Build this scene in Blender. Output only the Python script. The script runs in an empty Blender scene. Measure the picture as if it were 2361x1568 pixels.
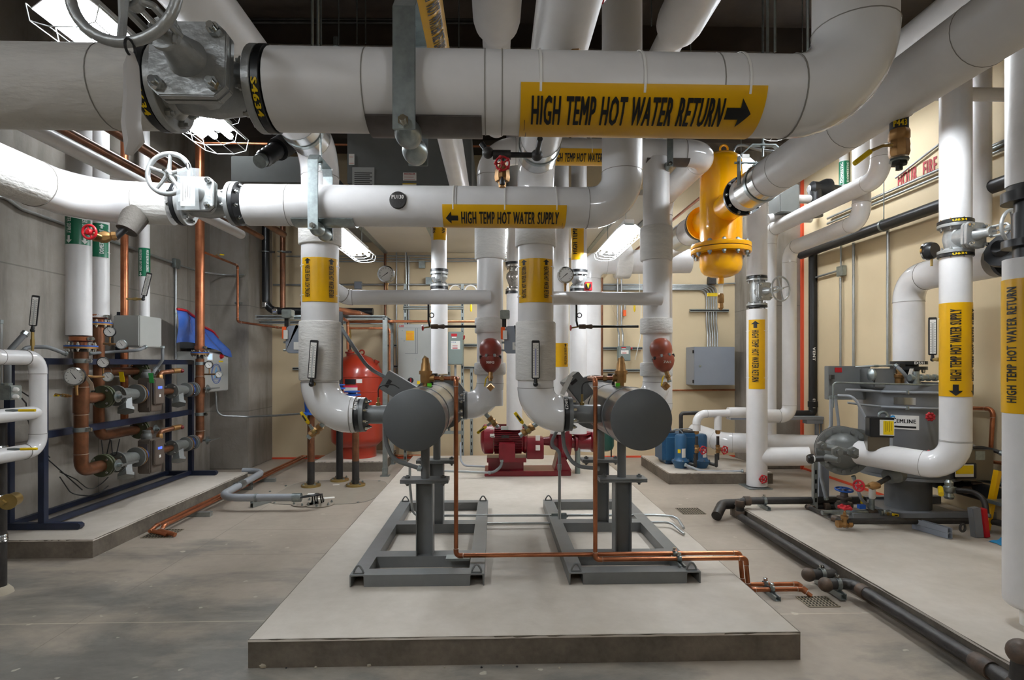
import bpy, bmesh, math, random
from mathutils import Vector, Matrix
random.seed(7)
PI = math.pi
S = bpy.context.scene
COL = S.collection
V = Vector

# ---------------------------------------------------------------- camera
W0, H0, F, CX, HY, EYE = 2361, 1568, 1312.0, 1142.0, 840.0, 1.55
YAW = math.atan((1180.5 - CX) / F)
cd = bpy.data.cameras.new('camera')
cam = bpy.data.objects.new('camera', cd)
COL.objects.link(cam)
cd.sensor_width = 36
cd.lens = 36 * F / W0
cd.shift_y = (HY - H0 / 2) / W0
cd.clip_start = .05
cam.location = (0, 0, EYE)
cam.rotation_euler = (PI / 2, 0, -YAW)
S.camera = cam
# ---------------------------------------------------------------- world, colour, exposure
wd = bpy.data.worlds.new('world')
S.world = wd
wd.use_nodes = True
wd.node_tree.nodes['Background'].inputs[0].default_value = (.5, .5, .5, 1)
wd.node_tree.nodes['Background'].inputs[1].default_value = .1
S.view_settings.view_transform = 'Standard'
S.view_settings.look = 'None'
S.view_settings.exposure = 0.16
S.view_settings.gamma = 1
S.view_settings.use_curve_mapping = False
LAMP = 118.0          # radiance of the fluorescent tubes
S.cycles.use_denoising = True
S.cycles.max_bounces = 8
S.cycles.diffuse_bounces = 5
S.cycles.glossy_bounces = 4
S.cycles.transparent_max_bounces = 8
S.cycles.sample_clamp_indirect = 6.0
S.cycles.caustics_reflective = False
S.cycles.caustics_refractive = False

# ---------------------------------------------------------------- picking points: a pixel seen at a depth, a height or a side wall
Rv = V((math.cos(YAW), -math.sin(YAW), 0)); Fv = V((math.sin(YAW), math.cos(YAW), 0))
def ray(px, py):
    return Fv + Rv * ((px - 1180.5) / F) + V((0, 0, (HY - py) / F))
def P(px, py, Y):
    d = ray(px, py); return V((0, 0, EYE)) + d * (Y / d.y)
def PZ(px, py, z):
    d = ray(px, py); return V((0, 0, EYE)) + d * ((z - EYE) / d.z)
def PX(px, py, X):
    d = ray(px, py); return V((0, 0, EYE)) + d * (X / d.x)
def X_(px, Y): return P(px, 840, Y).x
def Z_(py, Y, px=1142): return P(px, py, Y).z

# ---------------------------------------------------------------- materials
def lin(h):
    c = [int(h[i:i + 2], 16) / 255 for i in (0, 2, 4)]
    return [x / 12.92 if x <= .04045 else ((x + .055) / 1.055) ** 2.4 for x in c]
MATS = {}
def mat(name, col, rough=.5, metal=0, var=0, vs=6, bump=0, bs=60, col2=None, coat=0, stretch=None, emit=0, alpha=1, trans=0, det=4, spec=.5):
    m = bpy.data.materials.new(name); m.use_nodes = True
    nt = m.node_tree; n = nt.nodes; l = nt.links
    b = n['Principled BSDF']; c = lin(col)
    b.inputs['Base Color'].default_value = (*c, 1)
    b.inputs['Roughness'].default_value = rough
    b.inputs['Metallic'].default_value = metal
    b.inputs['Coat Weight'].default_value = coat
    b.inputs['Specular IOR Level'].default_value = spec
    b.inputs['Alpha'].default_value = alpha
    b.inputs['Transmission Weight'].default_value = trans
    if emit:
        b.inputs['Emission Color'].default_value = (*c, 1); b.inputs['Emission Strength'].default_value = emit
    if var or bump or col2:
        tc = n.new('ShaderNodeTexCoord'); src = tc.outputs['Object']
        if stretch:
            mp = n.new('ShaderNodeMapping'); mp.inputs['Scale'].default_value = stretch
            l.new(src, mp.inputs['Vector']); src = mp.outputs['Vector']
    if var or col2:
        nz = n.new('ShaderNodeTexNoise'); nz.inputs['Scale'].default_value = vs; nz.inputs['Detail'].default_value = det
        nz.inputs['Roughness'].default_value = .62
        l.new(src, nz.inputs['Vector'])
        cr = n.new('ShaderNodeValToRGB')
        c2 = lin(col2) if col2 else [min(1, x * (1 + var)) for x in c]
        c1 = c if col2 else [x * (1 - var) for x in c]
        cr.color_ramp.elements[0].position = .36; cr.color_ramp.elements[1].position = .64
        cr.color_ramp.elements[0].color = (*c1, 1); cr.color_ramp.elements[1].color = (*c2, 1)
        l.new(nz.outputs['Fac'], cr.inputs['Fac']); l.new(cr.outputs['Color'], b.inputs['Base Color'])
    if bump:
        n2 = n.new('ShaderNodeTexNoise'); n2.inputs['Scale'].default_value = bs; n2.inputs['Detail'].default_value = 3
        l.new(src, n2.inputs['Vector'])
        bp = n.new('ShaderNodeBump'); bp.inputs['Strength'].default_value = bump; bp.inputs['Distance'].default_value = .01
        l.new(n2.outputs['Fac'], bp.inputs['Height']); l.new(bp.outputs['Normal'], b.inputs['Normal'])
    MATS[name] = m
    return m
jacket = mat('white_pipe_jacket', 'E4E2E1', .38, bump=.2, bs=10, var=.03, vs=5)
canvas = mat('white_canvas_wrap', 'DDDAD5', .6, bump=.5, bs=24, var=.05, vs=9, stretch=(1, 1, 3))
pvc = mat('white_pvc_elbow', 'ECEBEB', .16, coat=.8, var=.02, vs=3)
seam = mat('jacket_seam', '8C8882', .7)
banner = mat('yellow_vinyl', 'E0AA04', .28, var=.04, vs=4)
ink = mat('black_ink', '0B0B0B', .5)
green = mat('green_vinyl', '0A6B4A', .3)
white_ink = mat('white_ink', 'E8ECE8', .5)
white = mat('white_plastic', 'EDEBE6', .4)
paper = mat('paper_label', 'E6E3DC', .6)
black = mat('black_paint', '17181A', .35, var=.15, vs=20)
iron = mat('black_iron', '2A2725', .5, var=.3, vs=14, bump=.15, bs=50)
rusty = mat('weathered_iron', '5E4B3B', .55, col2='38302A', vs=9, bump=.25, bs=40)
bare = mat('mill_steel', '5B5450', .42, metal=.6, var=.2, vs=8)
galv = mat('galvanized_steel', '9AA3A3', .34, metal=.85, var=.16, vs=22)
strut = mat('strut_steel', '9BA19F', .4, metal=.7, var=.1, vs=10)
chrome = mat('polished_steel', 'C9CCCC', .16, metal=1)
silver = mat('silver_paint', 'A5A7A6', .36, metal=.45, var=.12, vs=12, bump=.25, bs=45)
alum = mat('aluminium_jacket', 'C8CBCC', .22, metal=.95, var=.05, vs=6)
castgray = mat('gray_cast_paint', '666865', .36, var=.08, vs=10, bump=.12, bs=60)
plate_gray = mat('dark_gray_plate', '535556', .42, var=.03, vs=9)
gray = mat('gray_machine_paint', '6A6C6C', .36, var=.06, vs=9, bump=.05, bs=120)
graytank = mat('gray_tank_paint', '75777A', .38, var=.05, vs=5)
graylt = mat('light_gray_enamel', 'A9AAA5', .4, var=.02)
graybl = mat('blue_gray_enamel', '8A909A', .4, var=.02)
graygr = mat('green_gray_enamel', '7C8783', .4)
cable = mat('gray_flexible_conduit', '75787A', .5)
cond = mat('conduit_steel', 'AEB2B3', .3, metal=.75, var=.08, vs=9)
graycon = mat('painted_conduit', '9DA1A6', .4)
duct = mat('duct_gray', '6E706E', .5, metal=.2, var=.05)
panelw = mat('panel_offwhite', 'C9C2B4', .45, var=.03, vs=2)
copper = mat('copper', 'BE7A54', .32, metal=.8, col2='9A5C3E', vs=5)
copperd = mat('aged_copper', '85563A', .34, metal=.5, col2='5F3D28', vs=6)
bronze = mat('bronze', 'A07A4C', .4, metal=.75, var=.15, vs=14)
solder = mat('solder_ring', 'C8B8A8', .35, metal=.7)
brass = mat('brass', 'A8905A', .35, metal=.8, var=.1)
red = mat('red_enamel', 'B01520', .35)
tankred = mat('red_tank_paint', '9C2E1A', .28, coat=.3, var=.04, vs=3)
ventred = mat('dull_red_paint', '7E2E22', .4, var=.12, vs=9)
maroon = mat('maroon_pump_paint', '6E0F1C', .34, var=.1, vs=8)
blue = mat('blue_flange_paint', '1B4FA0', .4)
pumpblue = mat('blue_pump_paint', '2A5578', .4, var=.06)
navy = mat('navy_steel_paint', '141F36', .42, var=.1)
yellow = mat('yellow_grip', 'E8C400', .4)
amber = mat('amber_enamel', 'FFB400', .25, coat=.4, var=.02, vs=3)
orange = mat('orange_plastic', 'F06428', .4)
firecaulk = mat('red_fire_caulk', 'D9512F', .6)
tarp = mat('blue_plastic_film', '3E66B8', .22, var=.12, vs=7, coat=.5)
darkgreen = mat('dark_green_paint', '1F4A40', .4)
pine = mat('green_flange_paint', '4A4F38', .5, var=.2, vs=12)
film = mat('clear_plastic_film', 'E8EEF0', .08, alpha=.22)
glass = mat('gauge_glass', 'FFFFFF', .05, alpha=.12)
darkhole = mat('dark_opening', '0A0A0A', .8)
screen_blue = mat('lit_blue_screen', '4A66F0', .3, emit=1.1)
screen_pale = mat('lit_pale_screen', 'A8C4E8', .3, emit=.9)
tube_light = mat('fluorescent_tube', 'EEF4FA', .5, emit=LAMP)
tube_dim = mat('fluorescent_tube_soft', 'F0F5FA', .5, emit=LAMP * .5)
wire_white = mat('white_wire', 'D8DCDC', .4)
reflector = mat('white_reflector', 'E6E8E6', .35)
stone = mat('pale_debris', 'B0A693', .8)

def concrete(name, a, b_, dark, scale=1.4, rough=.62, stain=0, specks=None, cracks=None, lines=None, forms=None, bump=.12, streak=None, edge=False):
    """procedural concrete: two mixed noises, optional darker worn patches, pale specks, joints"""
    m = bpy.data.materials.new(name); m.use_nodes = True
    nt = m.node_tree; n = nt.nodes; l = nt.links; bs = n['Principled BSDF']
    bs.inputs['Roughness'].default_value = rough
    geo = n.new('ShaderNodeNewGeometry'); src = geo.outputs['Position']
    def noise(sc, det=5, vec=src, rg=.6, dist=0):
        x = n.new('ShaderNodeTexNoise'); x.inputs['Scale'].default_value = sc; x.inputs['Detail'].default_value = det
        x.inputs['Roughness'].default_value = rg; x.inputs['Distortion'].default_value = dist
        l.new(vec, x.inputs['Vector']); return x.outputs['Fac']
    def ramp(f, p0, p1, c0=(0, 0, 0), c1=(1, 1, 1)):
        x = n.new('ShaderNodeValToRGB'); e = x.color_ramp.elements
        e[0].position = p0; e[1].position = p1; e[0].color = (*c0, 1); e[1].color = (*c1, 1)
        l.new(f, x.inputs['Fac']); return x.outputs['Color']
    def mix(f, a_, b2, mode='MIX'):
        x = n.new('ShaderNodeMix'); x.data_type = 'RGBA'; x.blend_type = mode
        for sck, val in ((x.inputs[0], f), (x.inputs[6], a_), (x.inputs[7], b2)):
            if hasattr(val, 'is_linked'): l.new(val, sck)
            elif isinstance(val, (int, float)): sck.default_value = val
            else: sck.default_value = (*val, 1)
        return x.outputs[2]
    c = ramp(noise(scale), .35, .65, lin(a), lin(b_))
    c = mix(.35, c, ramp(noise(scale * 9, 6), .3, .7, lin(a), lin(b_)))
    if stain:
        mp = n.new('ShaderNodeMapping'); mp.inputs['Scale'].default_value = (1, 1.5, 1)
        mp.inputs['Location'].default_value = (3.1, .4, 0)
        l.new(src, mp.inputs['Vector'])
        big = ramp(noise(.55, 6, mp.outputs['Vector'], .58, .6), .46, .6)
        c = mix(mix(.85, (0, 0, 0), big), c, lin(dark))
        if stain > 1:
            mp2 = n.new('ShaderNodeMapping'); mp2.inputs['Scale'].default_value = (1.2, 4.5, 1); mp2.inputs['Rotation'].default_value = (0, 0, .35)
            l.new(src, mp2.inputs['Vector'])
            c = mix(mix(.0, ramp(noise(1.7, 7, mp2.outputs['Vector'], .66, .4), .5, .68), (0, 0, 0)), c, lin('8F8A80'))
    if streak:
        mp3 = n.new('ShaderNodeMapping'); mp3.inputs['Scale'].default_value = (2.2, 2.2, .35)
        l.new(src, mp3.inputs['Vector'])
        c = mix(ramp(noise(2.2, 6, mp3.outputs['Vector'], .6), .5, .72, (0, 0, 0), (.75, .75, .75)), c, lin(streak))
    if edge:
        sp = n.new('ShaderNodeSeparateXYZ'); l.new(src, sp.inputs[0])
        def ma(op, a_, b2):
            x = n.new('ShaderNodeMath'); x.operation = op
            for i_, val in ((0, a_), (1, b2)):
                if hasattr(val, 'is_linked'): l.new(val, x.inputs[i_])
                else: x.inputs[i_].default_value = val
            return x.outputs[0]
        yy = ma('ADD', sp.outputs[1], ma('MULTIPLY', sp.outputs[0], .33))
        g = ma('MULTIPLY', ma('SUBTRACT', 3.9, yy), .33)
        mp4 = n.new('ShaderNodeMapping'); mp4.inputs['Scale'].default_value = (.8, 1.7, 1); mp4.inputs['Rotation'].default_value = (0, 0, .25); l.new(src, mp4.inputs['Vector'])
        nn = ma('MULTIPLY', ma('SUBTRACT', noise(1.1, 8, mp4.outputs['Vector'], .66, .3), .5), 2.6)
        mk = ramp(ma('ADD', g, nn), -.05, .5, (0, 0, 0), (.9, .9, .9))
        c = mix(mk, c, mix(ramp(noise(5, 7, mp4.outputs['Vector'], .7), .35, .65), lin('625F5A'), lin(dark)))
    if specks:
        c = mix(ramp(noise(11, 2, rg=.4), .72, .75), c, lin(specks))
    def joints(axis, at, w, colour):
        nonlocal c
        sp = n.new('ShaderNodeSeparateXYZ'); l.new(src, sp.inputs[0])
        for q in at:
            s1 = n.new('ShaderNodeMath'); s1.operation = 'SUBTRACT'; l.new(sp.outputs[axis], s1.inputs[0]); s1.inputs[1].default_value = q
            s2 = n.new('ShaderNodeMath'); s2.operation = 'ABSOLUTE'; l.new(s1.outputs[0], s2.inputs[0])
            s3 = n.new('ShaderNodeMath'); s3.operation = 'LESS_THAN'; l.new(s2.outputs[0], s3.inputs[0]); s3.inputs[1].default_value = w
            s4 = n.new('ShaderNodeMath'); s4.operation = 'MULTIPLY'; l.new(s3.outputs[0], s4.inputs[0]); s4.inputs[1].default_value = .6
            c = mix(s4.outputs[0], c, lin(colour))
    for j in (lines or []): joints(*j)
    l.new(c, bs.inputs['Base Color'])
    bp = n.new('ShaderNodeBump'); bp.inputs['Strength'].default_value = bump; bp.inputs['Distance'].default_value = .01
    l.new(noise(26, 6), bp.inputs['Height']); l.new(bp.outputs['Normal'], bs.inputs['Normal'])
    return m

# ---------------------------------------------------------------- mesh building
def frame_of(d, hint=None):
    d = V(d).normalized()
    h = V(hint) if hint is not None else (V((0, 0, 1)) if abs(d.z) < .9 else V((1, 0, 0)))
    u = (h - d * h.dot(d)).normalized()
    return d, u, d.cross(u)
class MB:
    def __init__(s): s.v = []; s.f = []
    def add(s, vs, fs):
        k = len(s.v); s.v += [V(p) for p in vs]; s.f += [[i + k for i in f] for f in fs]; return s
    def box(s, c, size, rot=None):
        c = V(c); h = V(size) / 2; M = rot if rot is not None else Matrix.Identity(3)
        vs = [c + M @ V((x * h.x, y * h.y, z * h.z)) for z in (-1, 1) for y in (-1, 1) for x in (-1, 1)]
        return s.add(vs, [[0, 2, 3, 1], [4, 5, 7, 6], [0, 1, 5, 4], [2, 6, 7, 3], [0, 4, 6, 2], [1, 3, 7, 5]])
    def bb(s, x0, x1, y0, y1, z0, z1):
        return s.box(((x0 + x1) / 2, (y0 + y1) / 2, (z0 + z1) / 2), (abs(x1 - x0), abs(y1 - y0), abs(z1 - z0)))
    def rings(s, rr, caps=True, close=False):
        n = len(rr[0]); k = len(s.v)
        for r in rr: s.v += [V(p) for p in r]
        m = len(rr)
        for i in range(m if close else m - 1):
            a = k + i * n; b = k + ((i + 1) % m) * n
            for j in range(n):
                j2 = (j + 1) % n; s.f.append([a + j, a + j2, b + j2, b + j])
        if caps and not close:
            s.f.append([k + j for j in range(n)][::-1]); s.f.append([k + (m - 1) * n + j for j in range(n)])
        return s
    def tube(s, pts, r, n=16, caps=True, closed=False):
        pts = [V(p) for p in pts]; m = len(pts)
        T = []
        for i in range(m):
            a = pts[(i - 1) % m] if (closed or i > 0) else pts[0]
            b = pts[(i + 1) % m] if (closed or i < m - 1) else pts[-1]
            t = b - a
            T.append(t.normalized() if t.length > 1e-9 else V((0, 0, 1)))
        _, u, _ = frame_of(T[0]); rr = []
        for i in range(m):
            t = T[i]; u = (u - t * u.dot(t)); u.normalize(); w = t.cross(u)
            q = r[i] if isinstance(r, (list, tuple)) else r
            # keep the section true where the path turns sharply
            rr.append([pts[i] + (u * math.cos(2 * PI * j / n) + w * math.sin(2 * PI * j / n)) * q for j in range(n)])
        return s.rings(rr, caps, closed)
    def cyl(s, a, b, r, r2=None, n=20):
        return s.tube([a, b], [r, r if r2 is None else r2], n)
    def lathe(s, o, d, prof, n=24, caps=True):
        o = V(o); d, u, w = frame_of(d)
        rr = [[o + d * t + (u * math.cos(2 * PI * j / n) + w * math.sin(2 * PI * j / n)) * max(r, 1e-5) for j in range(n)] for t, r in prof]
        return s.rings(rr, caps)
    def torus(s, c, d, R, r, n=36, m=8):
        c = V(c); d, u, w = frame_of(d)
        pts = [c + (u * math.cos(2 * PI * j / n) + w * math.sin(2 * PI * j / n)) * R for j in range(n)]
        return s.tube(pts, r, m, closed=True)
    def ball(s, c, r, d=(0, 0, 1), n=16, k=1.0):
        return s.lathe(c, d, [(-r * k * math.cos(PI * i / 10), r * math.sin(PI * i / 10)) for i in range(11)], n)
    def prism(s, o, u, v, poly, t, w=None):
        o, u, v = V(o), V(u), V(v); w = V(w) if w is not None else u.cross(v).normalized(); n = len(poly)
        a = [o + u * x + v * y for x, y in poly]; b = [p + w * t for p in a]
        return s.add(a + b, [list(range(n))[::-1], list(range(n, 2 * n))] + [[i, (i + 1) % n, n + (i + 1) % n, n + i] for i in range(n)])
    def hexa(s, c, d, r, h, n=6):
        d = V(d).normalized(); return s.tube([V(c), V(c) + d * h], r, n)
    def bolts(s, c, d, R, k, r=.009, h=.012, ph=0.0, stud=.006):
        c = V(c); d, u, w = frame_of(d)
        for j in range(k):
            a = 2 * PI * (j + ph) / k; p = c + (u * math.cos(a) + w * math.sin(a)) * R
            s.hexa(p, d, r, h)
            if stud: s.cyl(p + d * h, p + d * (h + stud), r * .5, n=8)
        return s
    def sheet(s, c, A, B, C, r, s0, s1, a0, a1, n=14, m=2, t=.0012):
        """a curved sheet wrapped on a cylinder; s along A, angle from B towards C"""
        c, A, B, C = V(c), V(A), V(B), V(C)
        vs = []; fs = []
        for k, rad in ((0, r), (1, r + t)):
            for i in range(m):
                for j in range(n + 1):
                    a = a0 + (a1 - a0) * j / n; q = s0 + (s1 - s0) * i / (m - 1)
                    vs.append(c + A * q + (B * math.cos(a) + C * math.sin(a)) * rad)
        N = m * (n + 1)
        for i in range(m - 1):
            for j in range(n):
                a = i * (n + 1) + j; fs.append([a, a + 1, a + n + 2, a + n + 1]); fs.append([N + a, N + a + n + 1, N + a + n + 2, N + a + 1])
        for j in range(n):
            for a in (j, (m - 1) * (n + 1) + j): fs.append([a, a + 1, N + a + 1, N + a])
        for i in range(m - 1):
            for a in (i * (n + 1), i * (n + 1) + n): fs.append([a, a + n + 1, N + a + n + 1, N + a])
        return s.add(vs, fs)
    def build(s, name, m, parent=None, flat=False, bevel=0, angle=38):
        me = bpy.data.meshes.new(name)
        me.from_pydata([tuple(p) for p in s.v], [], s.f)
        bm = bmesh.new(); bm.from_mesh(me)
        bmesh.ops.recalc_face_normals(bm, faces=bm.faces)
        if bevel:
            es = [e for e in bm.edges if e.is_manifold and e.calc_face_angle(0) > .7]
            bmesh.ops.bevel(bm, geom=es, offset=bevel, segments=2, affect='EDGES', clamp_overlap=True)
        bm.to_mesh(me); bm.free()
        me.materials.append(m)
        if not flat:
            me.polygons.foreach_set('use_smooth', [True] * len(me.polygons))
            me.set_sharp_from_angle(angle=math.radians(angle))
        o = bpy.data.objects.new(name, me); COL.objects.link(o)
        if parent is not None: o.parent = parent
        return o
ROOTS = []
def tag(o, label, cat, group=None, kind=None):
    o['label'] = label; o['category'] = cat
    if group: o['group'] = group
    if kind: o['kind'] = kind
    return o
def thing(name, label, cat, group=None, M=None):
    o = bpy.data.objects.new(name, None); COL.objects.link(o); o.empty_display_size = .1
    tag(o, label, cat, group)
    if M is None: ROOTS.append(o)
    else: o.matrix_world = M
    return o
def solo(mb, name, m, label, cat, group=None, **k):
    o = mb.build(name, m, **k); tag(o, label, cat, group); ROOTS.append(o); return o
def struct(mb, name, m, parent=None, **k):
    o = mb.build(name, m, parent, **k)
    if parent is None: o['kind'] = 'structure'
    return o
def copy_tree(o, parent=None):
    c = o.copy(); COL.objects.link(c); c.parent = parent
    for ch in list(o.children): copy_tree(ch, c)
    return c
def settle():
    """put each thing's origin at the middle of its base"""
    for r in ROOTS:
        todo = [r] + list(r.children_recursive); ms = [o for o in todo if o.type == 'MESH']
        if not ms: continue
        pts = [V(v.co) for o in ms for v in o.data.vertices]
        lo = V((min(p.x for p in pts), min(p.y for p in pts), min(p.z for p in pts)))
        hi = V((max(p.x for p in pts), max(p.y for p in pts), max(p.z for p in pts)))
        b = V(((lo.x + hi.x) / 2, (lo.y + hi.y) / 2, lo.z))
        done = set()
        for o in ms:
            if o.data.name in done: continue
            done.add(o.data.name); o.data.transform(Matrix.Translation(-b))
        r.location = b
def at(loc, x, z=None, y=None):
    """matrix with local X along x and local Z (or Y) as near as possible to the given direction"""
    x = V(x).normalized()
    if z is not None:
        z = V(z); z = (z - x * z.dot(x)).normalized(); y = z.cross(x)
    else:
        y = V(y); y = (y - x * y.dot(x)).normalized(); z = x.cross(y)
    M = Matrix((x, y, z)).transposed().to_4x4(); M.translation = V(loc); return M
def route(pts, R, k=7):
    pts = [V(p) for p in pts]; out = [pts[0]]
    for i in range(1, len(pts) - 1):
        rr = R[i - 1] if isinstance(R, (list, tuple)) else R
        a = (pts[i - 1] - pts[i]); b = (pts[i + 1] - pts[i]); la, lb = a.length, b.length; a.normalize(); b.normalize()
        ang = a.angle(b)
        if ang > PI - .02 or rr <= 0: out.append(pts[i]); continue
        t = min(rr / math.tan(ang / 2), la * (.96 if i == 1 else .499), lb * (.96 if i == len(pts) - 2 else .499)); q = t * math.tan(ang / 2)
        bis = (a + b).normalized(); c = pts[i] + bis * (q / math.sin(ang / 2))
        p0 = pts[i] + a * t - c; p1 = pts[i] + b * t - c; tot = p0.angle(p1)
        for j in range(k + 1):
            s_ = j / k; out.append(c + (p0 * math.sin((1 - s_) * tot) + p1 * math.sin(s_ * tot)) / math.sin(tot))
    out.append(pts[-1]); return out
def bend_only(pts, R, i, ext=.0, k=9):
    """just the fillet at corner i, with a little straight on both sides"""
    a, b, c = V(pts[i - 1]), V(pts[i]), V(pts[i + 1])
    A_ = a if i == 1 else b + (a - b) * .52; C_ = c if i == len(pts) - 2 else b + (c - b) * .52
    r = route([A_, b, C_], R, k)[1:-1]
    return [r[0] + (a - b).normalized() * ext] + r + [r[-1] + (c - b).normalized() * ext]

# ---------------------------------------------------------------- lettering
_TX = {}
def glyphs(t, off=.012, rows=5):
    off = 0
    key = (t, off)
    if key in _TX: return _TX[key]
    cu = bpy.data.curves.new('t', 'FONT'); cu.body = t; cu.size = 1; cu.offset = off; cu.resolution_u = 2; cu.space_character = 1.13; cu.space_word = 1.25
    ob = bpy.data.objects.new('t', cu); COL.objects.link(ob)
    dg = bpy.context.evaluated_depsgraph_get(); me = bpy.data.meshes.new_from_object(ob.evaluated_get(dg))
    bm = bmesh.new(); bm.from_mesh(me)
    ys = [v.co.y for v in bm.verts]; xs = [v.co.x for v in bm.verts]
    y0, y1, x0, x1 = min(ys), max(ys), min(xs), max(xs)
    for i in range(1, rows):
        g = bm.verts[:] + bm.edges[:] + bm.faces[:]
        bmesh.ops.bisect_plane(bm, geom=g, plane_co=(0, y0 + (y1 - y0) * i / rows, 0), plane_no=(0, 1, 0))
    vs = [((v.co.x - x0) / (x1 - x0), (v.co.y - y0) / (y1 - y0)) for v in bm.verts]
    bm.verts.index_update(); fs = [[v.index for v in f.verts] for f in bm.faces]
    bm.free()
    e = .042 / (x1 - x0); ey = .016; k_ = len(vs); base = vs; bf = fs
    vs = [(x * (1 - 2 * e) + e + d_, y * (1 - 2 * ey) + ey + g_, q_ * .00012) for q_, (d_, g_) in enumerate(((-e, ey), (-e, -ey), (0, 0), (e, ey), (e, -ey))) for x, y in base]; fs = [[i + k_ * q for i in f_] for q in range(5) for f_ in bf]
    bpy.data.objects.remove(ob); bpy.data.curves.remove(cu); bpy.data.meshes.remove(me)
    _TX[key] = (vs, fs, (x1 - x0) / (y1 - y0)); return _TX[key]
def text_flat(mb, t, o, u, v, w, h, off=.012, lift=.0006):
    """lettering w wide and h tall with its lower left corner at o"""
    o, u, v = V(o), V(u).normalized(), V(v).normalized(); n = u.cross(v)
    vs, fs, _ = glyphs(t, off)
    return mb.add([o + u * (x * w) + v * (y * h) + n * (lift + k) for x, y, k in vs], fs)
def text_wrap(mb, t, c, A, B, C, r, s0, s1, a0, a1, off=.014, run='A', lift=.0018):
    """lettering on a cylinder. run 'A': reads along A from s0 to s1, its feet at angle a0 and its top at a1;
    run 'C': reads round the cylinder"""
    vs, fs, _ = glyphs(t, off, 8)
    c, A, B, C = V(c), V(A), V(B), V(C); out = []
    for x, y, k in vs:
        if run == 'A': q = s0 + (s1 - s0) * x; a = a0 + (a1 - a0) * y
        else: q = s0 + (s1 - s0) * y; a = a0 + (a1 - a0) * x
        out.append(c + A * q + (B * math.cos(a) + C * math.sin(a)) * (r + lift + k))
    return mb.add(out, fs)
ARROW = [(0, .3), (.55, .3), (.55, 0), (1, .5), (.55, 1), (.55, .7), (0, .7)]
def arrow_wrap(mb, c, A, B, C, r, s0, s1, a0, a1, lift=.0018):
    c, A, B, C = V(c), V(A), V(B), V(C)
    def p(x, y):
        a = a0 + (a1 - a0) * y; return c + A * (s0 + (s1 - s0) * x) + (B * math.cos(a) + C * math.sin(a)) * (r + lift)
    for y0, y1, x0, x1 in ((.3, .7, 0, .56),):
        k = 4; vs = []
        for i in range(k + 1): y = y0 + (y1 - y0) * i / k; vs += [p(x0, y), p(x1, y)]
        mb.add(vs, [[2 * i, 2 * i + 1, 2 * i + 3, 2 * i + 2] for i in range(k)])
    k = 8; vs = []
    for i in range(k + 1): y = i / k; vs += [p(.55, y), p(.55 + .45 * (1 - abs(2 * y - 1)), y)]
    mb.add(vs, [[2 * i, 2 * i + 1, 2 * i + 3, 2 * i + 2] for i in range(k)])
    return mb
XA, YA, ZA = V((1, 0, 0)), V((0, 1, 0)), V((0, 0, 1))
D = math.radians

# ---------------------------------------------------------------- the room
XL, XR, YB, ZC, YF = -4.2, 4.55, 9.4, 5.0, -3.2
floor_m = concrete('floor_concrete', '9A8E80', 'AEA293', '76736D', scale=1.6, edge=True, specks='B9B1A2', rough=.5, bump=.08,
                   lines=[(1, [3.48], .004, 'D2C6B0'), (1, [4.7, 5.4, 7.6], .004, '6E655A'), (0, [-2.5], .004, '7A7064')])
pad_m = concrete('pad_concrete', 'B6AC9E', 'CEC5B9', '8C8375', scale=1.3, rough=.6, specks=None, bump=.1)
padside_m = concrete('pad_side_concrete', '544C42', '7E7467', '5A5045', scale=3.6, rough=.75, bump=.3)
padtop_m = pad_m
leftwall_m = concrete('formed_concrete', '847D74', '9A938A', '5C564F', scale=1.1, rough=.7, streak='655F56', bump=.22,
                      lines=[(2, [2.42, 3.9, .86], .006, '5F5A54'), (1, [1.8, 4.35, 6.15, 7.9], .006, '625D56')])
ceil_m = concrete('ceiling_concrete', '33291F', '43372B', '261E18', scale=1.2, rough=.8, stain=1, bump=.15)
beige_m = mat('beige_wall_paint', 'D8C4A0', .6, var=.02, vs=2, bump=.05, bs=90)

struct(MB().bb(XL - .3, XR + .3, YF - .2, YB + .3, -.2, 0), 'floor', floor_m)
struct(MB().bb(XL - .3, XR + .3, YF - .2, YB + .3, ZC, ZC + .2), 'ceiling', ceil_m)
struct(MB().bb(XL - .25, XL, YF, 8.5, 0, ZC), 'wall_left', leftwall_m)
struct(MB().bb(XL - .25, -3.64, 8.5, YB, 0, ZC), 'wall_left_return', leftwall_m, bevel=.01)
struct(MB().bb(-3.64, 4.0, YB, YB + .2, 0, ZC), 'wall_back', beige_m)
struct(MB().bb(XR, XR + .2, YF, 8.3, 0, ZC), 'wall_right', beige_m)
struct(MB().bb(4.0, XR + .2, 8.3, YB + .2, 0, ZC), 'wall_right_pier', leftwall_m, bevel=.01)
struct(MB().bb(XL - .25, XR + .2, YF - .2, YF, 0, ZC), 'wall_front', beige_m)
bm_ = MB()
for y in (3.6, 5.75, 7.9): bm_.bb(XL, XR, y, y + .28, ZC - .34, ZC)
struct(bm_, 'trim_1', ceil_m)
struct(MB().bb(-3.64, 4.0, YB - .012, YB, 0, .03), 'trim_2', firecaulk)
struct(MB().bb(XR - .012, XR, 3.0, 8.3, 0, .03), 'trim_3', firecaulk)
struct(MB().bb(XR - .035, XR, 8.262, 8.3, 0, ZC), 'trim_4', firecaulk)
# formwork tie holes in the left wall
for y, z in ((5.02, 1.72), (5.02, 3.2), (7.15, 3.0), (7.2, 1.78), (5.2, .62)):
    pass

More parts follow.
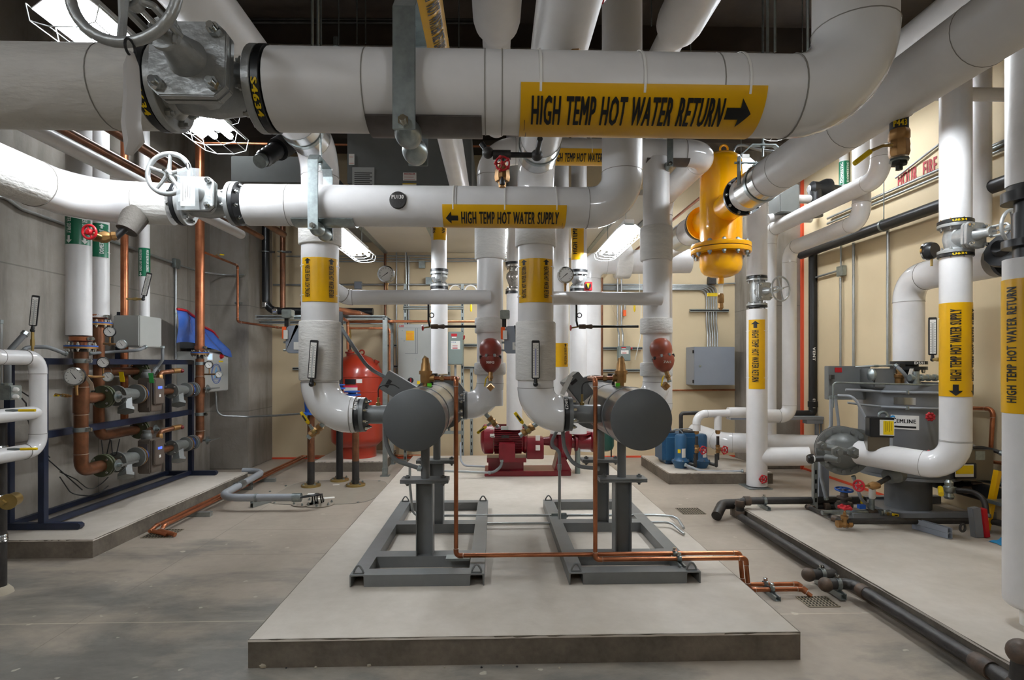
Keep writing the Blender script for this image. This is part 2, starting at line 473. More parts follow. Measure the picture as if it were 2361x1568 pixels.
def pad(x0, x1, y0, y1, h, name, label):
    t = thing(name, label, 'concrete pad')
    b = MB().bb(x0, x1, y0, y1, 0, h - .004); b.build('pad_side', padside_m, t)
    # slightly rounded, ragged trowelled top
    n = 40; rnd = random.Random(int(x0 * 100)); vs = []; 
    def edge(p, q, k):
        return [V(p) + (V(q) - V(p)) * (i / k) for i in range(k)]
    ring = edge((x0, y0, 0), (x1, y0, 0), n) + edge((x1, y0, 0), (x1, y1, 0), n) + edge((x1, y1, 0), (x0, y1, 0), n) + edge((x0, y1, 0), (x0, y0, 0), n)
    cx, cy = (x0 + x1) / 2, (y0 + y1) / 2; m = len(ring); rr = []
    for off, z in ((.003, h - .016), (.0, h - .006), (-.014, h)):
        out = []
        for p in ring:
            dx = math.copysign(1, p.x - cx) if min(abs(p.x - x0), abs(p.x - x1)) < 1e-4 else 0
            dy = math.copysign(1, p.y - cy) if min(abs(p.y - y0), abs(p.y - y1)) < 1e-4 else 0
            j = rnd.uniform(-.0025, .0025); out.append(V((p.x + dx * (off + j), p.y + dy * (off + j), z)))
        rr.append(out)
    MB().rings(rr).build('pad_top', padtop_m, t)
    return t
PADF, PADL, PADR_, PADB = 2.94, X_(572, 2.94), 1.60, 8.75
pad(PADL, PADR_, PADF, PADB, .15, 'housekeeping_pad', 'large raised concrete pad carrying both heat exchangers and the maroon pump')
pad(-4.19, -3.22, 4.65, 7.5, .15, 'housekeeping_pad', 'long concrete pad by the left wall under the navy pipe frame')
pad(2.42, 4.54, .6, 5.8, .15, 'housekeeping_pad', 'wide concrete pad on the right under the gray water heater')
pad(2.24, 3.6, 7.28, 8.68, .15, 'housekeeping_pad', 'small concrete pad under the blue condensate pumps')
pad(-2.62, -1.62, 8.27, 9.36, .15, 'housekeeping_pad', 'small concrete pad under the red expansion tank')

# ---------------------------------------------------------------- fluorescent strip lights with wire guards
def strip_light(x, y0, y1, z, label, tube=None, zt=None):
    t = thing('strip_light', label, 'light fixture', 'wire guarded strip lights')
    L = y1 - y0
    MB().bb(x - .05, x + .05, y0, y1, z + .06, z + .12).build('housing', reflector, t, bevel=.004)
    a = MB().prism((0, y0, z + .062), XA, ZA, [(x - .13, -.05), (x - .06, .005), (x + .06, .005), (x + .13, -.05), (x + .13, -.045), (x + .06, .012), (x - .06, .012), (x - .13, -.045)], L, YA)
    a.build('reflector', reflector, t)
    for dx in (-.045, .045): MB().cyl((x + dx, y0 + .02, z + .025), (x + dx, y1 - .02, z + .025), .018, n=12).build('fluorescent_tube', tube or tube_light, t)
    g = MB(); prof = [(-.135, .02), (-.12, -.045), (-.05, -.065), (.05, -.065), (.12, -.045), (.135, .02)]
    for dx, dz in prof: g.tube([(x + dx, y0 - .02, z + dz), (x + dx, y1 + .02, z + dz)], .0022, 5)
    k = 9
    for i in range(k + 1):
        y = y0 - .02 + (L + .04) * i / k; g.tube([(x + dx, y, z + dz) for dx, dz in prof], .0022, 5)
    g.build('wire_guard', wire_white, t)
    for yy in (y0 + .15, y1 - .15): MB().cyl((x, yy, z + .12), (x, yy, zt or ZC), .004, n=6).build('hanger_rod', galv, t)
    return t
LIGHTS = [
    (-1.62, 2.2, 3.45, 2.88, 'wire guarded strip light glowing at upper left behind the big handwheel'),
    (-1.62, 5.85, 7.1, 2.88, 'wire guarded strip light glowing behind the left white riser'),
    (1.34, 5.65, 6.9, 2.88, 'wire guarded strip light glowing between the risers right of centre'),
]
for a in LIGHTS: strip_light(*a, zt=3.36 if a[1] > 5 else None)
for x, y0, z in ((-1.62, -1.4, 2.9), (1.34, -1.4, 2.9), (2.75, 3.15, 3.33), (-3.4, -1.4, 3.3), (3.4, 5.6, 4.35), (-3.0, 5.2, 4.3), (0.1, 7.2, 3.2), (3.3, 7.4, 4.2)):  # unseen fixtures, added to brighten the room, its side bays and the back
    strip_light(x, y0, y0 + 1.25, z, 'unseen wire guarded strip light added to brighten the room', tube_dim if y0 == -1.4 else None, zt=3.36 if x == .1 else None)

# ---------------------------------------------------------------- insulated pipes
def pipe(label, pts, R, r, m=jacket, elbows=True, seams=(), name='insulated_pipe', cat='pipe', group=None, em=None, n=28, sleeves=(), ext=.02, cov=.0025):
    """insulated run with fitted elbow covers, seam rings and thicker sleeves as parts"""
    t = thing(name, label, cat, group); ext = max(ext, .003)
    pts = [V(p) for p in pts]
    MB().tube(route(pts, R, 9), r, n).build('pipe_jacket', m, t)
    if elbows:
        for i in range(1, len(pts) - 1):
            q = bend_only(pts, R[i - 1] if isinstance(R, (list, tuple)) else R, i, ext)
            MB().tube(q, r + cov, n).build('elbow_cover', em or pvc, t)
            for a, b in ((q[0], q[1]), (q[-1], q[-2])):
                d = (a - b).normalized(); MB().lathe(a, d, [(-.0015, r), (-.0015, r + cov + .0012), (.0015, r + cov + .0012), (.0015, r)], n, False).build('seam', seam, t)
    for c, d in seams:
        MB().lathe(c, d, [(-.0014, r * .99), (-.0014, r + .0016), (.0014, r + .0016), (.0014, r * .99)], n, False).build('seam', seam, t)
    for a, b, rr in sleeves:
        a, b = V(a), V(b); L = (b - a).length; q = .012
        MB().lathe(a, b - a, [(0, r * .9), (0, rr - q), (.003, rr - q * .4), (q, rr), (L - q, rr), (L - .003, rr - q * .4), (L, rr - q), (L, r * .9)], n, False).build('insulation_sleeve', canvas, t)
    return t
def ties(t, c, A, B, C, r, ss, a0, a1, w=.0035):
    for q in ss:
        MB().sheet(c, A, B, C, r + .0016, q - w, q + w, a0, a1, 20, 2, .0022).build('strap', white, t)
def run_banner(t, c, A, B, C, r, s0, s1, text, arrow, a=(-11, -118), ta=(-67, -27), tie=(.08, .5, .93), field=banner, txt=ink, tieang=(100, -22), sx=None):
    """long label lying along a pipe, reading along A; angles in degrees from B (towards the viewer) to C (up)"""
    L = s1 - s0
    MBb = MB().sheet(c, A, B, C, r + .002, s0, s1, D(a[0]), D(a[1]), 24, 2, .0012).build('pipe_label', field, t)
    tx = MB(); h0, h1 = D(ta[0]), D(ta[1])
    if arrow > 0: ts, te, as_, ae = s0 + L * .045, s0 + L * .835, s0 + L * .845, s0 + L * .95
    else: ts, te, as_, ae = s0 + L * .15, s0 + L * .94, s0 + L * .125, s0 + L * .025
    text_wrap(tx, text, c, A, B, C, r + .004, ts, te, h0, h1)
    arrow_wrap(tx, c, A, B, C, r + .004, as_, ae, h0, h1)
    for k in (0, 1):
        e = s0 + L * (.018 if arrow > 0 else .975) + k * .006
        tx.sheet(c, A, B, C, r + .004, e, e + .0015, D(-60 - 25 * k), D(-80 - 25 * k), 6, 2, .0006)
    tx.build('lettering', txt, MBb)
    ties(t, c, A, B, C, r, [s0 + L * q for q in tie], D(tieang[0]), D(tieang[1]))
def riser_banner(t, x, y, r, z0, z1, text, cols, arrow=1, half=75, face=None, field=banner, txt=ink, ties_=True, down=False, th=.22, arr=.13):
    """label round a vertical pipe; cols = centre angles (deg, + is to the right) of the lines of text, with the way they read"""
    c = V((x, y, 0)); B = V((-x, -y, 0)).normalized() if face is None else V(face).normalized(); C = V((-B.y, B.x, 0))   # C to the viewer's right
    L = z1 - z0
    f = MB().sheet(c, ZA, B, C, r + .002, z0, z1, D(-half), D(half), 24, 2, .0012).build('pipe_label', field, t)
    tx = MB(); hw = th / 2
    for ang, up in cols:
        al = L * arr; zt0, zt1 = (z0 + L * .1, z1 - al - L * .05) if arrow > 0 else (z0 + al + L * .05, z1 - L * .07)
        if arrow == 0: zt0, zt1 = z0 + L * .08, z1 - L * .06
        if up: text_wrap(tx, text, c, ZA, B, -C, r + .004, zt0, zt1, -D(ang) - hw / 1, -D(ang) + hw / 1)
        else: text_wrap(tx, text, c, -ZA, B, C, r + .004, -zt1, -zt0, D(ang) - hw, D(ang) + hw)
        if arrow > 0: arrow_wrap(tx, c, ZA, B, C, r + .004, z1 - al - L * .02, z1 - L * .02, D(ang) - hw * 1.3, D(ang) + hw * 1.3)
        if arrow < 0: arrow_wrap(tx, c, ZA, B, C, r + .004, z0 + al + L * .01, z0 + L * .01, D(ang) - hw * 1.3, D(ang) + hw * 1.3)
    tx.build('lettering', txt, f)
    if ties_:
        for z in (z0 + L * .16, z1 - L * .16):
            MB().sheet(c, ZA, B, C, r + .003, z - .003, z + .003, D(half - 8), D(360 - half + 8), 24, 2, .002).build('strap', white, t)

# --- high temperature return, nearest the camera
YR, rR = 1.75, .12
zr = 2.383
xe = 1.125
ret = pipe('thick white overhead pipe with the long RETURN banner, turning up at right', [(-.665, YR, zr), (xe, YR, zr), (xe, YR, ZC)], .21, rR,
           seams=[((X_(q, YR - .1), YR, zr), XA) for q in (835, 1118, 1158, 1668)], ext=.0)
cR = V((0, YR, zr))
run_banner(ret, cR, XA, -YA, ZA, rR, X_(1200, YR - .09), X_(1760, YR - .09), 'HIGH TEMP HOT WATER RETURN', 1)
MB().sheet(cR, XA, -YA, ZA, rR + .003, X_(838, YR - .09), X_(1110, YR - .09), D(-54), D(-140), 16, 2, .009).build('saddle_shield', bare, ret)
ret2 = pipe('thick white overhead pipe left of the large silver gate valve', [(-2.6, YR, zr), (-1.025, YR, zr)], .2, rR, elbows=False, m=canvas,
            seams=[((X_(q, YR - .1), YR, zr), XA) for q in (205,)])
# --- high temperature supply
YS, rS, zs = 3.36, .118, 2.478
sup = pipe('white pipe with the long SUPPLY banner, second from the camera', [(-1.44, YS, zs), (X_(1434, YS), YS, zs), (X_(1434, YS), YS, ZC)], .19, rS,
           seams=[((X_(q, YS - .1), YS, zs), XA) for q in (655, 1052)], ext=.02)
cS = V((0, YS, zs))
run_banner(sup, cS, XA, -YA, ZA, rS, X_(1020, YS - .1), X_(1306, YS - .1), 'HIGH TEMP HOT WATER SUPPLY', -1, a=(-9, -112), ta=(-65, -27), tie=(.085, .5, .92))
MB().sheet(cS, XA, -YA, ZA, rS + .001, X_(668, YS - .09), X_(812, YS - .09), D(-50), D(-140), 16, 2, .008).build('saddle_shield', galv, sup)
pl = P(918, 462, YS - .11)
q = MB().lathe(pl + V((0, .03, 0)), -YA, [(0, .05), (.035, .05), (.045, .046), (.048, .0)], 24).build('pipe_plug', iron, sup)
text_flat(m_ := MB(), 'PU130', pl + V((-.034, -.0185, .004)), XA, ZA, .068, .022, lift=.0005); m_.build('handwriting', paper, q)
sup2 = pipe('white pipe curving from the left foreground to the bagged gate valve', [(-2.36, .2, zs), (-2.36, YS - .06, zs), (-1.87, YS, zs)], .3, rS, m=canvas, ext=.05)

def hanger(X, Yc, z, r, label, rodx=0, w=.035, deep=1, thick=.006, top=None, rm=galv, yo=.045, ztop=None):
    """clevis roller hanger: two straps, a bolt under the pipe with spool rollers and a threaded rod"""
    t = thing('pipe_hanger', label, 'pipe hanger')
    f, b = Yc - r - yo, Yc + r + yo; zb = z - r - .035; zt = z + r + (.075 if ztop is None else ztop)
    poly = [(f, zb - .02), (f, zt - .04), (f + .035, zt), (b - .035, zt), (b, zt - .04), (b, zb - .02), (b - thick, zb - .02), (b - thick, zt - .042), (b - .037, zt - thick), (f + .037, zt - thick), (f + thick, zt - .042), (f + thick, zb - .02)]
    MB().prism((X - w / 2, 0, 0), YA, ZA, poly, w, XA).build('strap', rm, t, bevel=.0015)
    bl = MB().cyl((X, f - .03, zb), (X, b + .02, zb), .0085, n=10); bl.hexa((X, f - .014, zb), YA, .0165, .014); bl.build('cross_bolt', chrome, t)
    L = (b - f) - .02; y0 = f + .012; prof = [(L * u_, .014 + .026 * math.sin(PI * (u_ * 2 % 1)) ** .8) for u_ in [i / 24 for i in range(25)]]
    MB().lathe((X, y0, zb), YA, prof, 20).build('roller', galv, t)
    k = MB().cyl((X, Yc, zt - .05), (X, Yc, ZC - .02), .0065, n=8); k.hexa((X, Yc, zt), ZA, .014, .012); k.hexa((X, Yc, zt - .02), ZA, .014, .012); k.build('threaded_rod', galv, t)
    return t
hanger(X_(931, 1.6), YR, zr, rR, 'wide steel strap hanger around the near return pipe', w=.064, thick=.008, yo=.03, ztop=.09)
hanger(X_(722, 3.22), YS, zs, rS, 'galvanized strap hanger around the supply pipe at left', w=.058, yo=.03, ztop=.14)

# --- risers to the heat exchangers
YN, YFA = 3.87, 4.69      # near and far nozzles
def xr(a, b, Y): return X_((a + b) / 2, Y)
zn = 1.211
xn1, xn2 = X_(738, YN), X_(1235, YN)
xf1, xf2 = X_(1130, YFA), X_(1513, YFA)
rn, rf = .122, .108
HXX = (-.490, .893); HXR = .188; HXY = 3.45
fl1, fl2 = X_(822, YN), X_(1297, YN)
for i, (xx, fx, ls) in enumerate(((xn1, fl1, 'left'), (xn2, fl2, 'right'))):
    ZH = (3.0, 2.91)[i]
    t = pipe('white %s near riser with a yellow HEATING HOT WATER RETURN label' % ls if i == 0 else 'white near riser in the middle with a yellow HEATING HOT WATER RETURN label',
             [(xx, .4, ZH), (xx, YN, ZH), (xx, YN, zn), (fx, YN, zn)], [.19, .215], rn, ext=.0,
             sleeves=[((xx, YN, Z_(742, YN)), (xx, YN, Z_(877, YN)), .137), ((xx, YN, Z_(570, YN)), (xx, YN, ZH - .3), .14)])
    riser_banner(t, xx, YN, rn, Z_(697, YN - .1), Z_(596, YN - .1), 'HEATING HOT WATER RETURN', [(-38, True), (34, False)], 1, half=62, th=.3)
    MB().lathe((xx, 3.4, ZH), YA, [(0, rn), (0, rn + .004), (.27, rn + .004), (.27, rn)], 28, False).build('saddle_band', alum, t)
    MB().lathe((xx, 3.5, ZH), YA, [(0, rn + .003), (0, rn + .009), (.035, rn + .009), (.035, rn + .003)], 28, False).build('hanger_band', galv, t)
    MB().bb(xx + rn, xx + rn + .006, 3.5, 3.54, ZH - .02, ZH + .2).bb(xx - .003, xx + .003, 3.5, 3.54, ZH + rn, ZH + rn + .3).build('hanger_strap', galv, t)
za = Z_(367, YFA)
hd = pipe('white header pipe behind the supply pipe, joined by both far risers', [(xf1, YFA, zn), (xf1, YFA, 3.306), (1.76, YFA, 3.306), (1.76, 5.97, 3.306), (1.76, 5.97, .95), (1.1, 6.1, .95)], [.2, .18, .18, .18], rf, ext=.01,
          sleeves=[((xf1, YFA, Z_(733, YFA)), (xf1, YFA, Z_(769, YFA)), .127), ((xf1, YFA, Z_(600, YFA)), (xf1, YFA, Z_(520, YFA)), .127), ((xf1, YFA, Z_(864, YFA)), (xf1, YFA, Z_(836, YFA)), .13)])
run_banner(hd, V((0, YFA, 3.306)), XA, -YA, ZA, rf, X_(1265, YFA - .1), X_(1465, YFA - .1), 'HIGH TEMP HOT WATER RETURN', 1, a=(-6, -95), ta=(-62, -24), tie=(.1, .5, .9))
MB().sheet((0, YFA, 3.306), XA, -YA, ZA, rf + .001, X_(1486, YFA), X_(1584, YFA), D(-40), D(-140), 14, 2, .003).build('saddle_shield', bare, hd)
hanger(X_(1545, YFA - .15), YFA, 3.306, rf, 'dark strap hanger on the header pipe beside the yellow vessel', w=.05)
def nozzle_elbow(xx, label):
    return pipe(label, [(xx, YFA, 3.25), (xx, YFA, zn), (xx - .22, YFA, zn)], .19, rf, ext=.0,
          sleeves=[((xx, YFA, Z_(733, YFA)), (xx, YFA, Z_(770, YFA)), .132), ((xx, YFA, Z_(600, YFA)), (xx, YFA, Z_(521, YFA)), .132), ((xx, YFA, Z_(868, YFA)), (xx, YFA, Z_(836, YFA)), .132)])
nozzle_elbow(xf2, 'white far riser on the right behind the second heat exchanger')
pipe('short white elbow at the foot of the left far riser', [(xf1, YFA, zn + .22), (xf1, YFA, zn), (xf1 - .2, YFA, zn)], .18, rf + .002, ext=.0)
# bypass pipes between risers at mid height
zb_ = Z_(686, YN)
pipe('slim white pipe crossing behind the left riser with a mitred bend', [P(738, 648, 4.22), P(800, 686, 4.42), (xf1, 4.6, Z_(685, 4.6))], .08, .057, ext=.0)
pipe('slim white pipe linking the middle near riser to the right far riser', [(xn2, YN + .2, Z_(688, YN + .2)), (X_(1300, 4.5), 4.5, Z_(687, 4.5)), (xf2, 4.55, Z_(688, 4.55))], .1, .052, elbows=False)
# --- pipes along the room, upper level
yp_ = pipe('white pipe with a yellow band running away under the ceiling left of centre', [(-.37, .6, 3.39), (-.37, 6.1, 3.39), (-.37, 6.1, ZC)], .15, .1)
run_banner(yp_, V((-.37, 0, 3.39)), YA, -ZA, XA, .1, 2.5, 3.34, 'HIGH TEMP HOT WATER RETURN', 1, a=(-115, 115), ta=(18, 62), tie=(.1, .9), tieang=(250, 100))
def ypipe_reducer(x, label):
    t = thing('insulated_pipe', label, 'pipe')
    z = 3.96
    MB().lathe((x, .4, z), YA, [(0, .165), (3.55, .165), (3.62, .155), (3.7, .12), (3.75, .105), (5.4, .105)], 28).build('pipe_jacket', jacket, t)
    return t
ypipe_reducer(.01, 'wide white pipe under the ceiling, tapering toward the middle of the room')
ypipe_reducer(1.3, 'wide white pipe under the ceiling, tapering right of the red handwheel')
pipe('long white pipe crossing the room high under the ceiling', [(-4.0, 5.35, 4.37), (2.6, 5.35, 4.37)], .1, .14, elbows=False)
# big diagonal pipe to the yellow separator
XD, ZD, rD = 2.06, 2.95, .142
dg_ = pipe('thick white pipe running overhead at right into the yellow air separator', [(XD, .5, ZD), (XD, 4.62, ZD)], .1, rD, elbows=False, seams=[((XD, y, ZD), YA) for y in (2.35, 3.25, 4.0)])
MB().lathe((XD, 4.2, ZD), YA, [(0, rD), (0, rD + .004), (.32, rD + .004), (.32, rD)], 30, False).build('saddle_band', alum, dg_)
MB().lathe((XD, 4.3, ZD), YA, [(0, rD + .004), (0, rD + .01), (.04, rD + .01), (.04, rD + .004)], 30, False).build('hanger_band', galv, dg_)
dg2 = pipe('white pipe leaving the far side of the yellow air separator', [(XD, 5.72, ZD), (XD, 7.2, ZD), (XD, 7.2, 4.8)], .25, rD)
MB().lathe((XD, 5.98, ZD), YA, [(0, rD), (0, rD + .004), (.3, rD + .004), (.3, rD)], 30, False).build('saddle_band', alum, dg2)
pipe('white pipe running overhead at right above the thick one', [(2.45, .4, 3.45), (2.45, 4.0, 3.45), (2.45, 4.0, ZC)], .2, .098)
# --- right side pipes
zv1 = 3.33
pipe('white pipe descending at right, bending up near the brass valve, upper of two', [(3.66, 7.5, .62), (3.66, 7.5, zv1), (3.66, 5.3, zv1), (3.66, 5.3, ZC)], .16, .088)
pipe('white pipe descending at right beside the column, lower of two', [(3.45, 7.25, .88), (3.8, 7.25, .88), (3.8, 7.25, 3.04), (3.8, 5.8, 3.04), (3.8, 5.8, ZC)], [.12, .16, .16], .086)
YC, XC_, rC = 7.1, X_(1745, 7.1), .124
colr = pipe('white riser with a vertical HIGH TEMP HOT WATER RETURN label and a gate valve', [(XC_, YC, .02), (XC_, YC, Z_(712, YC))], .1, rC, elbows=False)
riser_banner(colr, XC_, YC, rC, Z_(897, YC), Z_(737, YC), 'HIGH TEMP HOT WATER RETURN', [(-8, False)], 1, half=48, face=(-.42, -.9, 0), th=.62, arr=.1)
pipe('upper length of the white riser above its gate valve', [(XC_, YC, Z_(634, YC)), (XC_, YC, 3.77), (XC_, 5.2, 3.77)], .18, rC)
pipe('short white pipe from the labelled riser toward the gray control valve', [(XC_, YC, .38), (X_(1866, 6.9), 6.9, .42)], .1, .115, elbows=False, em=canvas)
# column with SUPPLY label
YT, rT = 4.3, .104; XT = X_(2203, YT)
s_ = pipe('white column with the vertical SUPPLY label, its foot curving left', [(XT, YT, Z_(588, YT)), (XT, YT, .74), (3.14, 5.0, .78)], .2, rT, ext=.0, seams=[((XT, YT, Z_(1020, YT)), ZA)])
riser_banner(s_, XT, YT, rT, Z_(917, YT - .1), Z_(693, YT - .1), 'HIGH TEMP HOT WATER SUPPLY', [(-5, True), (75, True)], -1, half=82, face=(-.55, -.83, 0), th=.64, arr=.12)
pipe('upper length of the SUPPLY column above the gate valve', [(XT, YT, Z_(500, YT)), (XT, YT, ZC)], .1, rT, elbows=False)
pipe('gray-white pipe behind the SUPPLY column', [(X_(2263, ZC), ZC, Z_(515, ZC)), (X_(2263, ZC), ZC, ZC)], .1, .075, elbows=False)
pipe('white pipe crossing high at the right edge', [(X_(2150, 4.7), 4.75, Z_(195, 4.7)), (4.5, 4.75, Z_(195, 4.7))], .1, .055, elbows=False)
# right-hand edge column
XE, YE, rE = 2.87, 2.97, .118
e_ = thing('insulated_pipe', 'large white column cut off by the right edge of the view', 'pipe')
MB().lathe((XE, YE, .235), ZA, [(0, .0), (.0, .06), (.01, .09), (.03, .112), (.05, rE), (Z_(590, YE) - .235, rE)], 30).build('pipe_jacket', jacket, e_)
MB().cyl((XE, YE, .15), (XE, YE, .25), .045).build('support_stub', white, e_)
riser_banner(e_, XE, YE, rE, Z_(960, YE - .1), Z_(632, YE - .1), 'HIGH TEMP HOT WATER RETURN', [(-38, True), (60, False)], 0, half=88, th=.42, ties_=False)
MB().cyl((XE, YE, Z_(415, YE)), (XE, YE, ZC), rE * .9).build('upper_pipe', jacket, e_)
gv = MB()
for z0, z1, rr in ((590, 560, .075), (562, 545, .122), (545, 500, .08), (500, 480, .08), (480, 455, .07), (455, 430, .125), (430, 405, .1)):
    gv.cyl((XE, YE, Z_(z0, YE)), (XE, YE, Z_(z1, YE)), rr, n=28)
gv.build('flanges', black, e_)
# water heater outlet
YW = 5.3
pipe('white pipe rising from the gray water heater and bending toward the camera', [(3.93, YW, Z_(832, YW)), (3.93, YW, 2.36), (3.93, 4.35, 2.36)], .2, .128)

# --- centre background risers
def back_riser(px, Y, r, y0, y1, label, **k):
    x = X_(px, Y); return pipe(label, [(x, Y, Z_(y0, Y)), (x, Y, Z_(y1, Y) if y1 else ZC)], .1, r, elbows=False, **k), x
o1, x1_ = back_riser(1013, 6.9, .1, 862, 668, 'white background riser left of centre, below its silver valve')
o2, _ = back_riser(1012, 6.9, .094, 622, None, 'white background riser left of centre with RETURN label, above its valve')
riser_banner(o2, x1_, 6.9, .094, Z_(553, 6.8), Z_(395, 6.8), 'HIGH TEMP HOT WATER RETURN', [(-40, False), (30, False)], 1, half=62, th=.45, ties_=False)
o3, _ = back_riser(1186, 7.2, .1, 990, 678, 'white background riser into the maroon pump, below its clear-wrapped valve')
o4, _ = back_riser(1184, 7.2, .09, 605, None, 'white background riser above the clear-wrapped valve')
o5, x5_ = back_riser(1290, 7.2, .118, 1000, None, 'white background riser with a small yellow label, right of the middle riser')
riser_banner(o5, x5_, 7.2, .118, Z_(846, 7.1), Z_(791, 7.1), 'HEATING HOT WATER RETURN', [(-38, True), (38, False)], 1, half=60, th=.3)
o6, x6_ = back_riser(1333, 6.9, .105, 1000, 672, 'white background riser below the valve beside the round gauge')
o7, _ = back_riser(1335, 6.9, .094, 622, None, 'white background riser above the valve beside the round gauge, labelled HIGH TEMP HOT')
riser_banner(o7, x6_, 6.9, .096, Z_(597, 6.8), Z_(440, 6.8), 'HIGH TEMP HOT WATER', [(-22, True)], 0, half=62, th=.6, ties_=False)
Yq = 7.9
pipe('white background pipe with a thick flange sleeve, bending down behind the gauge', [(X_(1358, Yq), Yq, .35), (X_(1358, Yq), Yq, Z_(604, Yq)), (X_(1590, Yq), Yq, Z_(600, Yq))], .22, .165,
     sleeves=[((X_(1418, Yq), Yq, Z_(602, Yq)), (X_(1452, Yq), Yq, Z_(602, Yq)), .235)])
# domestic water risers on the left
def left_riser(px, X, r, y0, y1, label, lab=None, **k):
    q = PX(px, 700, X); Y = q.y
    t = pipe(label, [(X, Y, Z_(y0, Y)), (X, Y, 4.9 if not y1 else Z_(y1, Y))], .1, r, elbows=False, **k)
    return t, Y
a1, YL1 = left_riser(182, -3.68, .096, 775, 0, 'white riser with a green DOMESTIC label over the front copper header', sleeves=[((-3.68, 5.03, 3.6), (-3.68, 5.03, 4.6), .115)])
riser_banner(a1, -3.68, YL1, .096, Z_(573, YL1), Z_(440, YL1), 'DOMESTIC HOT WATER SUPPLY', [(-20, False), (48, False)], -1, half=80, field=green, txt=white_ink, th=.4, face=(.2, -1, 0))
a2, YL2 = left_riser(229, -3.95, .085, 735, 0, 'white riser with a green DOMESTIC label, second from the left header')
riser_banner(a2, -3.95, YL2, .085, Z_(600, YL2), Z_(525, YL2), 'DOMESTIC HOT', [(-25, True), (35, True)], 1, half=80, field=green, txt=white_ink, th=.4, face=(.2, -1, 0))
a3, YL3 = left_riser(333, -4.05, .055, 780, 0, 'slim white riser with a green label near the gray box')
riser_banner(a3, -4.05, YL3, .055, Z_(642, YL3), Z_(578, YL3), 'DOMESTIC HOT WATER RETURN', [(-30, True), (40, True)], -1, half=100, field=green, txt=white_ink, th=.5, ties_=False, face=(.4, -1, 0))
l_ = pipe('white pipe loop at the far left edge with two lever valves', [(-3.2, 3.66, ZC), (-3.2, 3.66, Z_(823, 3.66)), (-3.2, 4.08, Z_(826, 4.08)), (-3.2, 4.08, Z_(1032, 4.08)), (-3.2, 2.9, Z_(1032, 4.0) + .0)], .09, .05)
MB().cyl((-3.2, 4.08, Z_(948, 4.08)), (-3.2, 2.9, Z_(948, 4.08)), .046).build('branch_pipe', jacket, l_)
riser_banner(l_, -3.2, 3.66, .05, Z_(563, 3.66), Z_(470, 3.66), 'DOMESTIC HOT WATER RETURN', [(-15, True), (75, True)], 1, half=120, field=green, txt=white_ink, th=.6, ties_=False, face=(.5, -1, 0))
pipe('white pipe running high along the left wall above the supply bend', [(-3.35, 1.5, 3.26), (-3.35, 7.6, 3.26)], .1, .06, elbows=False)
for (x, z, r, lb) in ((-3.0, 3.18, .033, 'bare copper pipe running high along the left side, lower one'), (-2.72, 3.22, .04, 'bare copper pipe with a green band running high along the left side')):
    cp = solo(MB().cyl((x, 2.2, z), (x, 7.4, z), r), 'copper_pipe', copperd, lb, 'pipe')

# ---------------------------------------------------------------- valves
def wheel(c, d, R, m, parent=None, spokes=4, r=.008, name='handwheel', hub=.018, ph=.3, knobs=0):
    d, u, w = frame_of(d); c = V(c); b = MB().torus(c, d, R, r, 40, 10)
    b.lathe(c - d * .012, d, [(0, hub * .8), (.004, hub), (.02, hub), (.026, hub * .6)], 14)
    for k in range(spokes):
        a = 2 * PI * (k / spokes) + ph; e = u * math.cos(a) + w * math.sin(a)
        b.tube([c + e * hub * .6, c + e * R * .55 - d * .002, c + e * R], [r * .95, r * .7, r * .8], 8)
    for k in range(knobs):
        a = 2 * PI * (k / knobs) + ph; e = u * math.cos(a) + w * math.sin(a); b.ball(c + e * R, r * 1.9, d, 8)
    return b.build(name, m, parent)
def flange_ring(c, d, r0, r1, t, m, parent, k=8, name='pipe_flange', bm=None, bR=None, br=.011, out=1):
    b = MB().lathe(c, d, [(0, r0), (0, r1 - .002), (.002, r1), (t - .002, r1), (t, r1 - .002), (t, r0)], 32, False)
    o = b.build(name, m, parent)
    return o
def bolt_set(parent, c, d, R, k, r, h, m=chrome, ph=.5):
    c = V(c); dd, u, w = frame_of(d)
    for j in range(k):
        a = 2 * PI * (j + ph) / k; p = c + (u * math.cos(a) + w * math.sin(a)) * R
        b = MB().hexa(p, dd, r, h); b.cyl(p + dd * h, p + dd * (h + r * .9), r * .55, n=8); b.build('bolt', m, parent)
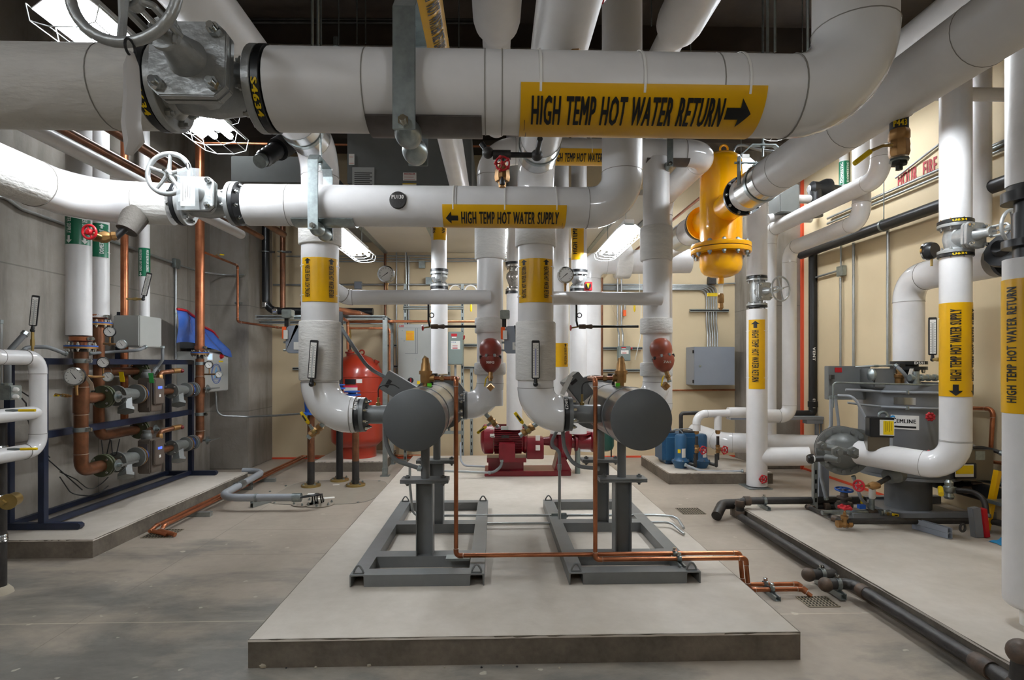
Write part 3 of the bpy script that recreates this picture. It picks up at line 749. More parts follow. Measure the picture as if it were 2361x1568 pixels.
def gate_valve(loc, px_, st, label, m=silver, half=.15, fr=.125, wr=.12, sl=.43, bp=.2, mark=None, group=None, k=8, sp=4, ph=.3, bodyr=.085):
    t = thing('gate_valve', label, 'valve', group, M=at(loc, px_, z=st))
    b = MB().lathe((-half + .026, 0, 0), XA, [(0, .09 * fr / .125), (.02, bodyr * .85), (half - .03, bodyr), (2 * half - .072, bodyr * .85), (2 * half - .052, .09 * fr / .125)], 24)
    q = bp * .42
    b.tube([(0, 0, 0), (0, 0, .06), (0, 0, .1 * sl / .43), (0, 0, .125 * sl / .43)], [bodyr * .9, bodyr * .95, q, q * 1.05], 20)
    b.build('body', m, t)
    for s_ in (-1, 1):
        o = flange_ring((s_ * (half - .026), 0, 0), (s_, 0, 0), .03, fr, .024, m, t, name='flange')
        bolt_set(o, (s_ * (half - .026), 0, 0), (-s_, 0, 0), fr * .8, k, .0115 * fr / .125, .014, silver if m is silver else m)
        o = flange_ring((s_ * (half + .001), 0, 0), (s_, 0, 0), .03, fr, .024, black, t, name='companion_flange')
        bolt_set(o, (s_ * (half + .025), 0, 0), (s_, 0, 0), fr * .8, k, .0115 * fr / .125, .012, chrome)
        if mark:
            sg = -1 if V(px_).z < -.5 else 1; e0 = s_ * half + (0.004 if s_ > 0 else -.021); e1 = s_ * half + (.021 if s_ > 0 else -.004)
            if sg < 0: e0, e1 = -e1, -e0
            tx = MB(); text_wrap(tx, mark[(s_ + 1) // 2], (0, 0, 0), XA * sg, ZA, YA, fr, e0, e1, D(mark[2]), D(mark[3]), run='C'); tx.build('handwriting', MATS['yellow_grip'], o)
    z0 = .115 * sl / .43; h = bp / 2; c = h * .28; f = sl / .43
    oct_ = [(-h, -h + c), (-h + c, -h), (h - c, -h), (h, -h + c), (h, h - c), (h - c, h), (-h + c, h), (-h, h - c)]
    MB().prism((0, 0, z0), XA, YA, oct_, .024 * f, ZA).build('body_flange', m, t, bevel=.003)
    MB().prism((0, 0, z0 + .026 * f), XA, YA, oct_, .024 * f, ZA).build('bonnet_flange', m, t, bevel=.003)
    for sx in (-1, 1):
        for sy in (-1, 1):
            p = V((sx * h * .72, sy * h * .72, z0 + .05 * f)); a = MB().hexa(p, ZA, .017 * f * bp / .2, .02 * f); a.cyl(p, p + V((0, 0, .034 * f)), .0095 * f * bp / .2, n=10); a.build('bonnet_bolt', chrome, t)
    zb = z0 + .05 * f
    MB().lathe((0, 0, zb), ZA, [(0, h * .52), (.03 * f, h * .42), (.07 * f, .034 * f), (.1 * f, .03 * f), (.1 * f, .042 * f), (.115 * f, .042 * f)], 20).build('bonnet', m, t)
    y = MB()
    for s_ in (-1, 1):
        y.tube(route([(s_ * .036 * f, 0, zb + .1 * f), (s_ * .036 * f, 0, sl - .05 * f), (s_ * .012 * f, 0, sl - .03 * f)], .01), .009 * f, 8)
        y.cyl((s_ * .03 * f, -.03 * f, zb + .115 * f), (s_ * .03 * f, .03 * f, zb + .115 * f), .006, n=8)
    y.lathe((0, 0, sl - .05 * f), ZA, [(0, .02 * f), (.03 * f, .024 * f), (.035 * f, .014)], 14); y.build('yoke', m, t)
    MB().cyl((0, 0, zb + .05), (0, 0, sl + .05 * f), .0075 * f, n=10).build('stem', chrome, t)
    wheel((0, 0, sl), ZA, wr, silver, t, sp, .0125 * f, ph=ph, hub=.022 * f)
    return t
g1 = gate_valve((-.845, YR, zr), XA, (0, -1, .04), 'large silver gate valve on the near return pipe, handwheel toward the camera', mark=('44634', 'S4634', -12, -62), bp=.21, sp=3, ph=.5)
xg2 = X_(489, YS)
g2 = gate_valve((xg2, YS - .02, zs), XA, (0, -1, .08), 'silver gate valve on the supply pipe with a clear document bag', wr=.105, sl=.42, bp=.19, sp=5)
g3 = gate_valve((XC_, YC, Z_(672, YC)), -ZA, (.35, -.937, 0), 'silver gate valve on the labelled white riser right of the yellow vessel', half=.17, wr=.145, sl=.37, bp=.22)
g4 = gate_valve((XT, YT, Z_(545, YT)), -ZA, (.2, -.98, .03), 'silver gate valve on the SUPPLY column near the right edge', half=.115, fr=.118, wr=.12, sl=.42, bp=.19, mark=('U634', 'U634', -60, -15))
# paper tag hanging from the big wheel, bag hanging from the second one
def hanging_bag(c, w, h, label, m1, tilt=0.0, insert=True):
    t = thing('document_bag' if insert else 'plastic_tag', label, 'tag')
    c = V(c); u = V((math.cos(tilt), -math.sin(tilt), 0)); n = 8; vs = []; fs = []
    b = MB()
    for side in (0, 1):
        g = []
        for i in range(n + 1):
            for j in range(5):
                x = -w / 2 + w * j / 4; z = -h * i / n
                y = .006 * math.sin(j * 1.9 + i * .8) + (.004 if side else -.004) * math.sin(PI * j / 4)
                g.append(c + u * x + V((0, y, z)))
        b.add(g, [[i * 5 + j, i * 5 + j + 1, (i + 1) * 5 + j + 1, (i + 1) * 5 + j] for i in range(n) for j in range(4)])
    bag = b.build('sleeve', m1, t)
    if insert:
        MB().box(c + V((0, 0, -h * .55)), (w * .62, .001, h * .72)).build('paper_insert', paper, t)
        tx = MB(); 
        for k, wd_ in enumerate((.5, .42, .3, .36)):
            tx.box(c + V((-w * .2 + w * .1 * k, -.002, -h * .55)), (.0009, .0004, h * wd_))
        tx.build('print', ink, t)
    MB().torus(c + V((0, 0, .012)), XA, .016, .0022, 16, 6).build('cable_tie', black, t)
    return t
hanging_bag(P(433, 388, 2.86), .115, .205, 'clear plastic document bag hanging from the second handwheel', film, .1)
t = thing('plastic_tag', 'long creased gray plastic tag hanging from the big handwheel', 'tag')
c0 = P(300, 118, 1.30); b = MB(); rr = []
for k, (dx, dy, w_, dz) in enumerate(((0, 0, .008, 0), (0, 0, .03, -.03), (0, .004, .036, -.1), (.002, -.004, .04, -.16), (.004, .004, .043, -.2), (-.006, 0, .012, -.232))):
    cc = c0 + V((dx, dy, dz)); rr.append([cc + V((-w_ / 2, 0, 0)), cc + V((-w_ / 6, -.006, 0)), cc + V((w_ / 3, .002, 0)), cc + V((w_ / 2, .008, 0)), cc + V((w_ / 3, .006, 0)), cc + V((-w_ / 6, 0, 0))])
b.rings(rr).build('tag_sleeve', mat('gray_translucent_plastic', 'B9B5B2', .25), t)
MB().torus(c0 + V((0, 0, .008)), XA, .018, .003, 16, 6).build('cable_tie', black, t)

def flanged_valve(px, Y, y0, y1, r, label, bodym=silver, wrap=False, marks=None):
    """straight control valve between two black flanges on a vertical pipe"""
    t = thing('flanged_valve', label, 'valve'); x = X_(px, Y); z0, z1 = Z_(y1, Y), Z_(y0, Y); L = z1 - z0
    for a, s_ in ((z0, 1), (z1, -1)):
        o = MB().lathe((x, Y, a), (0, 0, s_), [(0, r * .95), (0, r * 1.08), (.03, r * 1.08), (.03, r * .6)], 24).build('companion_flange', black, t)
        o = MB().lathe((x, Y, a + s_ * .034), (0, 0, s_), [(0, r * .6), (0, r * 1.08), (.026, r * 1.08), (.03, r * .5)], 24).build('flange', bodym, t)
        bolt_set(o, (x, Y, a + s_ * .06), (0, 0, s_), r * .85, 8, .014, .016)
    MB().lathe((x, Y, z0 + .05), ZA, [(0, r * .6), (L * .15, r * .66), (L * .38, r * 1.0), (L * .5, r * .96), (L - .1 - L * .15, r * .62), (L - .1, r * .6)], 20).build('body', bodym, t)
    MB().lathe((x, Y - r * .8, (z0 + z1) / 2), -YA, [(0, r * .4), (.05, r * .36), (.06, r * .2), (.075, r * .2)], 12).build('side_plug', bodym, t)
    return t
flanged_valve(1013, 6.9, 622, 668, .1, 'silver background valve between black flanges left of centre')
flanged_valve(1185, 7.2, 605, 678, .1, 'background valve in wrinkled clear wrap between black flanges', mat('wrapped_metal', '9A948C', .2, metal=.5, var=.3, vs=20, bump=.5, bs=30))
flanged_valve(1334, 6.9, 622, 672, .1, 'silver background valve just right of the round gauge')

# black valve by the ceiling at far right and cap
t = thing('check_valve', 'black cast valve on the pipe behind the SUPPLY column', 'valve')
pv = V((3.93, 4.28, 2.36))
b = MB().lathe(pv + V((0, -.02, 0)), -YA, [(0, .1), (0, .145), (.03, .145), (.03, .09), (.1, .12), (.2, .12), (.26, .09), (.26, .145), (.29, .145), (.29, .05)], 24)
b.build('body', black, t)
MB().lathe(pv + V((-.05, -.15, 0)), (-.75, -.2, .25), [(0, .08), (.1, .1), (.1, .135), (.14, .135), (.15, .07), (.2, .05)], 12).build('bonnet', black, t)
t = pipe('short white pipe ahead of the black cast valve at right', [pv + V((0, -.32, 0)), pv + V((0, -.9, 0)), pv + V((0, -.9, 2.4))], .2, .125)
t = thing('pressure_gauge', 'black backed gauge seen from behind above the bent white pipe', 'gauge')
cg = P(2148, 578, 4.7)
MB().lathe(cg, (-.3, .95, 0), [(-.03, .0), (-.03, .062), (.0, .075), (.03, .075), (.04, .068), (.04, 0)], 24).build('case', black, t)
MB().lathe(cg, (-.3, .95, 0), [(.03, .077), (.045, .077), (.045, .068)], 24, False).build('bezel', chrome, t)
MB().cyl(cg, V((cg.x, cg.y, 2.38)), .01).build('stem', brass, t)

def small_valve(loc, axis, stem, label, s=1.0, m=bronze, wm=red, wr=.032, group=None, name='globe_valve', ext=(.05, .05), knobs=5):
    t = thing(name, label, 'valve', group, M=at(loc, axis, z=stem))
    MB().lathe((-.035 * s, 0, 0), XA, [(0, .019 * s), (.018 * s, .019 * s), (.02 * s, .014 * s), (.035 * s, .02 * s), (.05 * s, .014 * s), (.052 * s, .019 * s), (.07 * s, .019 * s)], 8).build('body', m, t)
    MB().lathe((0, 0, 0), ZA, [(0, .016 * s), (.028 * s, .013 * s), (.028 * s, .018 * s), (.042 * s, .018 * s), (.044 * s, .008 * s), (.06 * s, .007 * s)], 8).build('bonnet', m, t)
    MB().cyl((0, 0, .05 * s), (0, 0, .088 * s), .0045 * s, n=8).build('stem', brass, t)
    wheel((0, 0, .085 * s), ZA, wr * s, wm, t, 5, .0048 * s, hub=.009 * s, knobs=knobs)
    if ext:
        for s_, e in ((-1, ext[0]), (1, ext[1])):
            if e: MB().cyl((s_ * .03 * s, 0, 0), (s_ * (.03 * s + e), 0, 0), .013 * s, n=12).build('nipple', iron, t)
    return t
def ball_valve(loc, axis, lever, stem, label, s=1.0, m=bronze, group=None, L=.12, ext=(.05, .03), lm=yellow, pm=iron, cap=True):
    """lever ball valve; axis is the flow, lever the way the handle points, stem the side it sits on"""
    M = at(loc, axis, z=stem); t = thing('ball_valve', label, 'valve', group, M=M)
    MB().lathe((-.034 * s, 0, 0), XA, [(0, .02 * s), (.018 * s, .02 * s), (.022 * s, .017 * s), (.03 * s, .022 * s), (.04 * s, .022 * s), (.046 * s, .017 * s), (.05 * s, .02 * s), (.068 * s, .02 * s)], 8).build('body', m, t)
    MB().lathe((0, 0, .014 * s), ZA, [(0, .01 * s), (.016 * s, .009 * s), (.016 * s, .012 * s), (.022 * s, .012 * s), (.024 * s, .005 * s)], 8).build('stem_nut', brass, t)
    l = (M.to_3x3().inverted() @ V(lever)); l.z = 0; l.normalize(); w = ZA.cross(l); o = V((0, 0, .031 * s))
    MB().prism(o - l * .012 * s, l, w, [(0, -.009 * s), (L * .45, -.007 * s), (L * .45, .007 * s), (0, .009 * s)], .0025 * s, ZA).build('lever', galv, t)
    g = MB(); g.tube([o + l * L * .38 + ZA * .002, o + l * L * .45 + ZA * .004, o + l * L * .98 + ZA * .006, o + l * L + ZA * .006], [.004 * s, .0095 * s, .0085 * s, .004 * s], 8)
    g.build('grip', lm, t)
    tx = MB()
    tx.prism(o + l * L * .55 + w * -.004 * s + ZA * .0155 * s, l, w, [(0, 0), (L * .28, 0), (L * .28, .008 * s), (0, .008 * s)], .0006, ZA).build('grip_print', ink, t)
    for s_, e in ((-1, ext[0]), (1, ext[1])):
        if e: MB().cyl((s_ * .03 * s, 0, 0), (s_ * (.03 * s + e), 0, 0), .0125 * s, n=12).build('nipple', pm, t)
    return t
# brass valves overhead
small_valve(P(1318, 92, 2.3), (.2, .3, 1), (.1, -.75, .66), 'brass globe valve with a red handwheel at the top of the view', 2.6, wr=.03, ext=(.25, 0), knobs=6)
solo(MB().cyl((X_(1290, 2.45), 2.45, Z_(126, 2.45)), (X_(1306, 2.45), 2.75, 4.9), .018), 'drain_pipe', iron, 'thin black pipe beside the brass valve at the top of the view', 'pipe')
t = thing('drain_piping', 'black threaded pipe and tee hanging between the two overhead pipes', 'pipe fitting')
Yd = 2.9
a, b_, c_ = P(1125, 352, Yd), P(1157, 357, Yd), P(1238, 358, Yd)
MB().tube(route([P(1110, 330, Yd), a, b_, c_, P(1245, 320, Yd - .15)], .02), .014, 12).build('pipe', black, t)
MB().cyl(b_ - XA * .045, b_ + XA * .045, .024).cyl(b_, b_ - ZA * .06, .021).build('tee', iron, t)
for q_ in (a, c_): MB().ball(q_, .03, n=14).build('elbow', iron, t)
small_valve(P(1158, 392, Yd - .02), ZA, (0, -1, -.05), 'small red wheel valve under the black tee between the overhead pipes', 1.1, wr=.03, ext=(.04, .04))
b = MB().lathe(P(1158, 432, Yd), ZA, [(0, .018), (.03, .02), (.03, .036), (.05, .04), (.09, .036), (.11, .02)], 6)
solo(b, 'union_fitting', bronze, 'bronze hexagonal union below the small red wheel', 'pipe fitting')
# brass drain valve under the thick diagonal pipe
t = thing('drain_valve', 'large brass ball valve with yellow lever hanging from the overhead pipe at right', 'valve')
Yb = 2.9; pb = [P(2073, q, Yb) for q in (262, 268, 300, 306, 320, 352, 366, 372, 380, 392)]
MB().lathe(pb[0], -ZA, [(0, .066), (.012, .062), (.02, .043), (pb[0].z - pb[2].z, .043)], 20).build('nipple', iron, t)
m_ = MB(); text_wrap(m_, 'P443', V((pb[0].x, Yb, 0)), ZA, V((-.45, -.9, 0)).normalized(), V((.9, -.45, 0)).normalized(), .043, pb[2].z + .008, pb[2].z + .04, D(-42), D(38), run='C'); m_.build('handwriting', MATS['yellow_grip'], t)
MB().lathe(pb[2], -ZA, [(0, .045), (.012, .05), (.05, .05), (.055, .046), (.085, .05), (.1, .048), (.12, .05), (.14, .044)], 8).build('body', bronze, t)
MB().lathe(pb[6], -ZA, [(0, .046), (.012, .05), (.018, .04)], 6).build('bushing', galv, t)
MB().lathe(pb[7], -ZA, [(0, .036), (.02, .04), (.022, .018), (.045, .018)], 6).build('square_plug', iron, t)
l0 = P(2056, 334, Yb - .05); l1 = P(2008, 348, Yb - .06); l2 = P(1970, 377, Yb - .07)
MB().tube([l0 + V((.02, .03, 0)), l0, P(2035, 336, Yb - .06), l1], [.006, .009, .008, .008], 8).build('lever', brass, t)
MB().tube([l1, l1 + (l2 - l1) * .05, l2, l2 + V((-.004, 0, -.002))], [.008, .014, .013, .006], 10).build('grip', yellow, t)
# gate drain under the supply bend at left
t = thing('drain_valve', 'bronze valve with a red wheel under the supply pipe bend at left', 'valve')
Yv = 3.3
MB().cyl(P(318, 488, Yv), P(292, 532, Yv - .05), .075, .055).build('insulated_stub', mat('dark_gray_insulation', '55504A', .8, bump=.3), t)
MB().cyl(P(292, 524, Yv - .05), P(264, 548, Yv - .08), .02).build('nipple', black, t)
MB().lathe(P(270, 543, Yv - .08), P(228, 548, Yv - .1) - P(270, 543, Yv - .08), [(0, .022), (.02, .026), (.03, .02), (.055, .034), (.08, .03), (.1, .02), (.12, .016)], 8).build('body', bronze, t)
MB().cyl(P(235, 546, Yv - .12), P(210, 537, Yv - .16), .008).build('stem', brass, t)
wheel(P(206, 535, Yv - .17), P(206, 535, Yv - .17) - P(240, 543, Yv - .06), .036, red, t, 4, .007)

# ---------------------------------------------------------------- heat exchangers on their skids
def exchanger(xc, sg, nl, side, word):
    """shell on two posts; the relief valve discharges to side sg"""
    t = thing('heat_exchanger', label='gray cylindrical heat exchanger on two posts, the %s one of the pair' % word, cat='heat exchanger', group=None)
    z = zn; y0, y1 = HXY, 5.05; r = HXR
    MB().lathe((xc, y0 + .012, z), YA, [(0, r - .004), (.0, r), (y1 - y0 - .012, r)], 48).build('shell', mat('gray_shell_' + word, '6A6866', .24, metal=.45, var=.2, vs=5, stretch=(3, .8, 3)), t)
    MB().lathe((xc, y0, z), YA, [(0, 0), (0, r - .002), (.002, r + .001), (.012, r + .001)], 48).build('end_plate', plate_gray, t)
    for yy in (3.72, 4.32):
        MB().lathe((xc, yy, z), YA, [(0, r), (0, r + .003), (.03, r + .003), (.03, r)], 48, False).build('band', gray, t)
    MB().lathe((xc, y1, z), YA, [(0, r + .055), (.04, r + .055), (.045, r), (.05, r + .055), (.09, r + .055), (.09, r), (.28, r), (.34, r * .8), (.37, r * .4)], 40).build('rear_head', gray, t)
    for yy, s_, xf in ((YN, -1, nl), (YFA, 1, None)):
        xa = xc + s_ * (r - .03); xb = (xf + .062) if xf is not None else xc + r + .045
        MB().cyl((xa, yy, z), (xb, yy, z), .063, n=24).build('nozzle', gray, t)
        o = MB().lathe((xb, yy, z), (s_, 0, 0), [(-.004, .063), (.0, .116), (.026, .116), (.026, .03)], 32).build('nozzle_flange', gray, t)
        bolt_set(o, (xb, yy, z), (-s_, 0, 0), .094, 8, .0115, .022)
    xl = nl; 
    # posts, bolted plates and beams
    for yy in (4.0, 4.79):
        MB().cyl((xc, yy, .745), (xc, yy, z - r * .9), .031, n=18).build('post', gray, t)
        for k, zz in enumerate((.728, .742)):
            MB().bb(xc - .165, xc + .165, yy - .07, yy + .07, zz, zz + .012).build('bolting_plate', gray, t)
        for s_ in (-1, 1):
            b = MB().cyl((xc + s_ * .125, yy, .70), (xc + s_ * .125, yy, .775), .009, n=8); b.hexa((xc + s_ * .125, yy, .754), ZA, .019, .014); b.hexa((xc + s_ * .125, yy, .712), ZA, .019, .014); b.build('bolt', gray, t)
        w, d, e = .058, .058, .007
        b = MB().prism((xc, yy, .226), XA, YA, [(-w, -d), (-w + e, -d), (-w + e, -.004), (w - e, -.004), (w - e, -d), (w, -d), (w, d), (w - e, d), (w - e, .004), (-w + e, .004), (-w + e, d), (-w, d)], .502, ZA)
        b.build('beam', gray, t)
    # skid of channels with the flanges turned down
    sk = t
    x0, x1, ya, yb, h, w = xc - .425, xc + .42, 3.6, 5.56, .075, .098
    def channel(p, q, wd, nm='skid_rail'):
        p, q = V(p), V(q); d = (q - p).normalized(); u = ZA.cross(d) * 1; e = .008
        prof = [(-wd / 2, 0), (-wd / 2 + e, 0), (-wd / 2 + e * 1.3, h - e * 1.4), (-wd / 2 + e * 2, h - e), (wd / 2 - e * 2, h - e), (wd / 2 - e * 1.3, h - e * 1.4), (wd / 2 - e, 0), (wd / 2, 0), (wd / 2, h), (-wd / 2, h)]
        MB().prism(p, u, ZA, prof, (q - p).length, d).build(nm, gray, sk)
    channel((x0 + w / 2, ya, .151), (x0 + w / 2, yb, .151), w); channel((x1 - w / 2, ya, .151), (x1 - w / 2, yb, .151), w)
    for yy, wd in ((ya + .055, .11), (4.0, .12), (4.79, .12), (yb - .05, .1)):
        channel((x0 + w, yy, .151), (x1 - w, yy, .151), wd, 'skid_crossbar')
    for xx in (x0 + w * .5, x1 - w * .5):
        for yy in (ya + .03, yb - .04):
            pts = [V((xx + a, yy, .228 + c)) for a, c in ((-.03, 0), (-.026, .018), (-.01, .042), (0, .046), (.01, .042), (.026, .018), (.03, 0))]
            b = MB().tube(pts, .0065, 8); b.bb(xx - .034, xx + .034, yy - .01, yy + .01, .226, .233); b.build('lifting_lug', gray, t)
    return t
exchanger(HXX[0], 1, fl1, 'left', 'left'); exchanger(HXX[1], -1, fl2, 'right', 'right')
# black companion flanges on the white elbows
for k, (xx, yy, s_, nm) in enumerate(((fl1, YN, 1, 'left near'), (fl2, YN, 1, 'right near'), (xf1 - .2, YFA, -1, 'left far'), (xf2 - .22, YFA, -1, 'right far'))):
    e = .036 if k < 2 else .02
    t = thing('companion_flange', 'black bolted flange at the %s nozzle of the exchangers' % nm, 'flange')
    o = MB().lathe((xx + s_ * .0, yy, zn), (s_, 0, 0), [(0, .07), (0, .11), (.01, .118), (e, .118), (e, .05)], 32).build('ring', black, t)
    bolt_set(t, (xx + s_ * -.002, yy, zn), (-s_, 0, 0), .104 if k > 1 else .112, 8, .0105, .01)
    tx = MB(); text_wrap(tx, 'SUNZ3', (xx, yy, zn), XA, V((0, -1, 0)), ZA, .119, .006 if k < 2 else -.016, .026 if k < 2 else -.002, D(62), D(20), run='C'); tx.build('handwriting', paper, t)

def relief(xc, sg, drop_x, nm):
    t = thing('relief_valve', 'bronze safety relief valve on top of the %s heat exchanger' % nm, 'valve')
    y = 4.02; zb = zn + HXR - .01; c = V((xc, y, zb))
    MB().lathe(c, ZA, [(0, .022), (.03, .022), (.03, .034), (.05, .038), (.09, .038), (.09, .046), (.115, .046), (.115, .038), (.125, .034), (.165, .03), (.175, .026), (.205, .022), (.215, .0)], 18).build('body', bronze, t)
    MB().lathe(c + V((0, 0, .062)), (sg, 0, 0), [(.02, .024), (.06, .026), (.062, .02)], 18).build('outlet', bronze, t)
    MB().prism(c + V((-.014 * sg, -.006, .165)), V((sg, 0, .1)), ZA, [(-.004, 0), (.012, 0), (.02, .05), (.006, .058), (-.012, .03)], .012, YA).build('test_lever', chrome, t)
    MB().lathe(c + V((.03 * sg, .12, .01)), ZA, [(0, .012), (.06, .01), (.06, .042), (.085, .042), (.085, 0)], 18).build('small_gauge', black, t)
    MB().box(c + V((.03 * sg, -.03, .012)), (.03, .002, .035)).build('green_tag', mat('green_tag_' + nm, '5CC81E', .5), t)
    return c + V((0, 0, .062))
r1 = relief(HXX[0], 1, None, 'left'); r2 = relief(HXX[1], -1, None, 'right')
def copper_line(pts, R, r, label, rings=True, m=copper, name='copper_pipe'):
    t = thing(name, label, 'pipe'); pts = [V(p) for p in pts]
    MB().tube(route(pts, R, 6), r, 16).build('pipe_run', m, t)
    for i in range(1, len(pts) - 1):
        q = bend_only(pts, R, i, .02)
        MB().tube(q, r + .0025, 16).build('elbow', m, t)
        for a, b in ((q[0], q[1]), (q[-1], q[-2])): MB().lathe(a, a - b, [(0, r + .0025), (.003, r + .003), (.004, r)], 16, False).build('solder_ring', solder, t)
    return t
yd = 3.86; zd = .262; xd1, xd2 = X_(1052, yd), X_(1366, yd)
x1e = X_(1703, yd)
c1 = copper_line([r1 + V((.05, 0, 0)), (xd1, r1.y, r1.z), (xd1, yd - .02, r1.z), (xd1, yd - .02, zd), (x1e, yd - .02, zd), (x1e + .02, yd - .02, .045), (2.07, yd - .02, .045), (2.12, yd - .05, .01)], .026, .0145, 'copper drain from the left relief valve, down and along the pad to the right')
c2 = copper_line([r2 + V((-.05, 0, 0)), (xd2, r2.y, r2.z), (xd2, yd - .11, r2.z), (xd2, yd - .11, zd - .005), (x1e + .0, yd - .11, zd - .005), (x1e + .02, yd - .11, .045), (2.05, yd - .11, .045), (2.1, yd - .14, .01)], .026, .0145, 'copper drain from the right relief valve, nearer of the two floor runs')
for rr, s_, nm in ((r1, 1, 'left'), (r2, -1, 'right')):
    b = MB().lathe(rr + V((s_ * .1, 0, 0)), (s_, 0, 0), [(0, .017), (.008, .022), (.024, .022), (.03, .017)], 6)
    solo(b, 'union_fitting', bronze, 'bronze union nut on the %s relief drain' % nm, 'pipe fitting')
def pipe_clamp(x, y, z, r, label, base=.08, both=None, ax=XA, strutlen=.2, group='pipe clamps on strut', under=.03):
    t = thing('pipe_clamp', label, 'clamp')
    side = ZA.cross(V(ax)).normalized()
    cs = both or [0]
    for off in cs:
        c = V((x, y, z)) + side * off
        MB().lathe(c - V(ax) * .014, ax, [(0, r + .001), (0, r + .005), (.028, r + .005), (.028, r + .001)], 18, False).build('clamp_band', galv, t)
        b = MB().box(c + V((0, 0, r + .014)), (.026, .012, .022)); b.hexa(c + V((0, 0, r + .016)) - side * .02, side, .008, .04); b.build('clamp_screw', chrome, t)
    w = .02; h = under; o = V((x, y, z - r - .006 - h)); prof = [(-w, 0), (w, 0), (w, h), (w * .45, h), (w * .45, h - .004), (w - .004, h - .004), (w - .004, .004), (-w + .004, .004), (-w + .004, h - .004), (-w * .45, h - .004), (-w * .45, h), (-w, h)]
    MB().prism(o - side * strutlen / 2, ax, ZA, prof, strutlen, side).build('strut_piece', strut, t)
    return t
pipe_clamp(X_(1560, 3.8), 3.795, zd - .002, .0145, 'twin pipe clamps on strut holding both copper drains on the right skid', both=[-.045, .045], strutlen=.26, under=.018)
pipe_clamp(X_(1771, 3.8), 3.795, .051, .0145, 'twin pipe clamps on the floor right of the big pad', both=[-.045, .045], strutlen=.26, under=.03)
pipe_clamp(xd1, yd + .02, .30, .0145, 'clamp at the foot of the left copper drain', ax=ZA, strutlen=.0 + .1, under=.02) if False else None
b = MB().bb(xd1 - .07, xd1 + .09, yd - .03, yd + .06, .227, .243)
solo(b, 'strut_piece', strut, 'short strut piece under the foot of the left copper drain', 'strut', bevel=.002)

# thermometers
def thermometer(p, up, face, L, w, label, foot=None, brassd=None, blue_=False):
    """industrial thermometer: p is the swivel, up the way the scale points, face towards the reader"""
    t = thing('thermometer', label, 'thermometer'); p = V(p); up = V(up).normalized(); f = V(face); f = (f - up * f.dot(up)).normalized(); s_ = up.cross(f)
    Mr = Matrix((s_, f, up)).transposed(); c = p + up * (.035 + L / 2)
    MB().box(c, (w, .022, L), Mr).build('case', black, t, bevel=.004)
    MB().box(c + f * .0115 - up * .004, (w * .72, .002, L * .9), Mr).build('scale_plate', paper, t)
    tk = MB(); n = 13
    for i in range(n):
        a = -L * .4 + L * .76 * i / (n - 1)
        for sd in (-1, 1): tk.box(c + f * .013 + up * a + s_ * sd * w * .24, (w * .14, .0006, L * .009), Mr)
    for sd in (-1, 1): tk.box(c + f * .013 - up * .01 + s_ * sd * w * .12, (w * .012, .0006, L * .78), Mr)
    tk.build('scale_marks', ink, t)
    MB().box(c + f * .0135 - up * L * .06, (w * .07, .001, L * (.7 if blue_ else .8)), Mr).build('glass_tube', mat('blue_spirit', '4F62C0', .2) if blue_ and 'blue_spirit' not in MATS else (MATS['blue_spirit'] if blue_ else galv), t)
    tx = MB(); text_flat(tx, 'WINTERS', c + f * .0115 + up * (L / 2 - .0135) + s_ * w * .32, -s_, up, w * .64, .0075); tx.build('lettering', white_ink, t)
    MB().tube([p + up * .045, p + up * .02, p], [.008, .013, .013], 12).build('neck', black, t)
    MB().ball(p, .017, n=14).build('swivel', black, t)
    if foot is not None:
        foot = V(foot); MB().lathe(p, foot - p, [(0, .012), ((foot - p).length * .35, .012), ((foot - p).length * .35, .016), ((foot - p).length * .6, .016), ((foot - p).length * .6, .01), ((foot - p).length, .01)], 6).build('well_fitting', brass, t)
    return t
for xx, lab, b_l, dx in ((xn1, 'black cased thermometer on the left near riser, leaning slightly', False, 0), (xn2, 'black cased thermometer with blue scale on the middle near riser', True, .005)):
    base = P(718 if b_l is False else 1235, 886, YN - rn - .05)
    thermometer(base, (.07 if not b_l else 0, 0, 1), (.0, -1, 0), .25, .052, lab, foot=base + V((.0, .08, .0)), blue_=b_l)
# inclined drain valves under the near elbows
def inclined(px0, py0, px1, py1, Yq, lev, label, capm=galv, s=1.35):
    a, b = P(px0, py0, Yq), P(px1, py1, Yq); d = b - a
    ball_valve(a + d * .55, d, lev, (0, -1, 0), label, s, ext=(d.length * .42, .03), pm=galv, L=.155)
inclined(745, 978, 715, 1005, YN, (-.55, 0, .85), 'yellow lever ball valve under the left near elbow')
inclined(1236, 978, 1202, 1002, YN, (-.6, 0, .8), 'yellow lever ball valve under the middle elbow in front of the pump')
inclined(1120, 955, 1148, 985, YFA, (-.8, 0, -.6), 'yellow lever ball valve under the far left elbow', s=1.3)
solo(MB().cyl(P(717, 1008, YN), P(715, 1022, YN), .0015, n=6), 'drip_wire', copper, 'thin copper wire hanging below the left lever valve', 'wire')

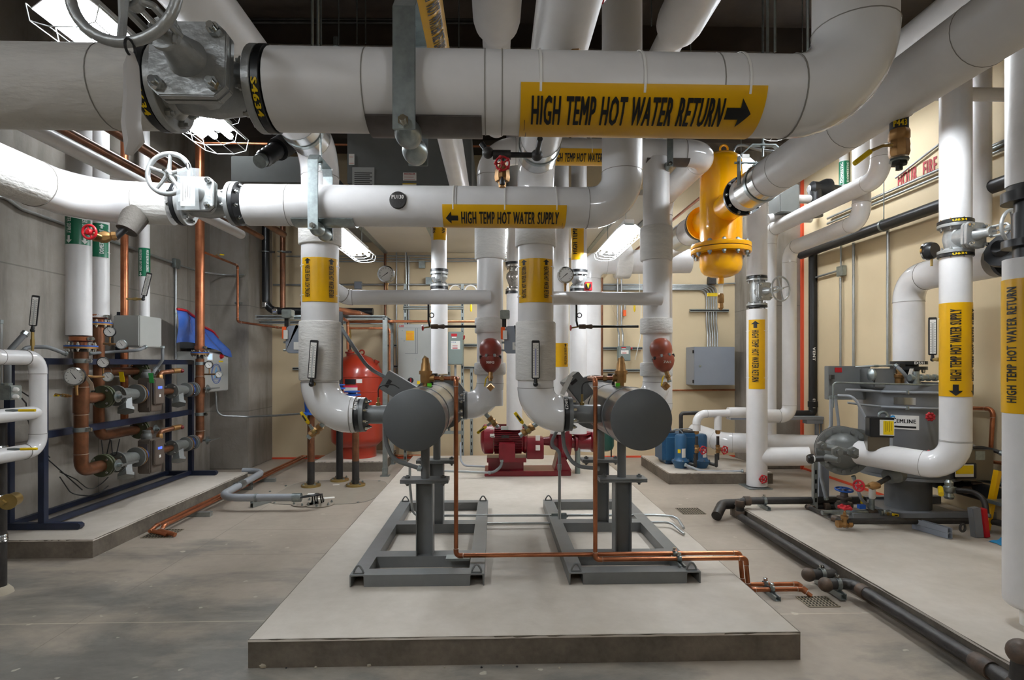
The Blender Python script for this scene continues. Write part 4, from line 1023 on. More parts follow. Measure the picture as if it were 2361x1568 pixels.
# bladder tanks (dull red air vents) on the far risers
def air_vent(px, label, tilt, mk, num='90M3'):
    t = thing('air_vent', label, 'air vent'); Yv = YFA - .2
    a = P(px, 790, Yv); d = V((tilt, -.28, -1)).normalized(); o = P(px - (4 if tilt > 0 else 0), 781, Yv + .02)
    MB().lathe(o, d, [(0, 0), (.006, .036), (.02, .062), (.05, .082), (.085, .088), (.12, .084), (.145, .072), (.158, .074), (.165, .084), (.2, .082), (.235, .066), (.262, .042), (.275, .024)], 28).build('float_body', mk, t)
    _, u, w = frame_of(d)
    o2 = MB()
    for k in range(8):
        a_ = PI * k / 4 + .4; p = o + d * .15 + (u * math.cos(a_) + w * math.sin(a_)) * .082; o2 = MB().hexa(p, d, .01, .022); o2.build('bolt', galv if k % 3 else black, t)
    p1 = o + d * .275; p2 = p1 + V((tilt * .1, -.02, -.07)); 
    MB().lathe(p1, p2 - p1, [(0, .018), (.03, .018), (.032, .022), (.05, .022), (.052, .016), (.075, .016)], 8).build('brass_valve', bronze, t)
    p3 = p1 + (p2 - p1).normalized() * .075; MB().hexa(p3, (p2 - p1), .018, .012).build('union', galv, t)
    q = p3 + V((-.012 if tilt > 0 else 0, .02, -.045))
    MB().lathe(q + V((0, .06, 0)), (0, -1, 0), [(0, .034), (.05, .034), (.06, .026), (.06, .016), (.075, .016)], 4).build('side_fitting', bronze, t)
    MB().tube([p1 + V((-.02, -.01, -.03)), p1 + V((-.035, -.02, -.05)), p1 + V((-.045, -.02, -.11))], [.003, .005, .005], 8).build('lever', MATS['yellow_grip'], t)
    tx = MB(); text_flat(tx, num, o + d * .205 + V((-.032, -.082, 0)), XA, V((0, -.35, 1)), .062, .02); tx.build('handwriting', paper, t)
air_vent(1131, 'maroon-brown air vent with handwritten mark on the left far riser', 0.0, ventred)
air_vent(1522, 'rust-red tilted air vent on the right far riser', .16, mat('rust_red_paint', '93452F', .4, var=.1, vs=8), '7AS')
# gray control boxes and flexible conduits by the exchangers
def flex(pts, r, label, m=cable, R=.12, name='flexible_conduit', ends=True, cat='conduit'):
    t = thing(name, label, cat); pts = [V(p) for p in pts]; q = route(pts, R, 8)
    MB().tube(q, r, 12).build('conduit_run', m, t)
    if ends:
        for a, b in ((q[0], q[1]), (q[-1], q[-2])): MB().lathe(a, b - a, [(-.01, r * .8), (-.01, r * 1.35), (.015, r * 1.35), (.018, r)], 8).build('connector', galv, t)
    return t
flex([P(786, 755, 4.4), P(815, 800, 4.3), P(850, 850, 4.25), P(905, 878, 4.25), P(918, 885, 4.25)], .014, 'gray flexible conduit sagging from the left riser to the left exchanger', R=.3)
flex([P(888, 960, 3.9), P(890, 1020, 3.92), P(905, 1060, 3.95), P(968, 1080, 3.98)], .015, 'gray flexible conduit looping under the left heat exchanger', R=.2)
flex([P(1297, 985, 3.95), P(1300, 1030, 3.96), P(1322, 1075, 3.97), P(1378, 1080, 3.98)], .014, 'gray flexible conduit looping under the right heat exchanger', R=.2)
flex([P(1288, 985, 4.3), P(1268, 1025, 4.3), P(1290, 1040, 4.3), P(1290, 1075, 4.3)], .013, 'gray flexible conduit bending in front of the maroon pump', R=.06)
def rigid(pts, R, r, label, m=cond, cat='conduit', name='conduit', coup=()):
    t = thing(name, label, cat); MB().tube(route(pts, R, 7), r, 12).build('conduit_run', m, t)
    for c, d in coup: MB().lathe(c, d, [(-.02, r), (-.02, r * 1.35), (.02, r * 1.35), (.02, r)], 12, False).build('coupling', galv, t)
    return t
rigid([P(1290, 1068, 4.3), P(1290, 1196, 4.42)], .05, .0115, 'vertical conduit dropping to the pad between the exchangers', coup=[(P(1290, 1078, 4.3), ZA)])
yb1 = 4.95
rigid([P(945, 1075, 4.9), (X_(945, 5.0), 5.0, .5), (X_(952, 5.0), 5.0, .225), (X_(1600, 5.0) - .35, 5.0, .215), (X_(1560, 5.0), 5.0, .2), (X_(1572, 4.8), 4.75, .17)], .07, .0115, 'steel conduit running across the pad behind the exchanger posts, rear of two')
rigid([(X_(960, 4.85), 4.86, .3), (X_(975, 4.85), 4.86, .19), (X_(1545, 4.86), 4.86, .19), (X_(1568, 4.7), 4.6, .165)], .07, .0105, 'steel conduit running across the pad behind the exchanger posts, front of two')
t = thing('junction_fitting', 'gray conduit junction body lying on the pad between the skids', 'electrical fitting')
MB().box((X_(1288, 4.99), 4.97, .222), (.16, .05, .05)).build('body', galv, t, bevel=.014)
for px in (1106, 1473):
    solo(MB().box((X_(px, 4.93), 4.93, .2), (.02, .19, .05)), 'conduit_strap', galv, 'steel strap holding the pad conduits, %s one' % ('left' if px < 1300 else 'right'), 'clamp')
def sloped_box(c, w, d, h, rz, ry, label, m=gray, screen=True):
    t = thing('control_box', label, 'control box'); Mr = Matrix.Rotation(rz, 3, 'Z') @ Matrix.Rotation(ry, 3, 'Y'); c = V(c)
    MB().box(c, (w, d, h), Mr).build('housing', m, t, bevel=.006)
    if screen: MB().box(c + Mr @ V((-w * .3, -d / 2 - .001, -h * .05)), (w * .12, .003, h * .4), Mr).build('rocker_switch', black, t)
    return t
cb1 = sloped_box(P(918, 893, 4.25), .24, .16, .15, .1, .55, 'gray tilted control box behind the top of the left exchanger')
cb2 = sloped_box(P(1330, 893, 4.25), .2, .16, .14, .1, .9, 'gray tilted control box beside the top of the right exchanger')
t = thing('status_panel', 'pale sticker panel on the right tilted control box', 'sign')
MB().box(P(1306, 888, 4.15), (.035, .004, .15), Matrix.Rotation(.45, 3, 'Y')).build('plate', paper, t)
for k, (a, b_, nm) in enumerate((((872, 920), (905, 890), 'left'), ((1342, 912), (1362, 898), 'right'))):
    t = thing('sensor_wire', 'black sensor wires arching over the %s exchanger nozzle' % nm, 'wire')
    p0 = P(a[0], a[1], YN); p1 = P(b_[0] + 15, b_[1] + 5, YN + .1)
    MB().tube(route([p0, p0 + V((0, 0, .09)), p0 + V((.1, 0, .1)), p1], .04), .004, 6).build('wire', black, t)
    MB().lathe((p0.x, YN, zn + .06), ZA, [(0, .016), (.02, .016), (.022, .009), (p0.z - zn - .05, .009)], 8).build('probe', brass, t)
# slender black branch pipes with siphon and needle valve
for (x0, x1, yp, yt, nm, gx) in ((989, 1098, 753, 700, 'left', 1), (1330, 1472, 753, 702, 'right', 1)):
    Yq = 4.55
    t = thing('gauge_branch', 'thin black branch pipe with coiled siphon and red knob, %s of two' % nm, 'pipe fitting')
    a = P(x0 + 5, yp, Yq); b = P(x1, yp, Yq)
    MB().cyl(a, b, .0125 * .8).build('pipe', iron, t)
    MB().lathe(a, XA, [(0, .018), (.035, .02), (.05, .02), (.06, .013), (.1, .02), (.11, .013)], 10).build('tee_body', rusty, t)
    MB().tube([a + V((-.01, 0, 0)), P(x0 - 1, 740, Yq), P(x0 - 1, 712, Yq), P(x0 - 1, yt, Yq)], .0085, 8).build('riser', iron, t)
    MB().torus(P(x0 + 6, 727, Yq - .01), YA, .018, .004, 20, 6).build('siphon_coil', iron, t)
    MB().cyl(P(x0 - 12, yp + 3, Yq), a, .006).build('stem', brass, t)
    MB().lathe(P(x0 - 16, yp + 3, Yq), XA, [(0, .02), (.008, .026), (.014, .012)], 12).build('red_knob', red, t)

# ---------------------------------------------------------------- navy frame by the left wall
fx0, fx1, fy0, fy1 = -4.12, -3.84, 4.95, 7.3
t = thing('pipe_rack', 'navy blue steel frame carrying the copper valve header by the left wall', 'frame')
def bar(t, a, b, w, nm='rail', m=navy, h=None):
    a, b = V(a), V(b); d, u, v = frame_of(b - a); w2 = w / 2; h2 = (h or w) / 2
    MB().prism(a, u, v, [(-w2, -h2), (w2, -h2), (w2, h2), (-w2, h2)], (b - a).length, d).build(nm, m, t, bevel=.002)
for x in (fx0, fx1):
    for y in (fy0, fy1): bar(t, (x, y, .19), (x, y, 1.6 if x == fx1 else 1.6), .052, 'post')
for y in (fy0, fy1):
    MB().prism((fx0 - .03, y - .03, .151), XA, ZA, [(0, 0), (.62, 0), (.64, .02), (.64, .04), (.62, .055), (0, .055)], .05, YA).build('foot', navy, t)
    bar(t, (fx0, y, 1.58), (fx1, y, 1.58), .05)
for x in (fx0, fx1):
    bar(t, (x, fy0, 1.575), (x, fy1, 1.575), .055); bar(t, (x, fy0, .19), (x, fy1, .19), .045)
bar(t, (fx1, fy0, .95), (fx1, fy1, .95), .06)
bar(t, (fx0, 5.8, 1.6), (fx0 + .02, 5.8, 2.12), .05, 'upright'); bar(t, (fx0, 6.35, 1.6), (fx0 + .02, 6.35, 2.12), .05, 'upright')

XH, XI = -3.68, -3.95           # front and rear pipes of the header
def on(px, X): return PX(px, 840, X).y
yH = on(187, XH); yF_ = on(461, XH); yI = on(228, XI)
z1, z2, z3, z4 = 1.245, .6, 1.475, .83
hp = thing('copper_header', 'aged copper header pipework on the navy frame', 'pipe')
def cp(pts, r, R=.09, nm='pipe_run', m=copperd, t=hp):
    MB().tube(route(pts, R, 6), r, 20).build(nm, m, t)
cp([(XH, yH, 1.66), (XH, yH, z2), (XH, yH + .28, z2)], .055)
MB().cyl((XH, yH, 1.34), (XH, yH, 1.12), .062).cyl((XH, yH, z1), (XH, yH + .16, z1), .05).build('tee', copperd, hp)
cp([(XH, yH, z1), (XH, yH + .3, z1)], .042)
cp([(XI, yI, 1.95), (XI, yI, z4), (XI, yI + .62, z4)], .05, .1)
cp([(XI, yI, z3), (XI, yI + .6, z3)], .045)
cp([(XH, yF_, 1.62), (XH, yF_, z2), (XH, yF_ - .1, z2)], .05)
MB().cyl((XH, yF_, 1.38), (XH, yF_, 1.14), .058).build('tee', copperd, hp)
for zz in (z1, z2):
    cp([(XH, yH + .2, zz), (XH, yF_, zz)], .035, nm='inner_pipe')
for x, y, z in ((XH, yH, 1.345), (XH, yH, 1.1), (XH, yH, .75), (XI, yI + .1, z3), (XH, yF_, 1.4), (XH, yF_, .72)):
    MB().lathe((x, y, z), ZA if (x, z) != (XI, z3) else YA, [(0, .05), (0, .0595), (.005, .0595), (.005, .05)], 20, False).build('solder_ring', solder, hp)
def clamp_(x, y, z, r, lab):
    t = thing('pipe_clamp', lab, 'clamp')
    MB().lathe((x, y, z - .02), ZA, [(0, r), (0, r + .006), (.04, r + .006), (.04, r)], 20, False).build('clamp_band', galv, t)
    b = MB().box((x + r + .02, y - .01, z), (.045, .02, .035)); b.hexa((x + r + .03, y - .04, z), YA, .011, .05); b.build('clamp_screw', chrome, t)
clamp_(XH, yH, 1.58, .055, 'galvanized clamp holding the front copper riser at the top rail')
clamp_(XH, yH, .97, .055, 'galvanized clamp holding the front copper riser at the middle rail')
clamp_(XH, yF_, 1.56, .05, 'galvanized clamp on the far copper riser at the top rail')
clamp_(XH, yF_, .93, .05, 'galvanized clamp on the far copper riser at the middle rail')
def top_flange(x, y, z, r, k, lab, R):
    t = thing('blue_flange', lab, 'flange')
    MB().lathe((x, y, z), ZA, [(0, .05), (0, R), (.016, R), (.016, .05)], 32).build('ring', bronze, t)
    MB().lathe((x, y, z + .017), ZA, [(0, .05), (0, R), (.012, R), (.012, .05)], 32).build('blue_ring', blue, t)
    bolt_set(t, (x, y, z + .03), ZA, R * .82, k, .014, .014); bolt_set(t, (x, y, z), -ZA, R * .82, k, .014, .014)
    MB().lathe((x, y, z + .03), ZA, [(0, r * .6), (.03, r * .66), (.04, r * 1.0), (.075, r * 1.02), (.08, r * .9)], 24).build('grooved_coupling', copper, t)
    b = MB().box((x + r * 1.05, y - .02, z + .088), (.05, .03, .03)); b.hexa((x + r * 1.1, y - .05, z + .088), YA, .012, .07); b.build('coupling_bolt', chrome, t)
    MB().cyl((x, y, z - .07), (x, y, z), r * .62).build('collar', iron, t)
top_flange(XH, yH, Z_(805, yH), .088, 8, 'blue rimmed bolted flange on top of the front copper riser', .125)
top_flange(XI, yI, Z_(752, yI), .078, 8, 'blue rimmed bolted flange below the second white riser', .115)
top_flange(XH, yF_, Z_(818, yF_), .062, 8, 'blue rimmed bolted flange on the far copper riser', .105)
c5 = solo(MB().cyl((XH, yF_, Z_(808, yF_)), (XH, yF_, 4.9), .053, n=24), 'copper_pipe', copper, 'bright copper riser standing at the far end of the navy frame', 'pipe')
y6 = on(287, -4.02)
solo(MB().cyl((-4.02, y6, .9), (-4.02, y6, 4.9), .037, n=20), 'copper_pipe', copper, 'bright copper riser behind the gray box on the left wall', 'pipe')

def flange_pair(t, c, ax, R, m, k=4, gap=.0):
    o = MB().lathe(c, ax, [(-.028, .04), (-.028, R), (-.008, R), (-.008, R * .6), (.008, R * .6), (.008, R), (.028, R), (.028, .04)], 28).build('flange', m, t)
    bolt_set(o, V(c) - V(ax) * .028, -V(ax), R * .8, k, .012, .012)
rows = (('upper', z1), ('lower', z2))
for nm, z in rows:
    ys = [on(q, XH) for q in (238, 262, 292, 318, 345, 388, 412, 440)]
    t = thing('butterfly_valve', 'flanged butterfly valve with gray lever at the near end of the %s header row' % nm, 'valve')
    flange_pair(t, (XH, ys[0], z), YA, .105, pine)
    MB().cyl((XH + .02, ys[0], z), (XH + .17, ys[0] + .02, z), .014).build('stem', galv, t)
    MB().lathe((XH + .12, ys[0] + .02, z), XA, [(0, .02), (.0, .055), (.006, .055), (.006, .02), (.04, .02)], 18).build('notch_plate', galv, t)
    MB().prism((XH + .16, ys[0], z - .01), YA, ZA, [(0, 0), (.26, -.004), (.26, .014), (0, .02)], .01, XA).build('lever', castgray, t)
    for j, (yc, word) in enumerate(((ys[2], 'near'), (ys[6], 'far'))):
        t = thing('strainer', 'gray Y strainer at the %s end of the %s header row' % (word, nm), 'strainer')
        R = .1 if j == 0 else .085; L = .16
        MB().lathe((XH, yc - L, z), YA, [(0, .04), (0, R), (.022, R), (.024, .055), (L, .07), (2 * L - .03, .052), (2 * L - .024, R), (2 * L, R), (2 * L, .04)], 24).build('body', castgray, t)
        MB().lathe((XH, yc - .02, z - .02), (.25, -.35 if j == 0 else -.35, -.75), [(0, .06), (.1, .062), (.13, .064), (.13, .078), (.16, .078), (.165, .02)], 6).build('strainer_leg', castgray, t)
        o = MB().lathe((XH, yc + (L + .012), z), YA, [(0, .04), (0, R), (.016, R), (.016, .04)], 24).build('flange', bronze, t)
        MB().lathe((XH, yc + L + .03, z), YA, [(0, .062), (.075, .062)], 20).build('blue_sleeve', blue, t)
        bolt_set(t, (XH, yc - L, z), -YA, R * .8, 4, .012, .014)
    t = thing('flow_meter', 'brown gray boxy control valve with a small blue display in the %s header row' % nm, 'control valve')
    y = ys[4]; MB().bb(XH - .07, XH + .07, y - .1, y + .11, z - .2, z + .16).build('body', mat('taupe_cast_' + nm, '6B6158', .4, metal=.3, var=.08), t, bevel=.012)
    MB().bb(XH + .07, XH + .10, y - .075, y + .1, z - .12, z + .15).build('cover', MATS['taupe_cast_' + nm], t, bevel=.008)
    MB().bb(XH - .05, XH + .05, y - .112, y - .1, z - .15, z + .12).build('front_cover', MATS['taupe_cast_' + nm], t, bevel=.004)
    MB().bb(XH + .1, XH + .103, y - .02, y + .05, z + .045, z + .07).build('display', screen_blue, t)
    MB().bb(XH + .1, XH + .102, y + .0, y + .03, z - .045, z - .015).build('square_port', white, t)
    MB().lathe((XH - .02, y - .02, z + .16), ZA, [(0, .05), (.02, .055), (.05, .05), (.06, .04), (.09, .04)], 18).build('top_collar', castgray, t)
    zt = z3 if z == z1 else z4
    yb = ys[3] + .02
    t = thing('butterfly_valve', 'flanged butterfly valve on the rear copper line above the %s display valve' % nm, 'valve')
    yy = on(316, XI) ; flange_pair(t, (XI + .03, yy, zt), YA, .1, pine)
    MB().cyl((XI + .05, yy + .03, zt), (XI + .24, yy + .03, zt), .013).build('stem', galv, t)
    MB().lathe((XI + .18, yy + .03, zt), XA, [(0, .02), (0, .05), (.006, .05), (.006, .02), (.04, .02)], 18).build('notch_plate', galv, t)
    MB().prism((XI + .23, yy, zt - .01), YA, ZA, [(0, 0), (.26, .0), (.26, .016), (0, .02)], .01, XA).build('lever', castgray, t)
    MB().tube(route([(XI + .03, yy, zt), (XI + .06, yy + .16, zt), (XH - .02, y - .02, zt - .06), (XH - .02, y - .02, z + .2)], .06), .045, 16).build('outlet_bend', copperd, t)
    t = thing('copper_fitting', 'copper stub with a dark red tipped valve over the %s header row' % nm, 'pipe fitting')
    yc = on(368, XH); MB().tube(route([(XH, yc, z + .04), (XH, yc, zt - .02), (XH + .06, yc + .2, zt)], .05), .026, 14).build('pipe', copperd, t)
    MB().lathe((XH, yc, z + .12), ZA, [(0, .03), (.02, .036), (.05, .036), (.07, .03)], 6).build('union', bronze, t)
    MB().cyl((XH + .05, yc + .16, zt), (XH + .08, yc + .27, zt + .005), .03).build('valve_body', bronze, t)
    MB().ball((XH + .1, yc + .26, zt), .024).build('red_knob', mat('dark_red_' + nm, '6B1518', .4), t)
    t = thing('butterfly_valve', 'flanged butterfly valve at the far end of the %s header row' % nm, 'valve')
    flange_pair(t, (XH, ys[7] + .02, z), YA, .09, castgray)
    MB().cyl((XH, yF_ + .0, z), (XH + .13, yF_ + .0, z), .012).build('stem', galv, t)
    MB().lathe((XH + .09, yF_, z), XA, [(0, .02), (0, .05), (.006, .05), (.006, .02), (.04, .02)], 18).build('notch_plate', galv, t)
    MB().prism((XH + .13, yF_ - .02, z - .008), YA, ZA, [(0, 0), (.24, .005), (.24, .018), (0, .02)], .01, XA).build('lever', castgray, t)

def gauge(c, d, R, label, stem=None, back=.03, m=black, needle=.6, rim=chrome):
    t = thing('pressure_gauge', label, 'gauge'); c = V(c); d, u, w = frame_of(d)
    # u is 'up' for horizontal faces
    MB().lathe(c, d, [(-back, 0), (-back, R * .8), (-back * .6, R), (0, R)], 28).build('case', m, t)
    MB().lathe(c, d, [(0, R * .86), (0, R * 1.02), (.008, R * 1.0), (.01, R * .86)], 28, False).build('bezel', rim, t)
    MB().lathe(c, d, [(.001, 0), (.001, R * .9), (.003, R * .9), (.003, 0)], 28, False).build('dial', white, t)
    tk = MB()
    for k in range(11):
        a = -2.3 + 4.6 * k / 10; e = u * math.cos(a) + w * math.sin(a); f = d.cross(e); p = c + d * .004 + e * R * .72
        tk.add([p - f * R * .02 - e * R * .07, p + f * R * .02 - e * R * .07, p + f * R * .02 + e * R * .07, p - f * R * .02 + e * R * .07], [[0, 1, 2, 3]])
    tk.build('scale_marks', ink, t)
    e = u * math.cos(needle) + w * math.sin(needle); f = d.cross(e); p = c + d * .005
    MB().add([p - e * R * .3 - f * R * .05, p - e * R * .3 + f * R * .05, p + e * R * .65 + f * R * .015, p + e * R * .65 - f * R * .015], [[0, 1, 2, 3]]).build('needle', ink, t)
    if stem is not None:
        s_ = V(stem); q = (s_ - c).normalized()
        MB().lathe(c + q * R * .9 - d * back * .5, s_ - c, [(0, R * .2), (R * .3, R * .2), (R * .3, R * .14), ((s_ - c).length - R, R * .14)], 8).build('stem', bronze, t)
    return t
TC = V((0, -1, 0)); 
g0 = P(171, 868, 4.93); gauge(g0, (.25, -1, 0), .078, 'large round dial gauge on the front copper riser', g0 + V((.01, 0, -.17)), .06)
g0 = P(238, 836, 5.3); gauge(g0, (.5, -.85, 0), .05, 'small black rimmed gauge above the clear one at the left header', g0 + V((-.005, 0, -.13)), rim=black)
g0 = P(248, 869, 5.15); gauge(g0, (.4, -.9, 0), .042, 'small clear gauge end-on beside the front copper riser', None, rim=galv, m=galv)
MBq = MB().tube([P(203, 867, 5.05), P(215, 869, 5.07), P(242, 869, 5.15)], .011, 10); solo(MBq, 'brass_pipe', bronze, 'brass stem running from the front copper riser to the clear gauge', 'pipe fitting')
g0 = P(253, 765, 5.5); gauge(g0, (.4, -.9, 0), .05, 'small black rimmed gauge beside the second blue flange', g0 + V((-.005, 0, -.14)), rim=black)
g0 = P(280, 794, 5.4); gauge(g0, (.4, -.9, 0), .045, 'small steel gauge at the end of a brass stem by the gray box', None, rim=galv, m=galv)
solo(MB().tube([P(240, 793, 5.55), P(274, 794, 5.4)], .011, 10), 'brass_pipe', bronze, 'brass stem beside the second blue flange', 'pipe fitting')
g0 = P(482, 841, 6.95); gauge(g0, (.3, -.95, 0), .045, 'small black rimmed gauge beside the far copper riser', g0 + V((0, 0, -.12)), rim=black)
for px, py, Y, m_g, lb in ((281, 871, 5.6, yellow, 'small yellow tag hanging on the upper header row'), (349, 873, 5.85, mat('green_tag', '2FA04A', .5), 'small green tag hanging above the upper display valve')):
    solo(MB().prism(P(px - 4, py + 10, Y), (1, 0, 0), (-.15, 0, 1), [(0, 0), (.045, 0), (.045, .1), (0, .1)], .002, YA), 'hanging_tag', m_g, lb, 'tag')
solo(MB().prism(P(208, 900, 4.98), (1, 0, 0), (-.1, 0, 1), [(0, 0), (.035, 0), (.03, .06), (-.02, .13), (-.05, .13), (0, .05)], .002, YA), 'hanging_tag', MATS['tan_tag'] if 'tan_tag' in MATS else mat('tan_tag', 'B5A08A', .7), 'curled tan paper tag beside the front copper riser', 'tag')
g0 = P(505, 863, 6.8); gauge(g0, (.3, -.95, 0), .04, 'small steel gauge beside the far copper riser', None, rim=galv, m=galv)
solo(MB().tube([P(472, 863, 7.05), P(500, 863, 6.8)], .01, 10), 'brass_pipe', bronze, 'brass stem from the far copper riser to the steel gauge', 'pipe fitting')
ball_valve(P(150, 912, 4.95), (-1, 0, .12), (-1, .1, 0), (0, -1, 0), 'small yellow lever valve left of the front copper riser', .75, ext=(.03, .06), L=.07, pm=bronze)
for yy, lab in ((.0, 'upper'), (1, 'lower')):
    p = P(62 if not yy else 66, 945 if not yy else 1033, 3.75)
    t = thing('ball_valve', 'yellow tipped steel lever on the %s branch of the white pipe loop' % lab, 'valve')
    a = p + V((.0, -.05, .0)); b = p + V((-.09, -.05, .0))
    MB().tube([b, (a + b) / 2, a], [.006, .009, .006], 8).build('lever', galv, t)
    MB().tube([a - V((.01, 0, 0)), a + V((.085, .01, 0))], .0085, 8).build('grip', yellow, t)
# thermometers on the left
q = P(75, 762, 4.55); thermometer(q, (.1, 0, 1), (.45, -1, 0), .24, .05, 'black cased thermometer on a brass well at far left', foot=q + V((0, 0, -.2)))
q = P(330, 690, 5.85); thermometer(q, (.24, 0, 1), (.5, -1, 0), .24, .05, 'black cased thermometer beside the bright copper riser at left', foot=P(292, 689, 5.9))
# gray box on the frame
t = thing('control_box', 'light gray metal box mounted above the navy frame', 'control box')
MB().bb(-4.03, -3.76, 6.13, 6.53, Z_(800, 6.13), Z_(729, 6.13)).build('housing', graylt, t, bevel=.008)
MB().bb(-4.025, -3.765, 6.12, 6.13, Z_(798, 6.13), Z_(731, 6.13)).build('lid', graylt, t, bevel=.003)
flex([P(375, 800, 6.3), P(375, 830, 6.3), P(360, 850, 6.3), P(352, 862, 6.2)], .016, 'gray flexible conduit leaving the bottom of the gray box', R=.05)
flex([P(335, 800, 6.1), P(320, 808, 6.0), P(250, 812, 5.9), P(205, 815, 5.6)], .016, 'gray flexible conduit along the top rail of the frame', R=.08)
flex([P(150, 815, 4.9), P(110, 800, 4.7), P(60, 800, 4.6), P(52, 812, 4.5)], .016, 'gray conduit passing behind the white pipe loop', R=.08)
t = thing('junction_box', 'galvanized junction box with two black cables at the far left edge', 'junction box')
c = P(18, 905, 4.1); MB().box(c, (.12, .1, .1)).build('housing', galv, t, bevel=.006)
for k in (0, 1): MB().lathe(c + V((.06, -.02, .02 - .05 * k)), XA, [(0, .017), (.02, .017), (.03, .009)], 10).build('cable_gland', white, t)
flex([c + V((-.0, 0, .05)), c + V((0, 0, .28)), c + V((.04, .1, .42))], .02, 'gray flexible conduit rising from the junction box at far left')
flex([c + V((-.05, 0, .05)), c + V((-.05, 0, .5))], .012, 'slim steel conduit rising from the junction box at far left', m=cond)
for k, pts in enumerate(([(45, 900, 4.3), (68, 915, 4.6), (72, 990, 4.9), (100, 1050, 5.2), (190, 1130, 5.4)], [(45, 912, 4.3), (60, 930, 4.5), (62, 960, 4.8), (80, 1020, 5.0), (115, 1055, 5.2)],
        [(138, 1088, 5.1), (175, 1105, 5.3), (205, 1130, 5.4), (230, 1120, 5.5), (250, 1100, 5.5)], [(138, 1100, 5.1), (165, 1140, 5.3), (220, 1145, 5.4), (250, 1120, 5.5)])):
    solo(MB().tube(route([P(*q_) for q_ in pts], .1), .005, 6), 'cable', black, ['thin black cable drooping from the far left junction box, upper', 'thin black cable drooping from the far left junction box, lower', 'thin black cable looping below the lower header row', 'thin black cable trailing lowest inside the navy frame'][k], 'cable')
for k, x in enumerate((240, 262)):
    solo(MB().tube(route([P(x - 6, 1015, 5.6), P(x - 2, 1050, 5.6), P(x + 6, 1050, 5.6), P(x + 14, 1012, 5.6)], .08), .005, 6), 'cable', black, 'short black cable loop under the rear copper line, %s one' % ('left', 'right')[k], 'cable')
# floor pipe at far left edge with brass cap
t = thing('drain_pipe', 'black drain pipe with a brass cleanout cap at the lower left edge', 'pipe')
xq = X_(-2, 3.95)
MB().cyl((xq, 3.95, .03), (xq, 3.95, 1.25), .042).build('pipe', iron, t)
for zz in (.35, .62, .95): MB().lathe((xq, 3.95, zz), ZA, [(0, .045), (.005, .05), (.01, .046), (.02, .05), (.03, .046), (.04, .05), (.05, .045)], 20).build('band_coupling', chrome, t)
o = P(6, 1158, 3.85); MB().lathe(o + V((0, .1, 0)), (.3, -1, 0), [(0, .045), (.08, .045), (.085, .052), (.1, .052), (.1, 0)], 24).build('cleanout', brass, t)
MB().lathe(o + V((.01, -.005, 0)), (.3, -1, 0), [(0, .02), (.02, .018)], 4).build('square_plug', brass, t)
MB().lathe((xq, 3.95, .0), ZA, [(0, .08), (.02, .075), (.05, .05)], 20).build('floor_grout', stone, t)

# control panel with the draped blue film
t = thing('control_cabinet', 'light gray control panel with a lit screen and round logo on the left wall', 'control box')
yp0, yp1, zp0, zp1 = 7.63, 8.32, 1.17, 1.72
MB().bb(-4.2, -3.86, yp0, yp1, zp0, zp1).build('housing', graylt, t, bevel=.006)
MB().bb(-3.86, -3.845, yp0 + .01, yp1 - .01, zp0 + .01, zp1 - .01).build('door', graylt, t, bevel=.004)
f = -3.845
MB().bb(f, f + .006, yp0 + .07, yp0 + .22, 1.6, 1.7).build('screen_frame', white, t); MB().bb(f + .006, f + .008, yp0 + .085, yp0 + .2, 1.615, 1.69).build('screen', screen_pale, t)
MB().lathe((f, yp0 + .46, 1.66), XA, [(0, .035), (.012, .035), (.012, .022), (.035, .022), (.035, 0)], 20).build('emergency_stop', red, t)
MB().bb(f, f + .003, yp0 + .4, yp0 + .52, 1.58, 1.6).build('sticker', yellow, t)
lg = MB().torus((f + .002, yp0 + .33, 1.42), XA, .135, .004, 40, 6); lg.torus((f + .002, yp0 + .33, 1.42), XA, .115, .002, 40, 6); o = lg.build('logo_ring', blue, t)
tr = MB().prism((f + .001, yp0 + .33, 1.36), YA, ZA, [(-.07, 0), (-.035, 0), (.0, .11), (.035, 0), (.05, 0), (.01, .15), (-.01, .15)], .003, XA); tr.build('logo_triangle', mat('logo_light_blue', '6FA8D8', .4), t)
tx = MB(); text_flat(tx, 'SMT', (f + .003, yp0 + .31, 1.362), YA, ZA, .1, .04); tx.build('lettering', ink, t)
MB().bb(f, f + .004, yp0 + .26, yp0 + .42, 1.345, 1.352).build('logo_bar', blue, t)
MB().bb(f, f + .003, yp0 + .02, yp0 + .06, 1.2, 1.25).build('sticker', red, t)
t = thing('control_box', 'dark gray box on the left wall half covered by blue film', 'control box')
MB().bb(-4.2, -3.98, 7.7, 8.2, 1.76, 2.02).build('housing', gray, t, bevel=.006)
t = thing('plastic_sheet', 'crumpled blue plastic film with a red hem draped over the wall panel', 'plastic sheet')
nx, nz = 16, 10; vs = []
for i in range(nz + 1):
    for j in range(nx + 1):
        u = j / nx; v = i / nz
        y = 7.02 + 1.2 * u + .15 * v * u; x = -3.87 + .08 * v * (0.4 + u) + .035 * math.sin(6 * u + 4 * v) + .02 * math.sin(17 * u - 3 * v)
        top = 2.22 - .1 * u - .2 * u * u; bot = 1.8 - .1 * u + .05 * math.sin(5 * u)
        vs.append(V((x - .06 * u, y, top + (bot - top) * v + .01 * math.sin(9 * u + 7 * v))))
MB().add(vs, [[i * (nx + 1) + j, i * (nx + 1) + j + 1, (i + 1) * (nx + 1) + j + 1, (i + 1) * (nx + 1) + j] for i in range(nz) for j in range(nx)]).build('film', tarp, t, angle=80)
b = MB(); b.tube([vs[j] + V((.01, 0, .0)) for j in range(nx + 1)], .016, 6); b.build('red_hem', red, t)
